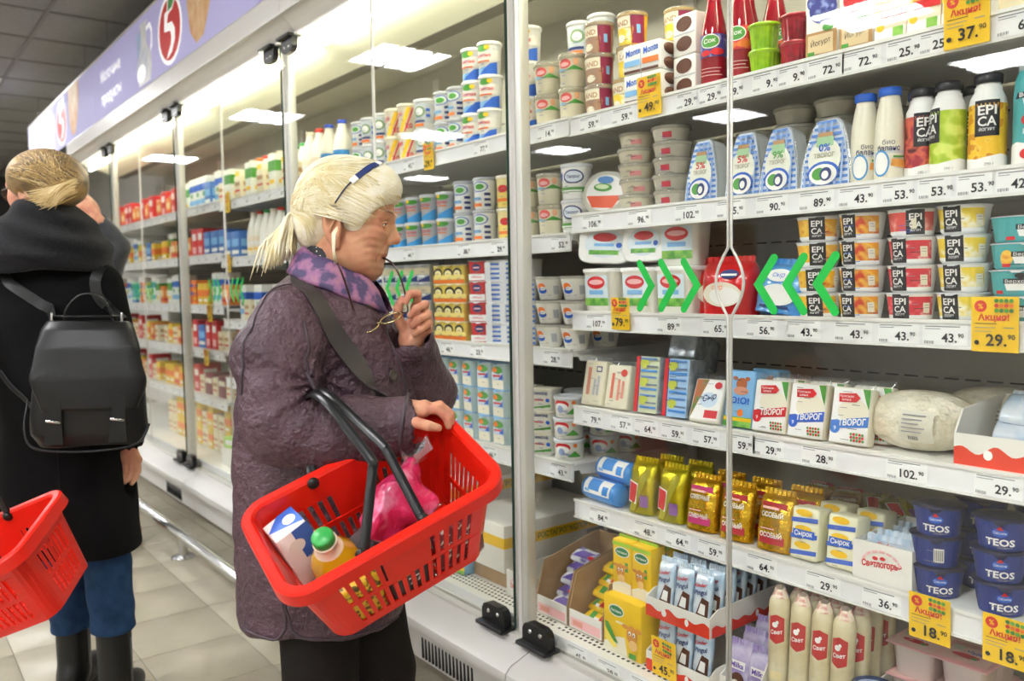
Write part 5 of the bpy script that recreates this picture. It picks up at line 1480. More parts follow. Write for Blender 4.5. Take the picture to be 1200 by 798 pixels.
for j in range(4):
    place(('teal_pot', 'teal_pot', 'teal_pot_fruit', 'teal_pot')[j], 'teal yogurt cup with dark crest, %s of the right-hand stack' % lvl_words(j, 4), 'cup', (-0.618, 1.645, z + 0.0475 * j + 0.001), (0.2, -0.15, 0.12, 0.25)[j], 'yogurt cups on the third shelf')

# --- nearest cabinet, fourth shelf
z = Z0[3]
def lean(kn, x, y, a, rz, lab, cat, grp, zz=None):
    place(kn, lab, cat, (x, y, (zz or z) + 0.0015), 0, grp, rot=(-a, 0, rz))
lean('butter_cream', -1.706, 1.625, 0.22, 0.10, 'cream butter pack with grey lettering, at left end of fourth shelf', 'butter', 'packs on the fourth shelf')
lean('butter_red', -1.612, 1.625, 0.22, 0.10, 'cream butter pack with red lettering, fourth shelf', 'butter', 'packs on the fourth shelf')
lean('striped_green', -1.508, 1.655, 0.12, 0.08, 'silver processed cheese stack with pale green label and red edge', 'cheese pack', 'packs on the fourth shelf')
lean('striped_blue', -1.408, 1.655, 0.12, 0.06, 'silver processed cheese stack with pale blue label and red edge', 'cheese pack', 'packs on the fourth shelf')
place('striped_green', 'silver processed cheese pack lying on top of the stacked packs', 'cheese pack', (-1.478, 1.83, z + 0.138), 0, 'packs on the fourth shelf', rot=(1.2, 0.0, 0.25))
lean('salad_cheese', -1.308, 1.618, 0.42, 0.14, 'white cheese tray with salad picture and red corner', 'cheese pack', 'packs on the fourth shelf')
lean('cow_pack', -1.214, 1.640, 0.16, 0.02, 'light blue curd pack with cow face', 'curd pack', 'packs on the fourth shelf')
lean('cow_pack', -1.196, 1.715, 0.10, 0.0, 'light blue curd pack standing behind the front cow pack', 'curd pack', 'packs on the fourth shelf')
lean('curd_red', -1.124, 1.625, 0.20, 0.06, 'curd pack with red band', 'curd pack', 'curd packs on the fourth shelf')
lean('curd_blue', -1.030, 1.625, 0.20, 0.05, 'curd pack with blue band next to the red-banded one', 'curd pack', 'curd packs on the fourth shelf')
lean('curd_blue_pale', -0.929, 1.625, 0.20, 0.03, 'curd pack with blue band beside the white cheese loaf', 'curd pack', 'curd packs on the fourth shelf')
for i, (kn, x, c) in enumerate((('curd_red', -1.115, 'red'), ('curd_blue', -1.018, 'blue'), ('curd_blue_pale', -0.912, 'right blue'))):
    lean(kn, x, 1.675, 0.20, 0.05, 'curd pack in clear film behind the %s-banded front one' % c, 'curd pack', 'curd packs on the fourth shelf')
place('cheese_loaf', 'large white soft cheese loaf with a grey sticker', 'cheese', (-0.812, 1.69, z + 0.002), 0.05, 'cheese loaves')
place('cheese_loaf', 'second white soft cheese loaf, behind the front one', 'cheese', (-0.735, 1.845, z + 0.002), 0.4, 'cheese loaves')
place('kinder_big_tray', 'white and red open display tray on fourth shelf', 'tray', (-0.604, 1.70, z + 0.001), 0.0, 'display trays')
for i in range(3):
    place('slice_lying', 'silver snack bar in the fourth-shelf tray, %s' % ('bottom of the pile', 'middle of the pile', 'top of the pile')[i], 'snack bar', (-0.612 + 0.006 * i, 1.640 + 0.012 * i, z + 0.010 + 0.034 * i), 0, 'silver snack bars', rot=(-0.9, 0.06, 0.05))

# --- nearest cabinet, fifth shelf
z = Z0[4]
place('blue_roll', 'blue and white cheese roll lying in front, at left end of fifth shelf', 'cheese roll', (-1.672, 1.628, z + 0.001), -0.10, 'blue cheese rolls')
place('blue_roll', 'blue and white cheese roll lying behind the front roll', 'cheese roll', (-1.650, 1.70, z + 0.001), -0.12, 'blue cheese rolls')
place('blue_roll', 'blue and white cheese roll resting on top of the two others', 'cheese roll', (-1.652, 1.664, z + 0.0565), -0.10, 'blue cheese rolls')
lean('goldslash' if False else 'gold_slash', -1.525, 1.628, 0.14, 0.10, 'greenish gold butter pack with red label, left of two', 'butter', 'gold butter packs')
lean('gold_slash', -1.422, 1.628, 0.14, 0.08, 'greenish gold butter pack with red label, right of two', 'butter', 'gold butter packs')
lean('gold_pink', -1.322, 1.625, 0.18, 0.08, 'gold foil butter pack with pink label', 'butter', 'gold butter packs')
lean('gold_red', -1.220, 1.625, 0.18, 0.06, 'gold foil butter pack with red label, left of the glass edge', 'butter', 'gold butter packs')
lean('gold_red', -1.112, 1.625, 0.18, 0.05, 'gold foil butter pack with red label, right of the glass edge', 'butter', 'gold butter packs')
for i, (kn, x, look) in enumerate((('gold_slash', -1.50, 'greenish gold'), ('gold_slash', -1.40, 'greenish gold'), ('gold_pink', -1.30, 'gold foil'), ('gold_red', -1.195, 'gold foil'), ('gold_red', -1.085, 'gold foil'))):
    lean(kn, x, 1.695, 0.16, 0.08, look + ' butter pack in the second row, %s there' % ('leftmost', 'second from left', 'third from left', 'fourth from left', 'rightmost')[i], 'butter', 'gold butter packs')
for i, (x, kn) in enumerate(((-1.22, 'gold_red'), (-1.11, 'gold_red'), (-1.00, 'gold_slash'), (-0.93, 'gold_slash'))):
    place(kn, 'gold butter pack lying at the back of the fifth shelf, %s' % ('leftmost', 'second from left', 'third from left', 'rightmost')[i], 'butter', (x, 1.90, z + 0.03), 0, 'gold butter packs', rot=(-1.3, 0, 0.3 * i))
lean('syrok', -1.030, 1.635, 0.12, 0.02, 'yellow and blue cheese stack, left of two, fifth shelf', 'cheese pack', 'yellow cheese stacks')
lean('syrok', -0.945, 1.640, 0.12, 0.0, 'yellow and blue cheese stack, right of two, fifth shelf', 'cheese pack', 'yellow cheese stacks')
lean('syrok', -1.012, 1.715, 0.12, 0.02, 'yellow and blue cheese stack in second row, left', 'cheese pack', 'yellow cheese stacks')
lean('syrok', -0.927, 1.720, 0.12, 0.0, 'yellow and blue cheese stack in second row, right', 'cheese pack', 'yellow cheese stacks')
place('white_tray', 'white card tray with red script, fifth shelf', 'tray', (-0.848, 1.715, z + 0.001), 0.0, 'display trays')
for i in range(4):
    place('slice_lying', 'dark blue wrapped bar in the red-script tray, %s' % ('front', 'second from front', 'third from front', 'rearmost')[i], 'snack bar', (-0.848, 1.635 + 0.043 * i, z + 0.006), 0, 'bars in the white tray', rot=(-0.25, 0, 0.04))
for i, (x, n) in enumerate(((-0.755, 3), (-0.640, 3))):
    for j in range(n):
        place('teos_pot_back' if (i == 0 and j == 1) else 'teos_pot', 'navy blue yogurt pot, %s of the %s stack, fifth shelf' % (lvl_words(j, n), ('left', 'right')[i]), 'pot', (x + (0.002, -0.002, 0.001)[j], 1.645, z + 0.0605 * j + 0.001), 0.12 - 0.1 * j, 'navy yogurt pots')
for i, x in enumerate((-0.72, -0.61)):
    for j in range(3):
        place('teos_pot', 'navy blue yogurt pot in the row behind, %s, %s stack' % (lvl_words(j, 3), ('left', 'right')[i]), 'pot', (x, 1.755, z + 0.0605 * j + 0.001), 0.1, 'navy yogurt pots')

# --- nearest cabinet, on the deck
z = DECK_Z
for i, x in enumerate((-1.803, -1.660)):
    place('card_tray_deep', 'white and brown open card tray, %s one, on the cabinet floor' % ('left', 'right')[i], 'tray', (x, 1.665, z + 0.001), 0.0, 'display trays')
    kn, c = (('purple_bar', 'white and purple'), ('yellow_bar', 'yellow'))[i]
    zz = z + 0.004
    for j in range(5):
        place(kn, '%s wrapped snack bar, %s in the %s card tray' % (c, ('lowest', 'second from below', 'middle', 'second from top', 'topmost')[j], ('left', 'right')[i]), 'snack bar', (x + (0.004, -0.008, 0.006, -0.004, 0.006)[j], 1.575 + 0.02 * j, zz + 0.031 * j + 0.012), 0, c + ' snack bars', rot=(-1.15, (0.10, -0.12, 0.14, -0.06, 0.1)[j], (0.1, -0.15, 0.2, -0.1, 0.15)[j]))
place('banana_box', 'yellow snack box with giraffe and green wedge', 'box', (-1.502, 1.60, z + 0.001), 0.0, 'yellow giraffe snacks')
place('banana_carton', 'yellow giraffe carton on top of the box, left', 'carton', (-1.535, 1.582, z + 0.152), 0.04, 'yellow giraffe snacks')
place('banana_carton', 'yellow giraffe carton on top of the box, right', 'carton', (-1.464, 1.582, z + 0.152), -0.02, 'yellow giraffe snacks')
for i, x in enumerate((-1.537, -1.462)):
    place('banana_carton', 'yellow giraffe carton on the box, %s of the second row' % ('left', 'right')[i], 'carton', (x + 0.004, 1.648, z + 0.152), 0.0, 'yellow giraffe snacks')
place('kinder_tray', 'lower white and red bar tray on the cabinet floor', 'tray', (-1.312, 1.665, z + 0.001), 0.0, 'display trays')
place('kinder_tray', 'upper white and red bar tray, stacked on the lower tray', 'tray', (-1.312, 1.665, z + 0.142), 0.0, 'display trays')
for lev in range(2):
    for i in range(3):
        for r in range(1 if lev == 0 else 6):
            lab = 'silver snack bar in the %s red tray, %s, %s row from the front' % (('lower', 'upper')[lev], ('left', 'centre', 'right')[i], ORD[r])
            place('milk_slice', lab, 'snack bar', (-1.372 + 0.058 * i, 1.538 + 0.043 * r, z + 0.012 + 0.141 * lev), 0, 'silver snack bars', rot=(-0.16, 0, 0.05))
place('lilac_tray', 'narrow white and red tray of lilac bars beside the stacked trays', 'tray', (-1.148, 1.70, z + 0.001), 0.0, 'display trays')
for r in range(5):
    for i in range(2):
        place('lilac_bar', 'lilac wrapped bar, %s, %s row from the front of its tray' % (('left', 'right')[i], ORD[r]), 'snack bar', (-1.177 + 0.058 * i, 1.572 + 0.05 * r, z + 0.006 + 0.014 * r), 0, 'lilac snack bars', rot=(-0.2, 0, 0.06))
tag(MB().bx(-1.083, 1.53, z, -0.882, 1.80, z + 0.0295, CARDW).build('card_box'), 'flat white card box under the tray of paper tubes', 'box')
place('tube_tray', 'white card tray holding upright paper tubes', 'tray', (-0.983, 1.665, z + 0.03), 0.0, 'display trays')
for r in range(4):
    for i in range(4):
        x = -1.056 + 0.0485 * i + (0.006 if r % 2 else -0.002)
        place('paper_tube', 'beige paper tube with red label, %s, %s row of the tray' % (('leftmost', 'second from left', 'third from left', 'rightmost')[i], ORD[r]), 'tube', (x, 1.562 + 0.054 * r, z + 0.034), 0, 'glazed curd tubes', rot=(-0.06 + rnd.uniform(-0.02, 0.02), rnd.uniform(-0.02, 0.03), 0.3 + rnd.uniform(-0.25, 0.15)))
for j in range(3):
    place('pink_fourpack', 'pink-lidded pot four-pack, %s of its stack, bottom right' % lvl_words(j, 3), 'pot pack', (-0.772, 1.765, z + 0.0705 * j + 0.001), 0.0, 'pot four-packs').scale = (1.12, 1.0, 1.0)
for j in range(2):
    place('yellow_fourpack', 'yellow-lidded pot four-pack, %s of its stack, lower right corner' % lvl_words(j, 2), 'pot pack', (-0.552, 1.72, z + 0.0705 * j + 0.001), 0.0, 'pot four-packs')
for i, (x, y) in enumerate(((-0.838, 1.565), (-0.748, 1.575), (-0.655, 1.575))):
    for j in range(3):
        place('dark_lid_cup', 'small pot with dark blue lid, %s of %s stack by the tubes' % (lvl_words(j, 3), ('left', 'middle', 'right')[i]), 'pot', (x, y, z + 0.0535 * j + 0.001), 0, 'dark-lidded pots')

# --- second cabinet, top shelf
z = Z1[0]
stacks('pail_blue_wedge', [-2.300, -2.205, -2.010], z, 3, 'white sour cream pail with blue wedge', 'pail', 'top shelf, second cabinet', 'sour cream pails, top shelf', y=1.645, dh=0.106)
stacks('pail_grey_check', [-1.885, -1.795], z, 3, 'grey sour cream pail', 'pail', 'behind the cream cups', 'sour cream pails, top shelf', y=1.745, dh=0.106)
stacks('pail_blue_blocks', [-2.480, -2.395], z, 2, 'white pail with blue block print', 'pail', 'left of the tall stacks', 'sour cream pails, top shelf', y=1.65, dh=0.106)
stacks('pail_grey_check', [-2.620], z, 2, 'grey checked sour cream pail', 'pail', 'between yellow-slash and blue-block pails', 'sour cream pails, top shelf', y=1.655, dh=0.106)
stacks('pail_yellow_slash', [-2.820, -2.722], z, 2, 'cream pail with yellow and red slash', 'pail', 'above the older woman', 'sour cream pails, top shelf', y=1.645, dh=0.106)
stacks('pail_grey_check', [-3.025, -2.925], z, 2, 'grey checked pail', 'pail', 'right of blue-capped bottles', 'sour cream pails, top shelf', y=1.65, dh=0.106)
stacks('pail_blue_blocks', [-3.120], z, 2, 'blue-block pail next to the milk bottles', 'pail', 'second cabinet', 'sour cream pails, top shelf', y=1.66, dh=0.106)
for i, x in enumerate((-3.275, -3.40)):
    place('milk_blue', 'white milk bottle with dark blue cap and blue label, %s of two' % ('right', 'left')[i], 'bottle', (x, 1.65, Z2[0] + 0.001), 0, 'milk bottles')
# --- second cabinet, second shelf
z = Z1[1]
stacks('pail_sky_a', [-2.79, -2.685, -2.58, -2.475], z, 2, 'grey sour cream cup with sky blue foot', 'cup', 'before her face', 'sky blue footed cups', y=1.645, dh=0.0935)
stacks('pail_sky_b', [-3.10, -3.0, -2.895], z, 2, 'pale sour cream cup with sky blue foot', 'cup', 'behind her head', 'sky blue footed cups', y=1.645, dh=0.0935)
stacks('pail_blue_blocks', [-2.362, -2.245], z, 2, 'white pail with blue blocks', 'pail', 'second shelf of second cabinet', 'pails on the second shelf', y=1.645, dh=0.106)
stacks('pail_yellow', [-2.135], z, 2, 'yellow cream pail seen beside the door post', 'pail', 'second shelf', 'pails on the second shelf', y=1.66, dh=0.104)
stacks('cream_cup', [-2.020, -1.915], z, 2, 'cream cup with red crest', 'cup', 'second shelf right of post', 'cream cups on the second shelf', y=1.645)
stacks('pail_navy', [-1.812], z, 2, 'grey-white pail with navy oval', 'pail', 'second shelf beside the oval tray', 'pails on the second shelf', y=1.66, dh=0.102)
# --- second cabinet, third shelf
z = Z1[2]
stacks('grey_pot', [-2.925, -2.85, -2.77, -2.69, -2.61], z, 4, 'grey pot with navy corner', 'pot', 'behind her hand', 'grey pots', y=1.645, dh=0.0675)
stacks('grey_pot', [-3.16, -3.08, -3.00], z, 4, 'grey pot with navy corner', 'pot', 'left end, behind her shoulder', 'grey pots', y=1.645, dh=0.0675)
stacks('yellow_pot', [-2.505, -2.442, -2.378], z, 4, 'yellow pot with dark arch', 'pot', 'third shelf', 'yellow pots', y=1.645, dh=0.0655)
stacks('red_pot', [-2.270], z, 4, 'red and white pot', 'pot', 'third shelf, next to yellow pots', 'red pots', y=1.645, dh=0.068)
stacks('stripe_pot', [-2.170, -2.098, -2.022], z, 4, 'blue-striped white pot', 'pot', 'third shelf by the door post', 'striped pots', y=1.645, dh=0.0675)
stacks('swirl_cup', [-1.918, -1.805], z, 3, 'white cup with orange and blue swirl', 'cup', 'right of post', 'swirl cups', y=1.645, dh=0.0715)
for j in range(3):
    place('swirl_cup', 'white swirl cup in the second row behind the price rail, %s' % lvl_words(j, 3), 'cup', (-1.80, 1.76, z + 0.0715 * j + 0.001), 0, 'swirl cups')
# --- second cabinet, fourth shelf
z = Z1[3]
stacks('glass_pot', [-2.66, -2.575, -2.49, -2.405, -2.32, -2.235], z, 3, 'pale blue dessert pot', 'pot', 'fourth shelf above basket', 'pale blue dessert pots', y=1.645, dh=0.0895)
stacks('glass_pot', [-3.16, -3.075, -2.99, -2.905, -2.82, -2.735], z, 3, 'pale blue dessert pot', 'pot', 'fourth shelf behind her', 'pale blue dessert pots', y=1.645, dh=0.0895)
stacks('glass_pot', [-2.15], z, 3, 'pale blue dessert pot beside the door post', 'pot', 'fourth shelf', 'pale blue dessert pots', y=1.645, dh=0.0895)
stacks('danone_pot', [-2.03, -1.947], z, 3, 'square white yogurt pot with green wave', 'pot', 'fourth shelf', 'white square pots', y=1.645, dh=0.0675)
stacks('red_arch_cup', [-1.838], z, 3, 'white cup with red arch and green hill', 'cup', 'fourth shelf right of post', 'red arch cups', y=1.645, dh=0.0635)
for i, (x, y) in enumerate(((-1.81, 1.76), (-1.81, 1.865), (-1.92, 1.76))):
    for j in range(2 if i == 0 else 3):
        place('red_arch_cup', 'red arch cup in the shade behind, %s of %s stack' % (lvl_words(j, 2 if i == 0 else 3), ('the near', 'the rearmost', 'the left')[i]), 'cup', (x, y, z + 0.0635 * j + 0.001), 0.2, 'red arch cups')
# --- second cabinet, deck
z = DECK_Z
place('shipping_low', 'white shipping carton with yellow band and green lettering, front one behind door post', 'carton', (-2.215, 1.80, z + 0.051), 0, 'shipping cartons')
tag(MB().bx(-2.35, 1.585, z, -2.08, 2.02, z + 0.05, CARD).build('card_box'), 'flat brown card box under the front shipping carton', 'box')
place('shipping_high', 'taller white shipping carton with yellow band, left of the front one', 'carton', (-2.51, 1.80, z + 0.051), 0, 'shipping cartons')
tag(MB().bx(-2.64, 1.585, z, -2.38, 2.02, z + 0.05, CARD).build('card_box'), 'flat brown card box under the taller shipping carton', 'box')
place('cow_pack', 'small light blue pack leaning in front of the cartons on the cabinet floor', 'curd pack', (-2.30, 1.56, z + 0.001), 0, 'packs on the cabinet floor', rot=(-0.15, 0, 0.1))
place('white_tray', 'white card tray beside the door post on the cabinet floor', 'tray', (-1.975, 1.66, z + 0.001), 0, 'display trays')
place('shipping_low', 'white shipping carton far left on the second cabinet floor, behind the basket', 'carton', (-2.82, 1.80, z + 0.001), 0, 'shipping cartons')

# --- third cabinet (behind the ponytail), mostly milk
z = Z2[0]
caps = ['milk_red', 'milk_white', 'milk_red', 'milk_orange', 'milk_green', 'milk_green', 'milk_red', 'milk_white', 'milk_white', 'milk_red', 'milk_orange', 'milk_white']
capn = {'milk_red': 'red', 'milk_white': 'cream', 'milk_orange': 'orange', 'milk_green': 'green'}
for i, kn in enumerate(caps):
    place(kn, 'white milk bottle with %s cap, %s from right in the back row, third cabinet' % (capn[kn], ORD[i]), 'bottle', (-3.52 - 0.096 * i, 1.755 if i > 1 else 1.66, z + 0.001), 0, 'milk bottles')
for i in range(9):
    kn = ('far_cream_pack', 'carton_apricot', 'far_green_pack')[i % 3]
    place(kn, '%s in front of the milk bottles, %s from right, third cabinet' % (('cream pack with red bar', 'pale apricot carton', 'white pack with green band')[i % 3], ORD[i]), 'pack', (-3.715 - 0.104 * i, 1.645, z + 0.001), 0, 'packs before the milk bottles')
z = Z2[1]
for i in range(7):
    place(('milk_white', 'milk_green', 'milk_red')[i % 3], 'white milk bottle, %s from right on the second shelf, third cabinet' % ORD[i], 'bottle', (-3.80 - 0.09 * i, 1.66, z + 0.001), 0, 'milk bottles on the second shelf')
for i in range(2):
    place('far_blue_pack', 'blue carton at the left end of the second shelf, %s, third cabinet' % ('right', 'left')[i], 'pack', (-4.46 - 0.125 * i, 1.665, z + 0.001), 0, 'blue packs')
FARNAME = {'far_red_pack': 'red pack', 'far_blue_pack': 'blue pack', 'far_yellow_pack': 'yellow pack', 'far_orange_pack': 'orange pack', 'far_white_pack': 'white and blue carton', 'far_green_pack': 'white and green carton', 'far_cream_pack': 'cream pack', 'far_wine_pack': 'wine-red pack', 'far_checker': 'orange, blue and yellow checked box', 'far_lime_pack': 'lime green pack'}
KW = {k: max(v.co.x for v in KINDS[k][1][0][1].vertices) * 2 + 0.012 for k in FARNAME}
def farrow(seq, x_right, x_left, z, place_w, n=1):
    x, i = x_right, 0
    while True:
        kn = seq[i % len(seq)]
        x -= KW[kn] / 2
        if x - KW[kn] / 2 < x_left:
            break
        for j in range(n):
            lab = FARNAME[kn] + ', %s from right' % ORD[min(i, 11)] + (' (%s)' % lvl_words(j, n) if n > 1 else '') + ', ' + place_w
            place(kn, lab, 'pack', (x, 1.60 + 0.03 + 0.07, z + 0.001 + j * kh(kn)), rnd.uniform(-0.06, 0.06), 'packs in the far cabinets')
        x -= KW[kn] / 2
        i += 1
R, B, Y_, O, Wt, G, Cr, Wi, Ck, Lm = 'far_red_pack', 'far_blue_pack', 'far_yellow_pack', 'far_orange_pack', 'far_white_pack', 'far_green_pack', 'far_cream_pack', 'far_wine_pack', 'far_checker', 'far_lime_pack'
farrow([Wt, Cr, Wt, G, Wt], -4.25, -4.65, Z2[2], 'third shelf of third cabinet')
farrow([O, Cr, R, Cr], -4.30, -4.65, Z2[3], 'fourth shelf of third cabinet')
farrow([Cr, Wt, G, B, Y_, Cr, O, Wt], -3.23, -4.24, Z2[2], 'third shelf behind her back, third cabinet')
farrow([Y_, Cr, R, O, Cr, G, B, Cr], -3.23, -4.28, Z2[3], 'fourth shelf behind her back, third cabinet')
place('far_lime_pack', 'lime green pack on the floor of the third cabinet', 'pack', (-4.52, 1.62, DECK_Z + 0.101), 0.2, 'packs on the cabinet floor')
place('far_red_pack', 'red pack lying on the floor of the third cabinet', 'pack', (-4.36, 1.78, DECK_Z + 0.17), 0, 'packs on the cabinet floor', rot=(-1.57, 0, 0.2))
tag(MB().bx(-4.62, 1.53, DECK_Z, -4.22, 1.95, DECK_Z + 0.1, CARDW).build('card_box'), 'white card box on the floor of the third cabinet', 'box')
# --- fourth and fifth cabinets
farrow([Cr, Wt, B, Wt, Wt, Wt, G, Wt, R, O, R, O, R, O], -4.70, -6.08, Z3[0], 'top shelf, fourth cabinet')
farrow([B, B, B, R, R, O, Y_, O, O, G, Y_, Y_], -4.70, -6.08, Z3[1], 'second shelf, fourth cabinet')
farrow([O, Wt, Wt, Y_, Y_, Ck, Ck, Ck, Wt, Wt, G], -4.70, -6.08, Z3[2], 'third shelf, fourth cabinet')
farrow([Cr, Cr, R, R, B, R, Cr, Cr, O, Cr, Y_], -4.70, -6.08, Z3[3], 'fourth shelf, fourth cabinet')
farrow([Cr, Wi, Cr, Wi, Cr, R, Y_, Y_, Y_, O, Y_, Y_], -4.70, -6.08, Z3[4], 'fifth shelf, fourth cabinet')
farrow([Y_, Cr, Cr, Y_, Cr, Y_, Cr, Cr, Y_], -4.75, -6.05, DECK_Z, 'floor of fourth cabinet', 2)
for si, seq in enumerate(([R, O, R, O, O, R], [Y_, B, Cr, Y_, G, Wt], [G, Wt, Cr, Ck, Wt, B], [Cr, O, Y_, Cr, R, Cr], [Y_, Cr, R, Cr, O, Cr])):
    farrow(seq, -6.15, -7.50, Z3[si], '%s shelf, fifth cabinet' % ('top', 'second', 'third', 'fourth', 'fifth')[si])

# ------------------------------------------------------------------ yellow promotion tags on the rails
PROMO = mat('promo_yellow', '#f3c51b', 0.5)
PRED = col('#d6372f')
def promo(x, z, price, label, y=1.572, w=0.078, h=0.098, rz=0.0):
    o = thing('promo_tag', label, 'price tag', (x, y, z), 0, 'yellow promotion tags', rot=(0.04, 0, rz))
    MB().bx(-w / 2, 0, -h / 2, w / 2, 0.0012, h / 2, PROMO).build('card', o)
    it = [('ell', -w * 0.30, h * 0.33, 0.0105, 0.0105, PRED), ('text', '%', -w * 0.30, h * 0.285, 0.009, PROMO, 'c', None, 0.02),
          ('text', 'Акция!', -w * 0.02, h * 0.075, 0.0115, PRED, 'c', w * 0.66, 0.03),
          ('rect', -w * 0.42, h * 0.01, w * 0.05, h * 0.022, INK), ('rect', -w * 0.42, -h * 0.06, w * 0.02, -h * 0.048, GREYINK), ('rect', -w * 0.42, -h * 0.13, -w * 0.05, -h * 0.118, GREYINK),
          ('ell', -w * 0.37, -h * 0.33, 0.0042, 0.0042, INK),
          ('text', price + '.', w * 0.27, -h * 0.38, 0.021, INK, 'r', None, 0.02), ('text', '90', w * 0.29, -h * 0.26, 0.009, INK, 'l', None, 0.02), ('rect', w * 0.2, -h * 0.06, w * 0.42, -h * 0.045, GREYINK)]
    for k in range(4):
        for j in range(3):
            it.append(('ell', w * 0.06 + 0.0085 * k, h * 0.255 + 0.0088 * j, 0.0036, 0.0036, (GRN, PRED, col('#2f7d3a'), ORG)[(k * 2 + j) % 4]))
    deco(it, lambda x2, z2, l: (x2, -l, z2)).build('print', o)
promo(-1.447, 1.742, '49', 'yellow promotion tag on the top rail by the dessert packs')
promo(-0.690, 1.738, '37', 'yellow promotion tag on the top rail, far right')
promo(-1.552, 1.196, '79', 'yellow promotion tag under the spread tubs on the third rail', w=0.066, h=0.085)
promo(-0.631, 1.194, '29', 'yellow promotion tag under the teal yogurt cups')
promo(-0.735, 0.628, '18', 'yellow promotion tag under the left navy pot stack', h=0.09)
promo(-0.600, 0.628, '18', 'yellow promotion tag under the right navy pot stack', h=0.09)
promo(-1.345, 0.352, '45', 'yellow promotion tag at the foot of the stacked bar trays', y=1.505)
promo(-2.475, 1.725, '29', 'yellow promotion tag on the top rail of the second cabinet', w=0.062, h=0.092)
promo(-4.50, 1.735, '35', 'yellow promotion tag on the top rail of the third cabinet')
promo(-4.52, 1.415, '42', 'yellow promotion tag on the second rail of the third cabinet')
promo(-4.86, 1.135, '31', 'yellow promotion tag on the third rail of the fourth cabinet')
promo(-4.95, 0.875, '27', 'yellow promotion tag on the fourth rail of the fourth cabinet')
# ------------------------------------------------------------------ soft bodies: blended volumes meshed to one continuous skin
def smin(a, b, k):
    if k <= 0:
        return np.minimum(a, b)
    h = np.maximum(k - np.abs(a - b), 0) / k
    return np.minimum(a, b) - h * h * k * 0.25
def rotm(e):
    return np.array(Euler(e).to_matrix())

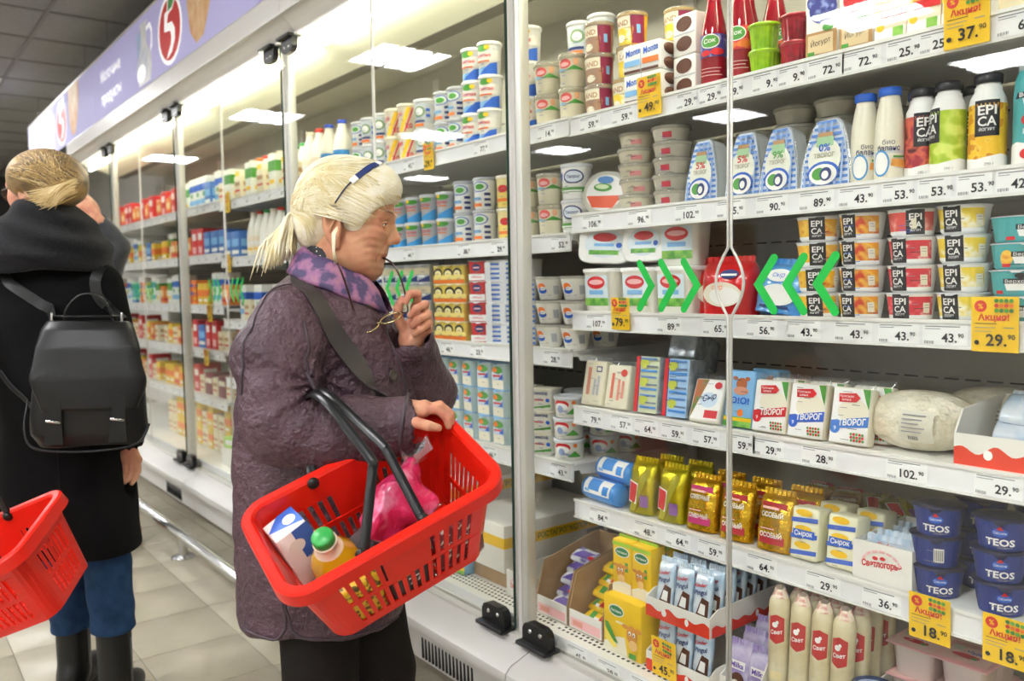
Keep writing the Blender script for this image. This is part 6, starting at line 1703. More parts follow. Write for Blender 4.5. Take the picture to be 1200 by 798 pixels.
class Soft:
    """list of blended volumes in metres; cone / ell / box / loft joined with a blend width k, or carved away"""
    def __init__(s):
        s.p = []
        s.lo, s.hi = np.full(3, 1e9), np.full(3, -1e9)
        s.disp = None
    def _b(s, *pts):
        for q in pts:
            s.lo, s.hi = np.minimum(s.lo, q), np.maximum(s.hi, q)
    def cone(s, a, b, ra, rb, k=0.02, op='u'):
        a, b = np.array(a, float), np.array(b, float)
        s.p.append((op, k, 'c', a, b, ra, rb))
        if op == 'u':
            r = max(ra, rb)
            s._b(a - r, b - r, a + r, b + r)
        return s
    def chain(s, pts, rs, k=0.01, op='u'):
        for i in range(len(pts) - 1):
            s.cone(pts[i], pts[i + 1], rs[i], rs[i + 1], k if i == 0 else min(k, 0.004), op)
        return s
    def ell(s, c, r, k=0.02, op='u', rot=None):
        c, r = np.array(c, float), np.array(r, float)
        s.p.append((op, k, 'e', c, r, None if rot is None else rotm(rot)))
        if op == 'u':
            m = r.max()
            s._b(c - m, c + m)
        return s
    def box(s, c, h, rd, k=0.01, op='u', rot=None):
        c, h = np.array(c, float), np.array(h, float)
        s.p.append((op, k, 'b', c, h, rd, None if rot is None else rotm(rot)))
        if op == 'u':
            m = np.linalg.norm(h)
            s._b(c - m if rot is not None else c - h, c + m if rot is not None else c + h)
        return s
    def loft(s, rows, k=0.02, op='u', pw=2.0):
        """rows of (z, x_back, x_front, y_near, y_far), z rising"""
        t = np.array(rows, float)
        s.p.append((op, k, 'l', t, pw))
        if op == 'u':
            s._b((t[:, 1].min(), t[:, 3].min(), t[0, 0]), (t[:, 2].max(), t[:, 4].max(), t[-1, 0]))
        return s
    def cut(s, p, n, k=0.003):
        """keep what lies behind the plane through p with outward normal n"""
        n = np.array(n, float)
        s.p.append(('i', k, 'p', np.array(p, float), n / np.linalg.norm(n)))
        return s
    def ev(s, P, only=None):
        d = np.full(len(P), 1.0)
        for qi, q in enumerate(s.p):
            if only is not None and not only[qi]:
                continue
            op, k, t = q[:3]
            if t == 'c':
                a, b, ra, rb = q[3:]
                ba = b - a
                h = np.clip(((P - a) @ ba) / max(ba @ ba, 1e-12), 0, 1)
                e = np.linalg.norm(P - a - h[:, None] * ba, axis=1) - (ra + (rb - ra) * h)
            elif t == 'e':
                c, r, R = q[3:]
                v = P - c
                if R is not None:
                    v = v @ R
                k0 = np.linalg.norm(v / r, axis=1)
                k1 = np.linalg.norm(v / (r * r), axis=1)
                e = k0 * (k0 - 1) / np.maximum(k1, 1e-9)
            elif t == 'b':
                c, h, rd, R = q[3:]
                v = P - c
                if R is not None:
                    v = v @ R
                w = np.abs(v) - (h - rd)
                e = np.linalg.norm(np.maximum(w, 0), axis=1) + np.minimum(w.max(axis=1), 0) - rd
            elif t == 'l':
                tb, pw = q[3:]
                z = P[:, 2]
                f = [np.interp(z, tb[:, 0], tb[:, i]) for i in (1, 2, 3, 4)]
                cx, rx = (f[0] + f[1]) / 2, (f[1] - f[0]) / 2
                cy, ry = (f[2] + f[3]) / 2, (f[3] - f[2]) / 2
                e = ((np.abs((P[:, 0] - cx) / rx) ** pw + np.abs((P[:, 1] - cy) / ry) ** pw) ** (1 / pw) - 1) * np.minimum(rx, ry)
                e = np.maximum(e, np.maximum(tb[0, 0] - z, z - tb[-1, 0]))
            elif t == 'p':
                e = (P - q[3]) @ q[4]
            if op == 'u':
                d = smin(d, e, k)
            elif op == 's':
                d = -smin(-d, e, k)
            else:
                d = -smin(-d, -e, k)
        if s.disp:
            d = d + s.disp(P)
        return d
    def near(s, c, R):
        """which volumes can matter within R of the point c"""
        keep = []
        P = np.array([c])
        full, disp = s.p, s.disp
        s.disp = None
        for q in full:
            if q[0] == 'i' or q[2] == 'l':
                keep.append(True)
                continue
            s.p = [('u', 0) + q[2:]]
            keep.append(s.ev(P)[0] < 2 * R * 1.3 + q[1] + 0.02)
        s.p, s.disp = full, disp
        return keep
    def push(s, pts, off=0.0, it=6):
        """move points onto the skin, then off it by off"""
        P = np.array(pts, float)
        for _ in range(it):
            d, g = s.ev(P), s.grad(P)
            P = P - g * (d - off)[:, None] * 0.9
        return P
    def grad(s, P, h=0.002):
        g = np.stack([s.ev(P + np.eye(3)[i] * h) - s.ev(P - np.eye(3)[i] * h) for i in range(3)], axis=1)
        return g / np.maximum(np.linalg.norm(g, axis=1), 1e-9)[:, None]
    def mesh(s, name, vox, mats, mat_fn=None, blk=10):
        pad = vox * 3 + 0.01
        lo = s.lo - pad
        n = np.ceil((s.hi + pad - lo) / vox / blk).astype(int) * blk
        bn = n // blk
        bi = np.stack(np.meshgrid(*[np.arange(k) for k in bn], indexing='ij'), -1).reshape(-1, 3)
        cen = lo + (bi + 0.5) * blk * vox
        dc = np.concatenate([s.ev(c) for c in np.array_split(cen, max(1, len(cen) // 60000))])
        D = np.where(dc.reshape(bn) < 0, -1.0, 1.0).astype(np.float32).repeat(blk, 0).repeat(blk, 1).repeat(blk, 2)
        act = np.abs(dc) < blk * vox * 0.87 * 1.5 + 0.012
        off = np.stack(np.meshgrid(*[np.arange(blk)] * 3, indexing='ij'), -1).reshape(-1, 3)
        ab = bi[act]
        sb = ab // 2
        _, inv = np.unique(sb[:, 0] * 1000000 + sb[:, 1] * 1000 + sb[:, 2], return_inverse=True)
        order = np.argsort(inv, kind='stable')
        for ch in np.split(ab[order], np.flatnonzero(np.diff(inv[order])) + 1):
            R = blk * vox * 1.74
            only = s.near(lo + ((ch[0] // 2) * 2 + 1) * blk * vox, R)
            ids = (ch[:, None, :] * blk + off[None]).reshape(-1, 3)
            D[ids[:, 0], ids[:, 1], ids[:, 2]] = s.ev(lo + ids * vox, only)
        I = D < 0
        a = [I[x:I.shape[0] - 1 + x, y:I.shape[1] - 1 + y, z:I.shape[2] - 1 + z] for x in (0, 1) for y in (0, 1) for z in (0, 1)]
        anyv, allv = a[0].copy(), a[0].copy()
        for q in a[1:]:
            anyv |= q
            allv &= q
        cells = np.argwhere(anyv & ~allv)
        cid = np.full(anyv.shape, -1, np.int32)
        cid[cells[:, 0], cells[:, 1], cells[:, 2]] = np.arange(len(cells))
        co = np.array([(x, y, z) for x in (0, 1) for y in (0, 1) for z in (0, 1)])
        val = np.stack([D[cells[:, 0] + c[0], cells[:, 1] + c[1], cells[:, 2] + c[2]] for c in co], 1)
        acc, cnt = np.zeros((len(cells), 3)), np.zeros(len(cells))
        for i in range(8):
            for j in range(i + 1, 8):
                if np.abs(co[i] - co[j]).sum() != 1:
                    continue
                m = (val[:, i] < 0) != (val[:, j] < 0)
                t = val[m, i] / (val[m, i] - val[m, j])
                acc[m] += co[i] + (co[j] - co[i]) * t[:, None]
                cnt[m] += 1
        V = lo + (cells + acc / cnt[:, None]) * vox
        F = []
        for ax in range(3):
            u, w = (ax + 1) % 3, (ax + 2) % 3
            sl0, sl1 = [slice(None)] * 3, [slice(None)] * 3
            sl0[ax], sl1[ax] = slice(0, -1), slice(1, None)
            A, B = I[tuple(sl0)], I[tuple(sl1)]
            e = np.argwhere(A != B)
            e = e[(e[:, u] > 0) & (e[:, w] > 0) & (e[:, u] < I.shape[u] - 1) & (e[:, w] < I.shape[w] - 1)]
            fl = A[e[:, 0], e[:, 1], e[:, 2]]
            qs = []
            for du, dw in ((-1, -1), (0, -1), (0, 0), (-1, 0)):
                c = e.copy()
                c[:, u] += du
                c[:, w] += dw
                qs.append(cid[c[:, 0], c[:, 1], c[:, 2]])
            q = np.stack(qs, 1)
            q[~fl] = q[~fl][:, ::-1]
            F.append(q[(q >= 0).all(1)])
        F = np.concatenate(F)
        me = bpy.data.meshes.new(name)
        me.vertices.add(len(V))
        me.vertices.foreach_set('co', V.astype(np.float32).ravel())
        me.loops.add(len(F) * 4)
        me.loops.foreach_set('vertex_index', F.astype(np.int32).ravel())
        me.polygons.add(len(F))
        me.polygons.foreach_set('loop_start', np.arange(len(F), dtype=np.int32) * 4)
        me.polygons.foreach_set('use_smooth', np.ones(len(F), bool))
        for m in mats:
            me.materials.append(m)
        if mat_fn:
            me.polygons.foreach_set('material_index', mat_fn(V[F].mean(1)).astype(np.int32))
        me.update(calc_edges=True)
        me.validate()
        return me

def wob(P, s, ph=0.0):
    x, y, z = P[:, 0] * s, P[:, 1] * s, P[:, 2] * s
    return (np.sin(x * 1.1 + 1.7 * np.sin(z * 0.9 + ph) + ph) + np.sin(y * 1.3 + 1.3 * np.sin(x * 0.7 + 2 * ph)) + np.sin(z * 1.2 + 1.5 * np.sin(y * 0.8 - ph))) / 3

def hand(s, wrist, knuckles, fingers, thumb, rp=0.013, rf=0.0085, k=0.006):
    """palm spread from the wrist to four knuckles, then each finger and the thumb as its own chain"""
    for q in knuckles:
        s.cone(wrist, q, 0.017, rp * 0.9, 0.012)
    for a, b in zip(knuckles, knuckles[1:]):
        s.cone(a, b, rp * 0.9, rp * 0.9, 0.006)
    for q, f in zip(knuckles, fingers):
        pts = [q] + list(f)
        rs = [rf * 1.12, rf * 1.02, rf * 0.95, rf * 0.80][:len(pts)]
        for i in range(len(pts) - 1):
            s.cone(pts[i], pts[i + 1], rs[i], rs[i + 1], 0.0025)
    rs = [rf * 1.5, rf * 1.2, rf * 1.1, rf * 0.85]
    for i in range(len(thumb) - 1):
        s.cone(thumb[i], thumb[i + 1], rs[i], rs[i + 1], k if i == 0 else 0.0025)

def ribbon(pts, nrm, w, t, m, name, parent):
    """strap lying along pts with outward normals nrm"""
    mb = MB()
    vs = []
    n = len(pts)
    for i in range(n):
        p, q = Vector(pts[i]), Vector(nrm[i])
        d = (Vector(pts[min(i + 1, n - 1)]) - Vector(pts[max(i - 1, 0)])).normalized()
        a = d.cross(q).normalized()
        vs += [p + a * w / 2 - q * t / 2, p + a * w / 2 + q * t / 2, p - a * w / 2 + q * t / 2, p - a * w / 2 - q * t / 2]
    fs = []
    for i in range(n - 1):
        for j in range(4):
            j2 = (j + 1) % 4
            fs.append((i * 4 + j, i * 4 + j2, (i + 1) * 4 + j2, (i + 1) * 4 + j))
    fs += [(3, 2, 1, 0), tuple((n - 1) * 4 + j for j in range(4))]
    mb.add(vs, fs, m, True)
    return mb.build(name, parent, 0.7)

def resample(pts, n):
    P = np.array(pts, float)
    # smooth curve through the points
    out = []
    m = len(P)
    for i in range(n):
        u = i / (n - 1) * (m - 1)
        j = min(int(u), m - 2)
        t = u - j
        p0, p1, p2, p3 = P[max(j - 1, 0)], P[j], P[j + 1], P[min(j + 2, m - 1)]
        out.append(0.5 * ((2 * p1) + (-p0 + p2) * t + (2 * p0 - 5 * p1 + 4 * p2 - p3) * t * t + (-p0 + 3 * p1 - 3 * p2 + p3) * t ** 3))
    return np.array(out)
# ------------------------------------------------------------------ people
SKIN = mat('skin_old', '#cb9876', 0.5, sss=0.12, spec=0.35, bump=(160, 0.25, 0.0015), vary=('#b9765c', 22, 4, 0.42, 0.74))
SKINH = mat('skin_hand', '#d39a7c', 0.5, sss=0.12, spec=0.35, bump=(170, 0.3, 0.0015), vary=('#c27a66', 40, 4, 0.4, 0.7))
LIP = mat('lip', '#b06a58', 0.45, sss=0.1)
HAIRW = mat('hair_white', '#ece2c2', 0.42, spec=0.5, sheen=0.2, bump=(260, 0.8, 0.003), vary=('#f1ead6', 60, 3), stretch=(0.25, 1, 1))
HAIRS = mat('hair_strand', '#f0e8cd', 0.4, spec=0.5, vary=('#ddcf9f', 30, 2))
COATP = mat('quilted_plum', '#553f48', 0.4, spec=0.4, bump=(72, 1.0, 0.011), vary=('#46323b', 9, 3))
SEAM = mat('plum_piping', '#40333b', 0.5)
PAIS = mat('paisley', '#a06c84', 0.6, vary=('#4a3d63', 34, 3, 0.40, 0.58, '#8d5f86'), bump=(80, 0.3, 0.003))
STRAP = mat('dark_strap', '#37312e', 0.6, bump=(300, 0.3, 0.001))
TROU = mat('dark_trousers', '#1b1715', 0.85, spec=0.2, bump=(200, 0.4, 0.002))
SHOE = mat('black_shoe', '#1d1a19', 0.4)
BTN = mat('button', '#4a4038', 0.35, spec=0.6)
BROWNM = mat('dark_brown_frame', '#3a1f18', 0.25)
GOLDM = mat('gold_rim', '#cbb98a', 0.25, metal=0.9)
LENS = clear_mat('lens', '#f2f0ea', 2.0, 0.02)
EYEW = mat('eye_white', '#d9d2c4', 0.2)
IRIS = mat('iris', '#3c4a55', 0.15)
BROWH = mat('brow_grey', '#b39a80', 0.7)

RZ = -YAW
def local_person(name, label, x, y, rz=RZ):
    return thing(name, label, 'person', (x, y, 0), rz)

old = local_person('person', 'older woman in plum quilted coat, glasses arm at her mouth, basket on arm', -1.604, 0.789)

# ---- head volumes, shared by all three figures (nose towards +x, ears at y = +-0.076)
HEAD = Soft()
HEAD.ell((0.020, 0, 1.455), (0.090, 0.072, 0.080), 0.0)
HEAD.ell((0.070, 0, 1.436), (0.047, 0.058, 0.052), 0.03)
HEAD.ell((0.056, 0, 1.378), (0.052, 0.056, 0.072), 0.03)
for q in (-1, 1):
    HEAD.cone((0.018, q * 0.050, 1.347), (0.066, q * 0.016, 1.313), 0.022, 0.016, 0.03)
    HEAD.ell((0.076, q * 0.040, 1.386), (0.024, 0.020, 0.020), 0.025)
    HEAD.ell((0.060, q * 0.040, 1.345), (0.022, 0.016, 0.026), 0.025)
HEAD.ell((0.070, 0, 1.314), (0.018, 0.021, 0.016), 0.018)
HEAD.ell((0.045, 0, 1.320), (0.036, 0.034, 0.020), 0.02)
HEAD.cone((0.002, 0, 1.38), (-0.020, 0, 1.24), 0.054, 0.060, 0.03)
for q in (-1, 1):      # eye hollows, lids, brows
    HEAD.ell((0.118, q * 0.033, 1.407), (0.018, 0.017, 0.011), 0.012, 's')
    HEAD.ell((0.092, q * 0.033, 1.4060), (0.0125, 0.0135, 0.0115), 0.006)
    HEAD.cone((0.113, q * 0.010, 1.424), (0.096, q * 0.047, 1.426), 0.0095, 0.008, 0.012)
HEAD.cone((0.109, 0, 1.417), (0.1195, 0, 1.384), 0.0080, 0.0108, 0.012)
HEAD.ell((0.1210, 0, 1.3745), (0.0125, 0.0122, 0.0100), 0.006)
for q in (-1, 1):
    HEAD.ell((0.106, q * 0.0115, 1.3705), (0.0105, 0.0075, 0.0085), 0.006)
    HEAD.ell((0.1065, q * 0.006, 1.3625), (0.005, 0.0028, 0.004), 0.003, 's')
HEAD.ell((0.088, 0, 1.352), (0.0135, 0.026, 0.014), 0.012)
for q in (-1, 1):      # lips, mouth line, creases
    HEAD.cone((0.0945, 0, 1.3455), (0.080, q * 0.023, 1.3415), 0.0052, 0.003, 0.005)
    HEAD.cone((0.0915, 0, 1.3345), (0.079, q * 0.021, 1.338), 0.0062, 0.003, 0.005)
for q in (-1, 1):
    HEAD.cone((0.1005, 0, 1.3402), (0.083, q * 0.026, 1.3385), 0.0018, 0.0012, 0.003, 's')
    HEAD.cone((0.103, q * 0.021, 1.372), (0.085, q * 0.036, 1.336), 0.0030, 0.0026, 0.008, 's')
    HEAD.cone((0.083, q * 0.034, 1.334), (0.078, q * 0.030, 1.318), 0.0022, 0.0018, 0.007, 's')
    HEAD.cone((0.106, q * 0.032, 1.3925), (0.090, q * 0.046, 1.392), 0.0022, 0.0016, 0.006, 's')
    # ears
    HEAD.ell((0.006, q * 0.0765, 1.402), (0.021, 0.0105, 0.037), 0.005, rot=(0, -0.15, q * 0.35))
    HEAD.ell((0.008, q * 0.087, 1.405), (0.0125, 0.0125, 0.024), 0.003, 's', rot=(0, -0.15, q * 0.35))
    HEAD.cone((0.012, q * 0.080, 1.412), (0.000, q * 0.081, 1.388), 0.003, 0.003, 0.004)
    HEAD.ell((0.012, q * 0.077, 1.366), (0.010, 0.007, 0.013), 0.006)

def add_head(dst, R=None, frm=(0, 0, 0), to=(0, 0, 0), sc=1.0):
    R = np.eye(3) if R is None else R
    f = lambda p: (np.array(p) - np.array(frm)) @ R.T * sc + np.array(to)
    for q in HEAD.p:
        if q[2] == 'c':
            dst.p.append((q[0], q[1] * sc, 'c', f(q[3]), f(q[4]), q[5] * sc, q[6] * sc))
        else:
            dst.p.append((q[0], q[1] * sc, 'e', f(q[3]), q[4] * sc, R if q[5] is None else R @ q[5]))
    for c in (HEAD.lo, HEAD.hi):
        dst._b(f(c) - 0.03, f(c) + 0.03)

# ---- skin: head, hands and the body under the clothes, one surface
S = Soft()
add_head(S)
# body under the clothes
S.cone((-0.035, 0, 1.16), (-0.035, 0, 0.80), 0.095, 0.11, 0.04)
E_N, W_N = (-0.062, -0.205, 1.005), (0.150, -0.205, 1.030)
E_F, W_F = (0.172, 0.10, 1.035), (0.150, -0.012, 1.165)
S.chain([(-0.07, -0.115, 1.18), E_N, W_N], [0.045, 0.042, 0.025], 0.03)
S.chain([(0.0, 0.12, 1.18), E_F, W_F], [0.045, 0.042, 0.024], 0.03)
for q, dx in ((-1, -0.045), (1, 0.055)):
    S.chain([(-0.03, q * 0.055, 0.80), (dx * 0.9 - 0.005, q * 0.066, 0.43), (dx - 0.02, q * 0.075, 0.09)], [0.065, 0.052, 0.038], 0.03)
    S.ell((dx + 0.03, q * 0.085, 0.055), (0.10, 0.035, 0.035), 0.03)
# near hand laid on the basket rim
kn = [(0.197, -0.228 + 0.019 * i, 1.052 - 0.004 * abs(i - 1)) for i in range(4)]
fg = [[(0.222 + 0.004 * (i in (1, 2)), y + 0.002, 1.050), (0.240 + 0.004 * (i in (1, 2)), y + 0.003, 1.034), (0.243 + 0.004 * (i in (1, 2)), y + 0.003, 1.018)] for i, (x, y, z) in enumerate(kn)]
hand(S, W_N[:2] + (1.046,), kn, fg, [(0.165, -0.232, 1.038), (0.185, -0.250, 1.030), (0.208, -0.252, 1.024), (0.226, -0.247, 1.019)])
# far hand raised, closed on the arm of the glasses
kn = [(0.166, -0.020, 1.236), (0.178, -0.014, 1.222), (0.184, -0.010, 1.205), (0.184, -0.008, 1.188)]
fg = [[(0.170, -0.040, 1.262), (0.156, -0.052, 1.262), (0.148, -0.052, 1.246)],
      [(0.186, -0.045, 1.240), (0.170, -0.060, 1.232), (0.156, -0.054, 1.218)],
      [(0.191, -0.042, 1.220), (0.174, -0.058, 1.210), (0.160, -0.051, 1.197)],
      [(0.190, -0.038, 1.201), (0.176, -0.051, 1.190), (0.163, -0.044, 1.179)]]
hand(S, W_F, kn, fg, [(0.140, -0.020, 1.185), (0.129, -0.034, 1.210), (0.130, -0.043, 1.233), (0.138, -0.044, 1.251)])
def skin_mat(c):
    m = np.zeros(len(c))
    m[(c[:, 2] < 1.28) & ((c[:, 0] > 0.12))] = 1
    m[(np.abs(c[:, 1]) < 0.024) & (c[:, 0] > 0.0765) & (np.abs(c[:, 2] - 1.3402) < 0.0085 - 0.2 * np.abs(c[:, 1])) & (c[:, 2] > 1.325)] = 2
    return m
S.disp = lambda P: 0.0006 * np.sin(420 * P[:, 2] + 3 * np.sin(60 * P[:, 0])) * np.exp(-((P[:, 0] - 0.085) / 0.03) ** 2) * (P[:, 2] > 1.29) + 0.0005 * wob(P, 160)
body = obj('body', S.mesh('body', 0.0028, [SKIN, SKINH, LIP], skin_mat), old)
for q in (-1, 1):
    e = MB().ell((0.1035, q * 0.033, 1.4045), (0.0042, 0.0085, 0.0034), EYEW, 14, 8)
    e.ell((0.1066, q * 0.034, 1.4043), (0.0016, 0.0040, 0.0030), IRIS, 10, 6)
    e.build('eye', old)
    ld = MB()
    ld.tube([(0.0975, q * 0.045, 1.4035), (0.1045, q * 0.040, 1.4085), (0.1078, q * 0.033, 1.4092), (0.1075, q * 0.025, 1.4065)], [0.001, 0.0028, 0.0030, 0.0012], SKIN, 7)
    ld.tube([(0.0978, q * 0.0445, 1.4020), (0.1040, q * 0.040, 1.4000), (0.1068, q * 0.033, 1.3996), (0.1072, q * 0.025, 1.4030)], [0.0008, 0.0022, 0.0024, 0.001], SKIN, 7)
    ld.build('eyelids', old)
    MB().tube([(0.0975, q * 0.0458, 1.4020), (0.1050, q * 0.041, 1.4062), (0.1098, q * 0.033, 1.4068), (0.1092, q * 0.026, 1.4050)], [0.0004, 0.0007, 0.0008, 0.0004], BROWNM, 5).build('lash_line', old)
    bm_ = MB()
    for k in range(14):
        t = k / 13
        p = Vector((0.1225 - 0.020 * t * t, q * (0.013 + 0.034 * t), 1.4265 + 0.004 * math.sin(t * 2.6)))
        bm_.tube([p, p + Vector((0.001, q * 0.007, 0.0015)), p + Vector((-0.001, q * 0.013, 0.0005))], [0.0012, 0.0010, 0.0003], BROWH, 5)
    bm_.build('eyebrow', old)

# ---- coat
Cc = Soft()
Cc.loft([(0.555, -0.222, 0.112, -0.150, 0.175), (0.65, -0.228, 0.130, -0.152, 0.18), (0.76, -0.230, 0.145, -0.152, 0.18), (0.88, -0.232, 0.158, -0.150, 0.18), (1.0, -0.226, 0.160, -0.146, 0.18), (1.10, -0.212, 0.148, -0.146, 0.185), (1.17, -0.198, 0.122, -0.148, 0.19), (1.22, -0.180, 0.098, -0.142, 0.17), (1.255, -0.158, 0.080, -0.118, 0.13), (1.285, -0.125, 0.062, -0.085, 0.09), (1.315, -0.085, 0.045, -0.055, 0.06)], 0.0, pw=2.3)
Cc.cone((-0.068, -0.125, 1.205), (-0.090, -0.158, 1.14), 0.075, 0.080, 0.05)
Cc.chain([(-0.090, -0.158, 1.14), (-0.070, -0.198, 1.018), (0.02, -0.208, 1.002), (0.160, -0.205, 1.018)], [0.080, 0.078, 0.070, 0.058], 0.016)
Cc.cone((0.0, 0.13, 1.20), (0.03, 0.15, 1.13), 0.072, 0.078, 0.05)
Cc.chain([(0.03, 0.15, 1.13), (0.165, 0.095, 1.040), (0.150, -0.005, 1.150)], [0.080, 0.070, 0.053], 0.025)
Cc.cone((0.158, -0.205, 1.018), (0.26, -0.205, 1.026), 0.047, 0.047, 0.004, 's')
Cc.cone((0.150, -0.002, 1.146), (0.147, -0.045, 1.25), 0.042, 0.052, 0.004, 's')
Cc.cone((-0.01, 0, 1.285), (0.005, 0, 1.45), 0.056, 0.09, 0.008, 's')
Cc.cut((0.163, -0.2, 1.02), (1, 0.0, 0.05)) if False else None
Cc.loft([(0.48, -0.3, 0.3, -0.3, 0.3), (0.575, -0.3, 0.3, -0.3, 0.3)], 0.012, 's')
def folds(P):
    x, y, z = P[:, 0], P[:, 1], P[:, 2]
    d = 0.0036 * wob(P, 34, 0.4) + 0.0022 * wob(P, 85, 1.3)
    # creases gather inside the bent elbow
    r = np.sqrt((x - 0.0) ** 2 + (y + 0.21) ** 2 + (z - 1.07) ** 2)
    a = np.arctan2(z - 1.10, x + 0.005)
    d += 0.0075 * np.exp(-(r / 0.085) ** 2) * np.sin(a * 9 + 30 * r)
    r2 = np.sqrt((x + 0.09) ** 2 + (y + 0.2) ** 2 + (z - 1.12) ** 2)
    d += 0.004 * np.exp(-(r2 / 0.09) ** 2) * np.sin(95 * (z + 0.55 * x))
    # skirt folds
    d += 0.004 * np.clip((0.95 - z) / 0.3, 0, 1) * np.sin(26 * x + 6 * z)
    return d
Cc.disp = folds
coat = obj('coat', Cc.mesh('coat', 0.0055, [COATP]), old)
def on_coat(pts, n, off):
    P = Cc.push(resample(pts, n), off)
    return P, Cc.grad(P, 0.006)
# seams, slit edge and hem piping
for nm, pts in (('shoulder_seam', [(-0.055, -0.075, 1.32), (-0.10, -0.15, 1.25), (-0.125, -0.21, 1.15), (-0.128, -0.215, 1.08)]),
                ('sleeve_seam', [(-0.02, -0.20, 1.22), (0.0, -0.22, 1.15), (0.01, -0.225, 1.10)]),
                ('hem_piping', [(-0.20, -0.09, 0.590), (-0.15, -0.16, 0.584), (-0.115, -0.18, 0.586), (-0.103, -0.185, 0.62), (-0.104, -0.185, 0.70), (-0.105, -0.185, 0.75)]),
                ('front_piping', [(-0.098, -0.185, 0.74), (-0.095, -0.185, 0.64), (-0.080, -0.18, 0.592), (-0.04, -0.18, 0.583), (0.03, -0.17, 0.583), (0.09, -0.12, 0.583), (0.115, -0.04, 0.583)]),
                ('front_edge', [(0.062, -0.03, 1.27), (0.10, -0.045, 1.20), (0.13, -0.05, 1.12), (0.145, -0.05, 1.05)])):
    P, N = on_coat(pts, 26, 0.0005)
    MB().tube(P, 0.0028, SEAM, 6).build(nm, coat)
cuff = MB()
cuff.tube([(0.160 + 0.008 * math.sin(a), -0.205 + 0.0565 * math.cos(a), 1.018 + 0.0565 * math.sin(a)) for a in [2 * math.pi * k / 30 for k in range(31)]], 0.0045, SEAM, 8)
cuff.build('cuff_edge', coat)
bp = []
for c in ((0.082, -0.075, 1.252), (0.125, -0.085, 1.100), (-0.083, -0.19, 0.712), (-0.079, -0.19, 0.655)):
    P, N = on_coat([c, c], 2, 0.001)
    mtx = Vector(N[0]).to_track_quat('Z', 'Y').to_matrix().to_4x4()
    me = MB().lathe([(0, 0.001), (0.006, 0.001), (0.0085, 0.0035), (0.011, 0.003), (0.0115, 0.0), (0, -0.001)], BTN, 18).mesh('button')
    o = obj('button', me, coat)
    o.matrix_local = Matrix.Translation(P[0]) @ mtx
# patterned collar turned out round the neck
def collar(u, v):
    a = math.radians(-158 + 316 * u)
    fr = abs(a) / math.radians(158)
    zt = 1.326 + 0.034 * math.cos(a) - 0.012 * fr ** 4
    prof = [(0.064, -0.012), (0.067, 0.0), (0.075, 0.006), (0.090, -0.010), (0.101, -0.032), (0.107, -0.045), (0.102, -0.049), (0.090, -0.032), (0.076, -0.016), (0.064, -0.012)]
    t = v * (len(prof) - 1)
    j = min(int(t), len(prof) - 2)
    r = prof[j][0] + (prof[j + 1][0] - prof[j][0]) * (t - j)
    z = prof[j][1] + (prof[j + 1][1] - prof[j][1]) * (t - j)
    wf = 1 + 0.06 * fr
    return (0.002 - r * wf * math.cos(a) * 1.0, r * 0.98 * math.sin(a), zt + z * (1 + 0.25 * fr) + 0.002 * math.sin(7 * a))
MB().grid(collar, 48, 18, PAIS).build('collar', coat)
sc = MB().grid(lambda u, v: (-0.002 + (0.055 + 0.009 * math.cos(2 * math.pi * v)) * math.cos(2 * math.pi * u), (0.055 + 0.009 * math.cos(2 * math.pi * v)) * math.sin(2 * math.pi * u), 1.330 - 0.024 * math.cos(2 * math.pi * u) + 0.02 * math.sin(2 * math.pi * v)), 36, 10, mat('dotted_scarf', '#2f2d33', 0.7, vary=('#cfcabf', 130, 1, 0.62, 0.66)), closed_u=True)
sc.build('neck_scarf', old)
# dark shoulder strap across the coat
P, N = on_coat([(-0.115, 0.02, 1.33), (-0.088, -0.055, 1.33), (-0.058, -0.100, 1.305), (-0.02, -0.145, 1.26), (0.03, -0.165, 1.20), (0.075, -0.165, 1.14), (0.110, -0.160, 1.08), (0.135, -0.15, 1.02)], 40, 0.003)
for _ in range(14):
    P[1:-1] = (P[:-2] + 2 * P[1:-1] + P[2:]) / 4
    N[1:-1] = (N[:-2] + 2 * N[1:-1] + N[2:]) / 4
P = P + N * np.maximum(0.003 - Cc.ev(P), 0)[:, None]
ribbon(P, N, 0.040, 0.003, STRAP, 'bag_strap', old)

# ---- hair
Hh = Soft()
Hh.ell((0.016, 0, 1.466), (0.100, 0.082, 0.087), 0.0)
Hh.ell((0.086, 0, 1.487), (0.052, 0.062, 0.046), 0.03)
Hh.ell((0.086, -0.008, 1.472), (0.044, 0.050, 0.036), 0.02)
Hh.ell((-0.040, 0, 1.415), (0.050, 0.068, 0.068), 0.03)
for q in (-1, 1):
    Hh.ell((0.058, q * 0.052, 1.432), (0.046, 0.022, 0.045), 0.025)
Hh.ell((0.140, 0, 1.362), (0.088, 0.2, 0.088), 0.006, 's')
Hh.ell((0.040, 0, 1.325), (0.080, 0.2, 0.055), 0.01, 's')
for q in (-1, 1):
    Hh.ell((0.012, q * 0.086, 1.396), (0.027, 0.03, 0.046), 0.006, 's', rot=(0, -0.15, 0))
Hh.disp = lambda P: 0.0012 * wob(P, 70, 0.7)
hair = obj('hair', Hh.mesh('hair', 0.0034, [HAIRW]), old)
rr = random.Random(5)
HULL = Soft()
add_head(HULL)
HULL.p += [q for q in Hh.p if q[0] == 'u']
bun_at = np.array((-0.078, -0.004, 1.440))
line = np.array([(0.124, 0.000, 1.462), (0.118, 0.030, 1.456), (0.100, 0.050, 1.440), (0.082, 0.062, 1.420), (0.062, 0.068, 1.402), (0.044, 0.072, 1.412), (0.028, 0.074, 1.440), (0.000, 0.078, 1.452), (-0.020, 0.074, 1.420), (-0.032, 0.066, 1.385), (-0.048, 0.050, 1.365)])
sms = [MB(), MB()]
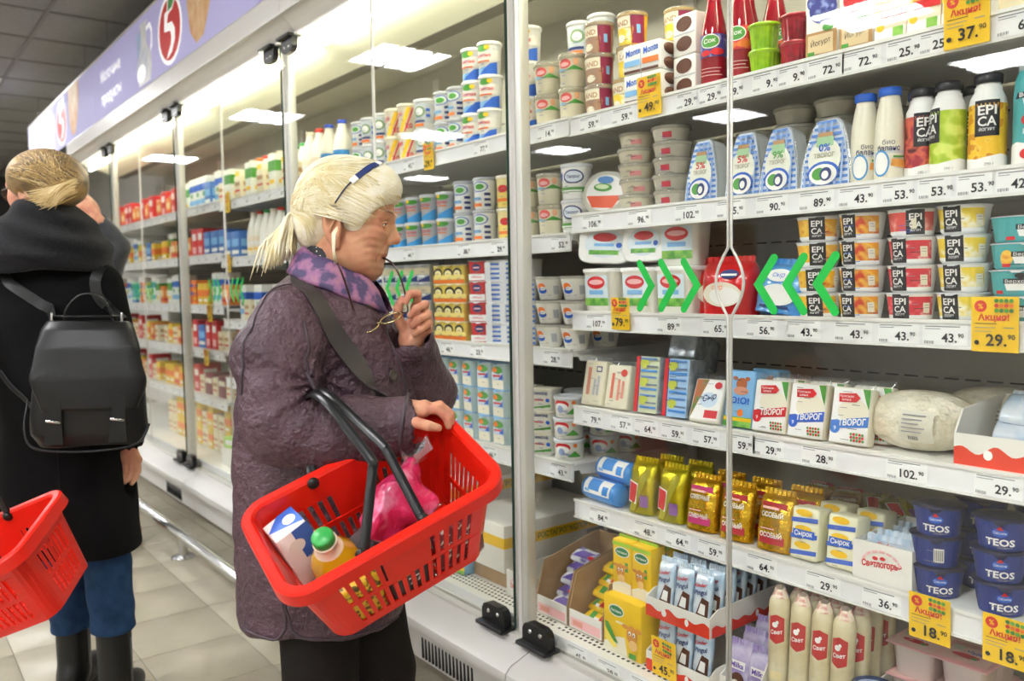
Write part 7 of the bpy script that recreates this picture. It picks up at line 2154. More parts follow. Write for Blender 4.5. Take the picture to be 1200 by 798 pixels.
for k in range(520):
    u = rr.random() * (len(line) - 1)
    i = min(int(u), len(line) - 2)
    st = line[i] + (line[i + 1] - line[i]) * (u - i)
    side = -1 if rr.random() < 0.66 else 1
    st = st * (1, side, 1) + np.array([rr.gauss(0, 1) * 0.0025 for _ in range(3)])
    if k % 2:      # shorter hairs, higher up on the crown
        st = st + (bun_at - st) * rr.uniform(0.1, 0.55) + np.array((0, 0, 0.05))
    lift = 0.06 * max(0.0, min(1.0, (st[2] - 1.40) / 0.05))
    mid = (st + bun_at) / 2 + np.array((0, side * 0.055, lift))
    end = bun_at + np.array([rr.gauss(0, 1) * 0.004 for _ in range(3)])
    pts = HULL.push(resample([st, mid, end], 10), 0.0004 + 0.0012 * rr.random(), 4)
    sms[0 if rr.random() < 0.7 else 1].tube(pts, [0.0003] + [0.0006 + 0.0006 * rr.random()] * 8 + [0.0006], HAIRS, 4, cap=False)
sms[1].mats = [mat('hair_strand_blond', '#d8c68e', 0.4, spec=0.5)]
for q in sms:
    q.build('combed_strands', hair)
tl = MB()
for k in range(85):
    a, b, c = rr.gauss(0, 1), rr.gauss(0, 1), rr.random()
    p0 = Vector((-0.078, -0.004 + 0.005 * a, 1.440 + 0.006 * b))
    p1 = Vector((-0.098 + 0.008 * b, -0.01 + 0.015 * a, 1.418 + 0.008 * b))
    p2 = Vector((-0.113 + 0.013 * b, -0.02 + 0.020 * a, 1.378 - 0.02 * c))
    p3 = Vector((-0.118 + 0.018 * b, -0.03 + 0.022 * a, 1.335 - 0.012 * c + 0.01 * b))
    tl.tube([p0, p1, p2, p3], [0.002, 0.0036, 0.0034, 0.0006], HAIRS, 5)
tl.build('ponytail', hair)
MB().tube([(-0.078 + 0.004 * math.cos(a), -0.004 + 0.014 * math.cos(a), 1.438 + 0.014 * math.sin(a)) for a in [2 * math.pi * k / 20 for k in range(21)]], 0.005, mat('hair_tie', '#8f8d88', 0.25, metal=0.8), 8).build('hair_tie', hair)
lk = MB()
for k in range(9):
    o_ = rr.uniform(-0.004, 0.004)
    lk.tube([(0.022 + o_, -0.079, 1.40), (0.012 + o_, -0.086, 1.385), (0.010 + o_ * 0.6, -0.084, 1.35), (0.013 + o_, -0.078, 1.325)], [0.0012, 0.0011, 0.0009, 0.0003], HAIRS, 5)
lk.build('loose_lock', hair)
P = Hh.push(resample([(0.015, -0.085, 1.445), (0.040, -0.074, 1.478), (0.070, -0.062, 1.505), (0.092, -0.045, 1.525), (0.105, -0.02, 1.535)], 24), 0.002, 8)
N = Hh.grad(P, 0.006)
MB().tube(P, 0.0018, mat('band_wire', '#3c4250', 0.3), 6).build('hair_band', hair)
ribbon(P[9:19], N[9:19], 0.012, 0.005, mat('navy_clip', '#26366b', 0.35), 'hair_clip', hair)
ribbon(P[7:10], N[7:10], 0.012, 0.0052, WHITE, 'clip_end', hair)
ribbon(P[18:21], N[18:21], 0.012, 0.0052, WHITE, 'clip_end', hair)

# ---- trousers and shoes
Tr = Soft()
Tr.loft([(0.56, -0.13, 0.07, -0.10, 0.12), (0.80, -0.14, 0.08, -0.10, 0.12)], 0.0)
for q, dx in ((-1, -0.045), (1, 0.055)):
    Tr.chain([(dx * 0.75 - 0.02, q * 0.058, 0.66), (dx, q * 0.068, 0.42), (dx - 0.018, q * 0.080, 0.06)], [0.078, 0.078, 0.066], 0.03)
    Tr.cone((dx - 0.018, q * 0.085, 0.075), (dx - 0.018, q * 0.085, -0.05), 0.056, 0.056, 0.003, 's')
Tr.cut((0, 0, 0.045), (0, 0, -1))
Tr.disp = lambda P: 0.003 * wob(P, 26, 2.0)
obj('trousers', Tr.mesh('trousers', 0.007, [TROU]), old)
for q, dx in ((-1, -0.045), (1, 0.055)):
    Sh = Soft()
    Sh.ell((dx + 0.035, q * 0.087, 0.055), (0.125, 0.048, 0.052), 0.0)
    Sh.ell((dx - 0.03, q * 0.087, 0.08), (0.06, 0.045, 0.05), 0.02)
    Sh.box((dx + 0.035, q * 0.087, 0.012), (0.128, 0.045, 0.012), 0.008, 0.01)
    Sh.cut((0, 0, 0.001), (0, 0, -1))
    obj('shoe', Sh.mesh('shoe', 0.006, [SHOE]), old)

# ---- reading glasses held by one arm in the mouth (top-level: a thing she holds)
gl = thing('reading_glasses', 'brown and gold reading glasses held open before her chest', 'glasses', (-1.604, 0.789, 0), RZ)
def P3(x, y, z):
    return Vector((x, y, z))
l1, l2 = P3(0.070, -0.085, 1.193), P3(0.118, -0.068, 1.214)
axis = (l2 - l1).normalized()
upv = P3(0.10, 0.86, 0.50)
upv = (upv - axis * upv.dot(axis)).normalized()
for c in (l1 + axis * 0.004, l2):
    ring = [c + axis * 0.023 * math.cos(a) + upv * 0.016 * math.sin(a) for a in [2 * math.pi * k / 24 for k in range(25)]]
    MB().tube(ring, 0.0019, GOLDM, 6).build('rim', gl)
    mb = MB()
    mb.add([c] + ring[:-1], [(0, i + 1, (i + 1) % 24 + 1) for i in range(24)], LENS)
    mb.build('lens', gl)
MB().tube([l1 + axis * 0.027, (l1 + l2) / 2 + upv * 0.008, l2 - axis * 0.023], 0.0014, GOLDM, 6).build('bridge', gl)
h2 = l2 + axis * 0.024 + upv * 0.006
h1 = l1 - axis * 0.020 + upv * 0.006
MB().tube(resample([tuple(h2), (0.150, -0.050, 1.226), (0.147, -0.046, 1.255), (0.137, -0.040, 1.292), (0.119, -0.030, 1.325), (0.090, -0.012, 1.341)], 26), [0.0019] * 26, BROWNM, 7).build('temple', gl)
MB().tube(resample([tuple(h1), (0.050, -0.100, 1.225), (0.043, -0.112, 1.265), (0.032, -0.118, 1.305), (0.022, -0.112, 1.325)], 22), [0.0019] * 22, BROWNM, 7).build('temple', gl)
# ------------------------------------------------------------------ red shopping baskets
BRED = mat('basket_red', '#e0200f', 0.32, spec=0.5, bump=(60, 0.06, 0.001))
HANDLE = mat('basket_handle', '#151516', 0.3, bump=(60, 0.05, 0.001))
BL, BW, BD, bl, bw = 0.387, 0.215, 0.185, 0.305, 0.180

def rrect(L, W, r, n_l, n_w, nc=5):
    """points of a rounded rectangle: (x, y, nx, ny, side, k)"""
    out = []
    sides = [((-L / 2 + r, -W / 2), (L / 2 - r, -W / 2), (0, -1), n_l), ((L / 2, -W / 2 + r), (L / 2, W / 2 - r), (1, 0), n_w), ((L / 2 - r, W / 2), (-L / 2 + r, W / 2), (0, 1), n_l), ((-L / 2, W / 2 - r), (-L / 2, -W / 2 + r), (-1, 0), n_w)]
    cs = [(L / 2 - r, -W / 2 + r, -90), (L / 2 - r, W / 2 - r, 0), (-L / 2 + r, W / 2 - r, 90), (-L / 2 + r, -W / 2 + r, 180)]
    for si, (a, b, nn, n) in enumerate(sides):
        for k in range(n + 1):
            t = k / n
            out.append((a[0] + (b[0] - a[0]) * t, a[1] + (b[1] - a[1]) * t, nn[0], nn[1], si, k))
        for k in range(1, nc):
            an = math.radians(cs[si][2] + 90 * k / nc)
            out.append((cs[si][0] + r * math.cos(an), cs[si][1] + r * math.sin(an), math.cos(an), math.sin(an), 4 + si, k))
    return out

def basket(label, loc, rot, sc=1.0):
    b = thing('shopping_basket', label, 'basket', loc, 0, 'red shopping baskets', rot=rot)
    b.scale = (sc, sc, sc)
    NL, NW = 62, 34
    A, B = rrect(BL, BW, 0.035, NL, NW), rrect(bl, bw, 0.035, NL, NW)
    n = len(A)
    lv = [0.0, -0.26, -0.56, -0.62, -0.90, -1.0]
    def pt(i, t, off):
        a, c = A[i], B[i]
        return (a[0] + (c[0] - a[0]) * t + a[2] * off, a[1] + (c[1] - a[1]) * t + a[3] * off, -BD * t)
    def hole(i, row):
        si, k = A[i][4], A[i][5]
        if si > 3 or row not in (1, 3):
            return False
        N = NL if si in (0, 2) else NW
        if k < 3 or k >= N - 3:
            return False
        slot = k % 4 in (1, 2)
        if si in (0, 2) and row == 1:
            return slot and (k < 22 or k > N - 22)
        return slot
    mb = MB()
    for row in range(5):
        i = 0
        while i < n:
            if hole(i, row):
                i += 1
                continue
            j = i
            while j + 1 < n and not hole(j + 1, row) and A[j][4] < 4 and A[j + 1][4] == A[i][4]:
                j += 1
            t0, t1 = -lv[row], -lv[row + 1]
            i2 = (j + 1) % n
            q = [pt(i, t0, 0), pt(i2, t0, 0), pt(i2, t1, 0), pt(i, t1, 0), pt(i, t0, -0.003), pt(i2, t0, -0.003), pt(i2, t1, -0.003), pt(i, t1, -0.003)]
            mb.add(q, [(0, 1, 2, 3), (7, 6, 5, 4), (0, 4, 5, 1), (3, 2, 6, 7), (0, 3, 7, 4), (1, 5, 6, 2)], BRED, False)
            i = j + 1
    o = mb.build('wall', b)
    bm_ = MB()
    for k in range(24):
        x = -bl / 2 + 0.01 + (bl - 0.02) * k / 23
        c_ = 0.016 * (k in (1, 22)) + 0.026 * (k in (0, 23))
        bm_.bx(x - 0.0035, -bw / 2 + 0.002 + c_, -BD, x + 0.0035, bw / 2 - 0.002 - c_, -BD + 0.003, BRED)
    for k in range(9):
        y = -bw / 2 + 0.006 + (bw - 0.012) * k / 8
        c_ = 0.022 * (k in (0, 8))
        bm_.bx(-bl / 2 + 0.003 + c_, y - 0.005, -BD - 0.001, bl / 2 - 0.003 - c_, y + 0.005, -BD + 0.004, BRED)
    bm_.build('grid_floor', b)
    prof = [(-0.004, 0.0), (0.0, 0.005), (0.013, 0.005), (0.017, 0.001), (0.0175, -0.024), (0.0145, -0.025), (0.0135, -0.003), (0.001, -0.002), (0.001, -0.03), (-0.003, -0.03)]
    R_ = rrect(BL, BW, 0.035, 6, 4, 8)
    rm = MB()
    vs = [(p[0] + p[2] * q[0], p[1] + p[3] * q[0], q[1]) for p in R_ for q in prof]
    m, k = len(R_), len(prof)
    rm.add(vs, [(i * k + j, ((i + 1) % m) * k + j, ((i + 1) % m) * k + (j + 1) % k, i * k + (j + 1) % k) for i in range(m) for j in range(k)], BRED, True)
    rm.build('rim', b, 0.7)
    for x in (-0.07, 0.045):
        for y in (-1, 1):
            MB().ell((x, y * (BW / 2 - 0.006), -0.004), (0.011, 0.009, 0.012), HANDLE, 14, 8).build('pivot_knob', b)
    return b

bask = basket('red basket with oil bottle and pink bag, on the older woman\'s arm', (-1.2673, 0.6755, 0.9175), (0.4472, -0.3732, 1.3735))
BM = Matrix.Translation((-1.2673, 0.6755, 0.9175)) @ Euler((0.4472, -0.3732, 1.3735)).to_matrix().to_4x4()
PM = Matrix.Translation((-1.604, 0.789, 0)) @ Matrix.Rotation(RZ, 4, 'Z')
TO_B = BM.inverted() @ PM          # the woman's frame to the basket's frame
for x, pts in ((-0.07, [(0.129, -0.385, 0.986), (0.085, -0.345, 1.030), (0.037, -0.30, 1.075), (-0.005, -0.25, 1.085), (-0.035, -0.19, 1.04)]), (0.045, [(0.143, -0.35, 1.006), (0.095, -0.325, 1.044), (0.043, -0.288, 1.082), (0.0, -0.235, 1.088), (-0.025, -0.17, 1.04)])):
    P = [Vector((x, -BW / 2 + 0.004, -0.012))] + [TO_B @ Vector(p) for p in pts] + [Vector((x, BW / 2 - 0.004, -0.012))]
    Q = [P[0].lerp(P[1], t) for t in (0, 0.5, 0.92)] + [P[1].lerp(P[2], 0.08)] + P[2:]
    Q = resample([tuple(q) for q in Q], 44)
    MB().tube(Q, 0, HANDLE, flat=(0.017, 0.005, (1, 0.25, 0.3))).build('handle', bask)

def in_basket(o, p, e=(0, 0, 0)):
    o.matrix_world = BM @ Matrix.Translation(p) @ Euler(e).to_matrix().to_4x4()
    o.location, o.rotation_euler = o.matrix_world.to_translation(), o.matrix_world.to_euler()
def item(name, label, cat, parts, p, e):
    r = thing(name, label, cat, (0, 0, 0), 0, 'shopping in the basket')
    for nm, me in parts:
        obj(nm, me, r)
    M_ = BM @ Matrix.Translation(p) @ Euler(e).to_matrix().to_4x4()
    r.location, r.rotation_euler = M_.to_translation(), M_.to_euler()
    return r
OIL = mat('cooking_oil', '#c7a414', 0.08, spec=0.6, coat=0.7, vary=('#b48c0c', 9, 2))
CLEARP = mat('clear_plastic', '#e6dfc2', 0.12, spec=0.6, coat=0.5)
ob = MB().lathe([(0, 0), (0.032, 0), (0.038, 0.006), (0.038, 0.03), (0.0365, 0.034), (0.038, 0.038), (0.038, 0.10), (0.034, 0.125), (0.022, 0.148)], OIL, 28).mesh('oil_body')
on = MB().lathe([(0.022, 0.148), (0.0165, 0.158), (0.0145, 0.166), (0.0185, 0.168), (0.0185, 0.171), (0.0145, 0.172)], CLEARP, 24).mesh('bottle_neck')
oc = MB().lathe([(0.0155, 0.170), (0.0165, 0.172), (0.0165, 0.186), (0.0145, 0.189), (0, 0.189)], col('#35a04a', 0.35), 24).mesh('green_cap')
ol = deco([('rect', -0.05, 0.045, 0.05, 0.085, col('#5d8a2e')), ('ell', 0.0, 0.066, 0.022, 0.014, YEL), ('rect', -0.02, 0.05, 0.02, 0.054, WHITE)], on_cyl(lambda z: 0.038), seg=0.008).mesh('label')
for q in (ob, on, oc, ol):
    q.transform(Matrix.Diagonal((1.15, 1.15, 1.0, 1)))
item('oil_bottle', 'cooking oil bottle with green cap standing in the red basket', 'bottle', [('body', ob), ('neck', on), ('cap', oc), ('label', ol)], (-0.088, -0.012, -0.178), (0.05, -0.15, 0.5))
mb = MB().box((0, 0, 0.085), (0.060, 0.055, 0.17), WHITE, 0.003)
ml = deco([('rect', 0.0, 0.10, 0.032, 0.168, col('#3f6fd0')), ('ell', -0.004, 0.135, 0.016, 0.014, WHITE), ('rect', -0.03, 0.02, 0.03, 0.05, SKY)], on_front(0.0275))
ml = deco([('poly', [(-0.03, 0.0), (0.03, -0.024), (0.03, 0.026), (0.0, 0.026)], col('#3f6fd0')), ('ell', 0.012, 0.0, 0.012, 0.012, WHITE)], lambda x, y, l: (x, y, 0.1702 + l), ml)
item('milk_carton', 'white and blue milk carton beside the oil bottle in the basket', 'carton', [('body', mb.mesh('body')), ('label', ml.mesh('label'))], (-0.125, 0.050, -0.19), (-0.1, -0.12, 0.15))
PINKF = mat('pink_bag_film', '#cf2f62', 0.15, coat=0.6, bump=(26, 0.9, 0.012), vary=('#e88fb0', 18, 3, 0.5, 0.66))
Pb = Soft()
Pb.ell((0, 0, 0.05), (0.070, 0.055, 0.052), 0.0)
Pb.ell((0.035, 0.015, 0.082), (0.036, 0.030, 0.026), 0.02)
Pb.ell((-0.030, -0.01, 0.080), (0.036, 0.033, 0.026), 0.02)
def crumple(P):
    d = np.zeros(len(P))
    for k, (a, b2_, c, f) in enumerate(((0.8, 0.3, 0.5, 70), (-0.4, 0.8, 0.4, 90), (0.3, -0.5, 0.8, 110), (0.7, 0.6, -0.4, 150))):
        q = (P[:, 0] * a + P[:, 1] * b2_ + P[:, 2] * c) * f + 1.5 * wob(P, 40, k)
        d += (np.abs(((q / math.pi) % 2) - 1) - 0.5) * 0.55 / f * 1.6
    return d
Pb.disp = crumple
Ptw = MB()
for k in range(9):
    a = 2 * math.pi * k / 9
    Ptw.add([(0.05, 0.02, 0.095), (0.085 + 0.03 * math.cos(a), 0.03 + 0.03 * math.sin(a), 0.12 + 0.012 * math.sin(3 * a)), (0.085 + 0.03 * math.cos(a + 0.75), 0.03 + 0.03 * math.sin(a + 0.75), 0.118 - 0.012 * math.sin(2 * a))], [(0, 1, 2)], FILM)
item('pink_bag', 'crumpled pink plastic bag with its loose clear end in the basket', 'bag', [('body', Pb.mesh('body', 0.0035, [PINKF])), ('loose_end', Ptw.mesh('loose_end'))], (0.040, 0.012, -0.120), (0, 0, 0.2))
def pack_in(name, lab, cat, m, d, p, e, its=None):
    ps = [('body', MB().box((0, 0, d[2] / 2), d, m, 0.006).mesh('body'))]
    if its:
        ps.append(('label', deco(its, on_front(d[1] / 2)).mesh('label')))
    item(name, lab, cat, ps, p, e)
pack_in('foil_pack', 'dark silver foil pack lying in the middle of the basket', 'pack', mat('dark_foil', '#767a7e', 0.25, metal=0.6, bump=(40, 0.6, 0.006), vary=('#3d4043', 20, 2)), (0.13, 0.085, 0.07), (-0.0, 0.01, -0.165), (0.05, -0.1, 0.3))
pack_in('lemon_net', 'yellow netted pack at the low left end of the basket', 'pack', mat('yellow_net', '#d9b21c', 0.4, vary=('#5d4a12', 90, 1, 0.5, 0.58), bump=(120, 0.5, 0.003)), (0.075, 0.03, 0.11), (-0.088, -0.071, -0.178), (0.12, 0.0, 0.0))
pack_in('dark_pack', 'black and grey pack seen through the basket slots, centre', 'pack', col('#3d3a3c'), (0.085, 0.03, 0.09), (0.005, -0.070, -0.178), (0.12, 0, 0), [('text', '177', 0, 0.03, 0.02, WHITE, 'c', None, 0.02), ('rect', -0.035, 0.06, 0.0, 0.07, ORG)])
pack_in('wine_pack', 'wine-red patterned pack seen through the basket slots, right', 'pack', mat('wine_pattern', '#6d1f2c', 0.4, vary=('#cfc4b4', 60, 2, 0.56, 0.62)), (0.095, 0.03, 0.12), (0.105, -0.070, -0.178), (0.12, 0, 0), [('text', 'красото', 0.0, 0.07, 0.016, WHITE, 'c', 0.07)])

# ------------------------------------------------------------------ blonde woman seen from behind
BX, BY = -2.709, 0.460
bw_ = local_person('person', 'blonde woman from behind in black coat and big charcoal scarf, jeans and boots', BX, BY)
SKIN2 = mat('skin_fair', '#d9a184', 0.45, sss=0.12, spec=0.35, vary=('#c98872', 20, 3))
HAIRB = mat('hair_blond', '#a48350', 0.4, spec=0.5, bump=(240, 0.8, 0.003), vary=('#5f4b30', 30, 3, 0.36, 0.68, '#8a7048'), stretch=(0.3, 1, 1))
HB1, HB2, HB3 = mat('strand_light', '#d9c08c', 0.38), mat('strand_mid', '#a8884f', 0.4), mat('strand_dark', '#604b31', 0.42)
BCOAT = mat('black_wool', '#0c0c0e', 0.9, spec=0.2, bump=(260, 0.5, 0.002), vary=('#09090a', 12, 3))
KNIT = mat('charcoal_knit', '#1c1c1f', 0.9, sheen=0.08, spec=0.2, bump=(300, 0.9, 0.003), vary=('#161619', 120, 2))
JEAN = mat('blue_denim', '#29466b', 0.85, spec=0.2, bump=(350, 0.4, 0.002), vary=('#1f3757', 24, 4, 0.35, 0.7))
LEATH = mat('black_leather', '#0d0d0e', 0.42, spec=0.5, bump=(150, 0.18, 0.0015))
HC = np.array((-0.040, 0.012, 1.560))
Rb = rotm((0, 0, math.radians(164)))
S2 = Soft()
add_head(S2, Rb, (0.006, 0, 1.40), HC, 0.97)
S2.cone((-0.030, 0.005, 1.50), (-0.035, 0.005, 1.36), 0.052, 0.062, 0.03)
S2.cone((-0.035, 0, 1.22), (-0.03, 0, 0.85), 0.085, 0.10, 0.04)
WR = (0.165, 0.012, 0.845)
S2.chain([(0.09, 0, 1.25), (0.158, -0.005, 1.06), WR], [0.05, 0.042, 0.026], 0.03)
kn = [(0.178 - 0.016 * i, 0.032 - 0.017 * i * 0.6, 0.772 + 0.002 * i) for i in range(4)]
fg = [[(x + 0.002, y - 0.004, z - 0.030), (x - 0.004, y - 0.012, z - 0.052), (x - 0.012, y - 0.020, z - 0.066 + 0.004 * i)] for i, (x, y, z) in enumerate(kn)]
hand(S2, (0.165, 0.012, 0.825), kn, fg, [(0.150, 0.035, 0.805), (0.140, 0.040, 0.778), (0.136, 0.036, 0.755), (0.133, 0.030, 0.738)])
WL = (-0.10, -0.385, 0.93)
S2.chain([(-0.16, -0.02, 1.24), (-0.265, -0.20, 1.09), WL], [0.05, 0.042, 0.026], 0.03)
kn = [(-0.115 + 0.018 * i, -0.42, 0.897) for i in range(4)]
fg = [[(x, y - 0.018, z - 0.018), (x, y - 0.008, z - 0.036), (x, y + 0.012, z - 0.036)] for (x, y, z) in kn]
hand(S2, WL, kn, fg, [(-0.07, -0.392, 0.905), (-0.058, -0.405, 0.885), (-0.066, -0.418, 0.868), (-0.075, -0.42, 0.858)])
for q, pts in ((1, [(0.05, 0.0, 0.85), (0.088, 0.0, 0.46), (0.108, -0.02, 0.07)]), (-1, [(-0.10, 0.01, 0.85), (-0.076, 0.068, 0.46), (-0.066, 0.088, 0.11)])):
    S2.chain(pts, [0.066, 0.044, 0.033], 0.03)
S2.ell((0.092, 0.05, 0.045), (0.030, 0.075, 0.025), 0.02)
S2.ell((-0.078, 0.125, 0.065), (0.030, 0.07, 0.022), 0.02)
obj('body', S2.mesh('body', 0.0036, [SKIN2]), bw_)
Ct = Soft()
Ct.loft([(0.50, -0.208, 0.170, -0.135, 0.15), (0.70, -0.205, 0.160, -0.135, 0.15), (0.95, -0.19, 0.130, -0.13, 0.145), (1.10, -0.195, 0.128, -0.13, 0.145), (1.24, -0.21, 0.140, -0.12, 0.13), (1.31, -0.19, 0.125, -0.095, 0.10), (1.37, -0.13, 0.07, -0.07, 0.07)], 0.0, pw=2.4)
Ct.chain([(0.105, 0.0, 1.295), (0.160, -0.005, 1.06), (0.163, 0.008, 0.845)], [0.062, 0.056, 0.044], 0.03)
Ct.chain([(-0.180, -0.02, 1.285), (-0.265, -0.20, 1.09), (-0.125, -0.36, 0.955)], [0.064, 0.056, 0.044], 0.03)
Ct.cone((0.163, 0.008, 0.846), (0.165, 0.010, 0.70), 0.036, 0.036, 0.003, 's')
Ct.cone((-0.128, -0.357, 0.957), (-0.05, -0.44, 0.88), 0.036, 0.036, 0.003, 's')
Ct.loft([(0.42, -0.4, 0.4, -0.4, 0.4), (0.515, -0.4, 0.4, -0.4, 0.4)], 0.012, 's')
Ct.disp = lambda P: 0.004 * wob(P, 20, 1.0) + 0.006 * np.clip((0.95 - P[:, 2]) / 0.4, 0, 1) * np.sin(20 * P[:, 0] + 2)
bcoat = obj('coat', Ct.mesh('coat', 0.0075, [BCOAT]), bw_)
P = Ct.push(resample([(0.03, -0.15, 0.86), (0.033, -0.15, 0.70), (0.035, -0.15, 0.53)], 16), 0.0004)
MB().tube(P, 0.0016, mat('black_seam', '#09090a', 0.9), 5).build('back_seam', bcoat)
Sf = Soft()
Sf.loft([(1.335, -0.215, 0.128, -0.155, 0.15), (1.375, -0.222, 0.136, -0.17, 0.165), (1.42, -0.20, 0.125, -0.155, 0.15), (1.47, -0.165, 0.092, -0.13, 0.125), (1.515, -0.125, 0.055, -0.10, 0.10), (1.54, -0.10, 0.025, -0.075, 0.08)], 0.0, pw=2.2)
Sf.cone((-0.038, 0, 1.47), (-0.045, 0, 1.62), 0.058, 0.075, 0.01, 's')
Sf.disp = lambda P: 0.005 * np.sin(95 * P[:, 2] + 2.2 * np.sin(9 * P[:, 0]) + 10 * P[:, 0]) + 0.003 * wob(P, 30)
obj('scarf', Sf.mesh('scarf', 0.0065, [KNIT]), bw_)
# hair
H2 = Soft()
H2.ell((-0.032, 0.005, 1.602), (0.105, 0.102, 0.086), 0.0)
H2.ell((0.030, -0.025, 1.578), (0.062, 0.066, 0.056), 0.03)
H2.ell((-0.158, 0.03, 1.525), (0.085, 0.11, 0.076), 0.008, 's')
H2.ell((-0.068, -0.085, 1.532), (0.030, 0.035, 0.036), 0.008, 's')
H2.disp = lambda P: 0.0015 * wob(P, 60)
h2o = obj('hair', H2.mesh('hair', 0.0045, [HAIRB]), bw_)
st = [MB(), MB(), MB()]
tie = np.array((0.070, -0.062, 1.566))
for k in range(240):
    t = rr.random()
    p0 = np.array((-0.085 + 0.10 * t, 0.0 + 0.03 * rr.gauss(0, 1) - 0.05 * (1 - t), 1.672 - 0.03 * rr.random()))
    if k % 4 == 0:
        p0 = np.array((-0.10 + 0.02 * t, -0.06 - 0.02 * t, 1.60 + 0.03 * rr.random()))
    end = tie + np.array((0.012, 0.006, 0.022)) * rr.gauss(0, 1)
    p1 = (p0 + end) / 2 + np.array((0.01, -0.05, 0.006 + 0.01 * rr.gauss(0, 1)))
    pts = H2.push(resample([p0, p1, end], 9), 0.0004, 4)
    st[rr.choice((0, 1, 1, 2, 2))].tube(pts, [0.0004] + [0.0008 + 0.0006 * rr.random()] * 7 + [0.0007], HB1, 5, cap=False)
for k, m in enumerate((HB1, HB2, HB3)):
    st[k].mats = [m]
    st[k].build('combed_strands', h2o)
tw = MB()
for k in range(190):
    a, b, c = rr.gauss(0, 1), rr.gauss(0, 1), rr.random()
    p0 = Vector((0.078 + 0.008 * a, -0.070 + 0.006 * b, 1.572 + 0.012 * b))
    p1 = Vector((0.062 - 0.02 * c, -0.098, 1.548 + 0.012 * b))
    p2 = Vector((0.030 - 0.055 * c + 0.008 * a, -0.108, 1.512 + 0.030 * c + 0.008 * b))
    tw.tube(resample([p0, p1, p2], 6), [0.0012, 0.0018, 0.002, 0.0018, 0.0012, 0.0004], HB1 if k % 4 else HB2, 5)
tw.build('ponytail', h2o)
# jeans and boots
Jn = Soft()
for pts in ([(0.05, 0.0, 0.78), (0.088, 0.0, 0.47), (0.100, -0.008, 0.285)], [(-0.10, 0.01, 0.78), (-0.078, 0.06, 0.47), (-0.066, 0.072, 0.255)]):
    Jn.chain(pts, [0.072, 0.066, 0.061], 0.02)
    e = np.array(pts[2])
    x0, x1 = (0.015, 0.25) if e[0] > 0 else (-0.25, 0.014)
    Jn.loft([(0.0, x0, x1, -0.2, 0.3), (e[2] - 0.012, x0, x1, -0.2, 0.3)], 0.004, 's', 12)
Jn.disp = lambda P: 0.0025 * np.sin(80 * P[:, 2] + 14 * P[:, 0]) * np.clip((0.42 - P[:, 2]) / 0.15, 0, 1) + 0.002 * wob(P, 40)
obj('jeans', Jn.mesh('jeans', 0.0065, [JEAN]), bw_)
for x, y, z, lean_ in ((0.106, -0.014, 0.0, 0.0), (-0.064, 0.076, 0.035, 0.25)):
    Bt = Soft()
    Bt.cone((x - 0.005, y + 0.004, 0.285 + z * 0.3), (x, y - 0.006, 0.09 + z), 0.049, 0.047, 0.0)
    Bt.ell((x - 0.02, y + 0.08, 0.05 + z * 0.6), (0.044, 0.115, 0.043), 0.035)
    Bt.ell((x, y - 0.02, 0.06 + z), (0.042, 0.05, 0.05), 0.02)
    Bt.cone((x - 0.005, y + 0.004, 0.30 + z * 0.3), (x - 0.005, y, 0.42), 0.041, 0.044, 0.002, 's')
    bo = obj('boot', Bt.mesh('boot', 0.006, [LEATH]), bw_)
    MB().box((x - 0.022, y + 0.10, 0.013 + z * 0.5), (0.078, 0.18, 0.026), BLACK, 0.008).box((x, y - 0.028, 0.025 + z), (0.068, 0.075, 0.05), BLACK, 0.008).build('sole', bo)
    MB().tube([(x + 0.047, y - 0.012, 0.10 + z), (x + 0.050, y - 0.010, 0.18 + z), (x + 0.050, y - 0.006, 0.25 + z * 0.5)], 0.0022, mat('zip_metal', '#57585b', 0.3, metal=0.8), 6).build('zip', bo)
# glasses
eg = thing('eyeglasses', 'thin dark round eyeglasses worn by the blonde woman', 'glasses', (BX, BY, 0), RZ)
def hb(x, y, z):
    return Vector((np.array((x, y, z)) - np.array((0.006, 0, 1.40))) @ Rb.T * 0.97 + HC)
for q in (-1, 1):
    c = (0.118, q * 0.034, 1.402)
    ring = [hb(c[0] - 0.004 * abs(math.cos(a)), c[1] + 0.023 * math.cos(a), c[2] + 0.021 * math.sin(a)) for a in [2 * math.pi * k / 24 for k in range(25)]]
    MB().tube(ring, 0.0012, DARK, 6).build('rim', eg)
    mb = MB()
    mb.add([hb(*c)] + ring[:-1], [(0, i + 1, (i + 1) % 24 + 1) for i in range(24)], LENS)
    mb.build('lens', eg)
    MB().tube([hb(0.114, q * 0.057, 1.410), hb(0.07, q * 0.075, 1.412), hb(0.012, q * 0.080, 1.418), hb(-0.006, q * 0.078, 1.400)], 0.0014, DARK, 6).build('temple', eg)
MB().tube([hb(0.118, -0.011, 1.406), hb(0.124, 0, 1.409), hb(0.118, 0.011, 1.406)], 0.0012, DARK, 6).build('bridge', eg)

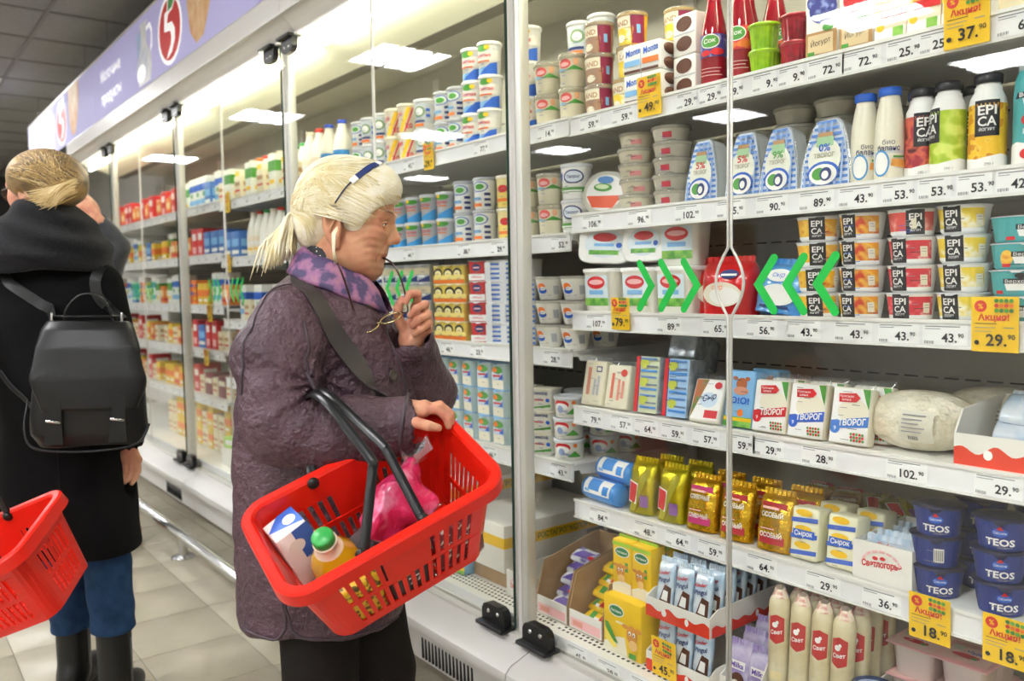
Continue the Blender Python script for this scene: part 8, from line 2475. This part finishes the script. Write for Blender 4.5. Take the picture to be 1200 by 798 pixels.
# ---- backpack
bpk = thing('backpack', 'black leather backpack with flap and silver toggles on the blonde woman', 'backpack', (BX, BY, 0), RZ)
BPM = Matrix.Translation((0.155, -0.185, 1.03)) @ Matrix.Rotation(0.35, 4, 'Z') @ Matrix.Rotation(0.03, 4, 'Y')
def bp_obj(name, me, parent=None):
    me.transform(BPM)
    return obj(name, me, parent or bpk)
Bg = Soft()
Bg.loft([(-0.165, -0.118, 0.132, -0.055, 0.05), (-0.13, -0.140, 0.150, -0.068, 0.055), (-0.02, -0.132, 0.142, -0.070, 0.055), (0.08, -0.115, 0.125, -0.062, 0.05), (0.150, -0.098, 0.108, -0.045, 0.04)], 0.0, pw=3.2)
Bg.disp = lambda P: 0.004 * wob(P, 24, 2.2)
bag = bp_obj('bag_body', Bg.mesh('bag_body', 0.006, [LEATH]))
Fl = Soft()
Fl.loft([(-0.062, -0.112, 0.126, -0.090, -0.058), (0.02, -0.125, 0.136, -0.086, -0.052), (0.10, -0.118, 0.128, -0.074, -0.03), (0.148, -0.106, 0.116, -0.056, 0.03), (0.168, -0.094, 0.104, -0.035, 0.04)], 0.0, pw=4.0)
Fl.disp = lambda P: 0.002 * wob(P, 26, 0.2)
flap = bp_obj('flap', Fl.mesh('flap', 0.006, [LEATH]))
for x in (-0.072, 0.078):
    tb = MB().prism([(x - 0.024, -0.15), (x + 0.020, -0.15), (x + 0.016, -0.03), (x - 0.010, -0.02)], 0.005, LEATH, (0, -0.090, 0))
    t_ = bp_obj('tab_strap', tb.mesh('tab_strap'))
    bp_obj('toggle', MB().tube([(x - 0.018, -0.096, -0.086), (x + 0.016, -0.096, -0.092)], 0.0042, STEEL, 10).mesh('toggle'), t_)
bp_obj('carry_handle', MB().tube(resample([(-0.055, -0.01, 0.165), (-0.045, -0.015, 0.205), (-0.012, -0.015, 0.238), (0.028, -0.015, 0.235), (0.055, -0.015, 0.20), (0.062, -0.01, 0.165)], 20), 0, LEATH, flat=(0.022, 0.006, (0, 1, 0))).mesh('carry_handle'))
bp_obj('piping', MB().tube(resample([(-0.142, -0.02, -0.04), (-0.146, -0.05, -0.11), (-0.125, -0.066, -0.158), (-0.05, -0.074, -0.172), (0.05, -0.074, -0.172), (0.125, -0.066, -0.158), (0.152, -0.05, -0.11)], 30), 0.0032, LEATH, 6).mesh('piping'))
for x in (-0.082, 0.085):
    bp_obj('buckle', MB().box((x, -0.02, 0.178), (0.006, 0.012, 0.026), STEEL, 0.002).mesh('buckle'))
bp_obj('top_bar', MB().tube([(-0.082, -0.02, 0.180), (0.085, -0.02, 0.180)], 0.004, LEATH, 8).mesh('top_bar'))
tl_, tr_ = BPM @ Vector((-0.082, -0.012, 0.175)), BPM @ Vector((0.085, -0.012, 0.175))
for a, pts in ((tl_, [(-0.13, -0.06, 1.345), (-0.10, -0.125, 1.315), (-0.03, -0.135, 1.27), (0.03, -0.135, 1.23)]), (tr_, [(0.125, -0.03, 1.335), (0.135, -0.085, 1.31), (0.15, -0.10, 1.27), (0.18, -0.09, 1.235)])):
    P = Ct.push(resample(pts, 20), 0.004)
    N = Ct.grad(P, 0.006)
    P = np.concatenate([P, resample([P[-1], tuple(a)], 5)[1:]])
    N = np.concatenate([N, np.repeat(N[-1:], 4, 0)])
    ribbon(P, N, 0.028, 0.004, LEATH, 'shoulder_strap', bpk)
P = [tuple(BPM @ Vector((-0.135, 0.0, -0.09))), (-0.03, -0.15, 0.97), (-0.085, -0.14, 1.02), (-0.115, -0.135, 1.06)]
MB().tube(resample(P, 14), 0, LEATH, flat=(0.014, 0.003, (0, 0, 1))).build('lower_strap', bpk)

# ---- her basket
b2 = basket('red basket carried low at the blonde woman\'s left side', (-2.389, 0.1640, 0.649), (0.4440, -0.3777, 0.7445), 1.1)
B2 = Matrix.Translation((-2.389, 0.1640, 0.649)) @ Euler((0.4440, -0.3777, 0.7445)).to_matrix().to_4x4() @ Matrix.Scale(1.1, 4)
PM2 = Matrix.Translation((BX, BY, 0)) @ Matrix.Rotation(RZ, 4, 'Z')
T2 = B2.inverted() @ PM2
for x, o_ in ((-0.07, -0.02), (0.045, 0.02)):
    top = T2 @ Vector((-0.085 + o_, -0.422, 0.878))
    ex = Vector((0.05, 0, 0))
    P = [Vector((x, -BW / 2 + 0.004, -0.012)), top + Vector((0, -0.05, -0.03)), top + Vector((0, -0.02, 0)), top + Vector((0, 0.02, 0)), top + Vector((0, 0.05, -0.03)), Vector((x, BW / 2 - 0.004, -0.012))]
    MB().tube(resample([tuple(q) for q in P], 30), 0, HANDLE, flat=(0.017, 0.007, (1, 0, 0))).build('handle', b2)

# ------------------------------------------------------------------ third shopper, mostly hidden by the blonde woman
TX, TY = -4.333, 0.947
tp_ = local_person('person', 'shopper in dark grey jacket beyond the blonde woman, arm raised to the head', TX, TY)
GJ = mat('dark_grey_jacket', '#3c3e43', 0.8, sheen=0.3, bump=(90, 0.4, 0.003), vary=('#2e3034', 12, 3))
S3 = Soft()
Rt = rotm((0, 0, math.radians(60)))
add_head(S3, Rt, (0.006, 0, 1.40), (-0.165, 0.02, 1.62), 0.96)
S3.cone((-0.162, 0.02, 1.59), (-0.14, 0.02, 1.44), 0.054, 0.064, 0.03)
S3.cone((-0.13, 0.02, 1.40), (-0.13, 0.02, 0.9), 0.12, 0.12, 0.04)
S3.chain([(-0.015, 0.01, 1.40), (0.050, -0.01, 1.49), (-0.025, -0.085, 1.625)], [0.05, 0.04, 0.027], 0.03)
kn = [(-0.036 - 0.014 * i, -0.100 - 0.006 * i, 1.685 - 0.006 * i) for i in range(4)]
fg = [[(x - 0.018, y - 0.004, z + 0.020), (x - 0.036, y + 0.006, z + 0.020), (x - 0.048, y + 0.016, z + 0.012)] for (x, y, z) in kn]
hand(S3, (-0.028, -0.090, 1.64), kn, fg, [(-0.05, -0.075, 1.65), (-0.072, -0.07, 1.655), (-0.086, -0.068, 1.66)])
S3.chain([(-0.25, 0.02, 1.40), (-0.30, 0.03, 1.12), (-0.27, 0.10, 0.88)], [0.05, 0.04, 0.027], 0.03)
kn = [(-0.272, 0.11 + 0.017 * i, 0.81) for i in range(4)]
fg = [[(x, y, z - 0.03), (x + 0.01, y, z - 0.055), (x + 0.022, y, z - 0.07)] for (x, y, z) in kn]
hand(S3, (-0.27, 0.12, 0.86), kn, fg, [(-0.25, 0.09, 0.85), (-0.235, 0.085, 0.82), (-0.23, 0.09, 0.795)])
for q in (-0.21, -0.05):
    S3.chain([(q, 0.02, 0.92), (q, 0.02, 0.48), (q, 0.03, 0.09)], [0.09, 0.058, 0.042], 0.03)
    S3.ell((q + 0.03, 0.08, 0.05), (0.045, 0.12, 0.04), 0.03)
    S3.cut((0, 0, 0.004), (0, 0, -1)) if q == -0.05 else None
obj('body', S3.mesh('body', 0.0042, [SKIN2]), tp_)
J3 = Soft()
J3.loft([(0.80, -0.29, 0.03, -0.13, 0.15), (1.0, -0.285, 0.025, -0.13, 0.15), (1.25, -0.30, 0.035, -0.13, 0.15), (1.38, -0.29, 0.02, -0.11, 0.12), (1.45, -0.22, -0.05, -0.08, 0.09), (1.50, -0.19, -0.07, -0.06, 0.075)], 0.0, pw=2.4)
J3.chain([(-0.03, 0.01, 1.37), (0.044, -0.01, 1.485), (-0.018, -0.078, 1.608)], [0.068, 0.054, 0.040], 0.03)
J3.chain([(-0.25, 0.02, 1.37), (-0.30, 0.03, 1.12), (-0.272, 0.095, 0.90)], [0.068, 0.055, 0.042], 0.03)
J3.cone((-0.016, -0.076, 1.604), (-0.045, -0.115, 1.70), 0.034, 0.034, 0.003, 's')
J3.cone((-0.272, 0.094, 0.905), (-0.27, 0.13, 0.8), 0.034, 0.034, 0.003, 's')
J3.disp = lambda P: 0.004 * wob(P, 36, 0.8)
obj('jacket', J3.mesh('jacket', 0.0075, [GJ]), tp_)
T3 = Soft()
for q in (-0.21, -0.05):
    T3.chain([(q, 0.02, 0.86), (q, 0.02, 0.48), (q, 0.03, 0.08)], [0.105, 0.075, 0.062], 0.03)
T3.cut((0, 0, 0.07), (0, 0, -1))
obj('trousers', T3.mesh('trousers', 0.009, [mat('navy_trousers', '#23262e', 0.8)]), tp_)
for q in (-0.21, -0.05):
    Sh = Soft()
    Sh.ell((q + 0.02, 0.08, 0.05), (0.05, 0.135, 0.052), 0.0)
    Sh.cut((0, 0, 0.002), (0, 0, -1))
    obj('shoe', Sh.mesh('shoe', 0.008, [SHOE]), tp_)
H3 = Soft()
H3.ell((-0.168, 0.008, 1.662), (0.088, 0.090, 0.080), 0.0)
H3.ell((-0.175, -0.015, 1.618), (0.084, 0.078, 0.08), 0.03)
H3.ell((-0.125, 0.12, 1.59), (0.12, 0.085, 0.09), 0.01, 's')
obj('hair', H3.mesh('hair', 0.006, [mat('hair_brown', '#4a3524', 0.5, bump=(200, 0.7, 0.003))]), tp_)
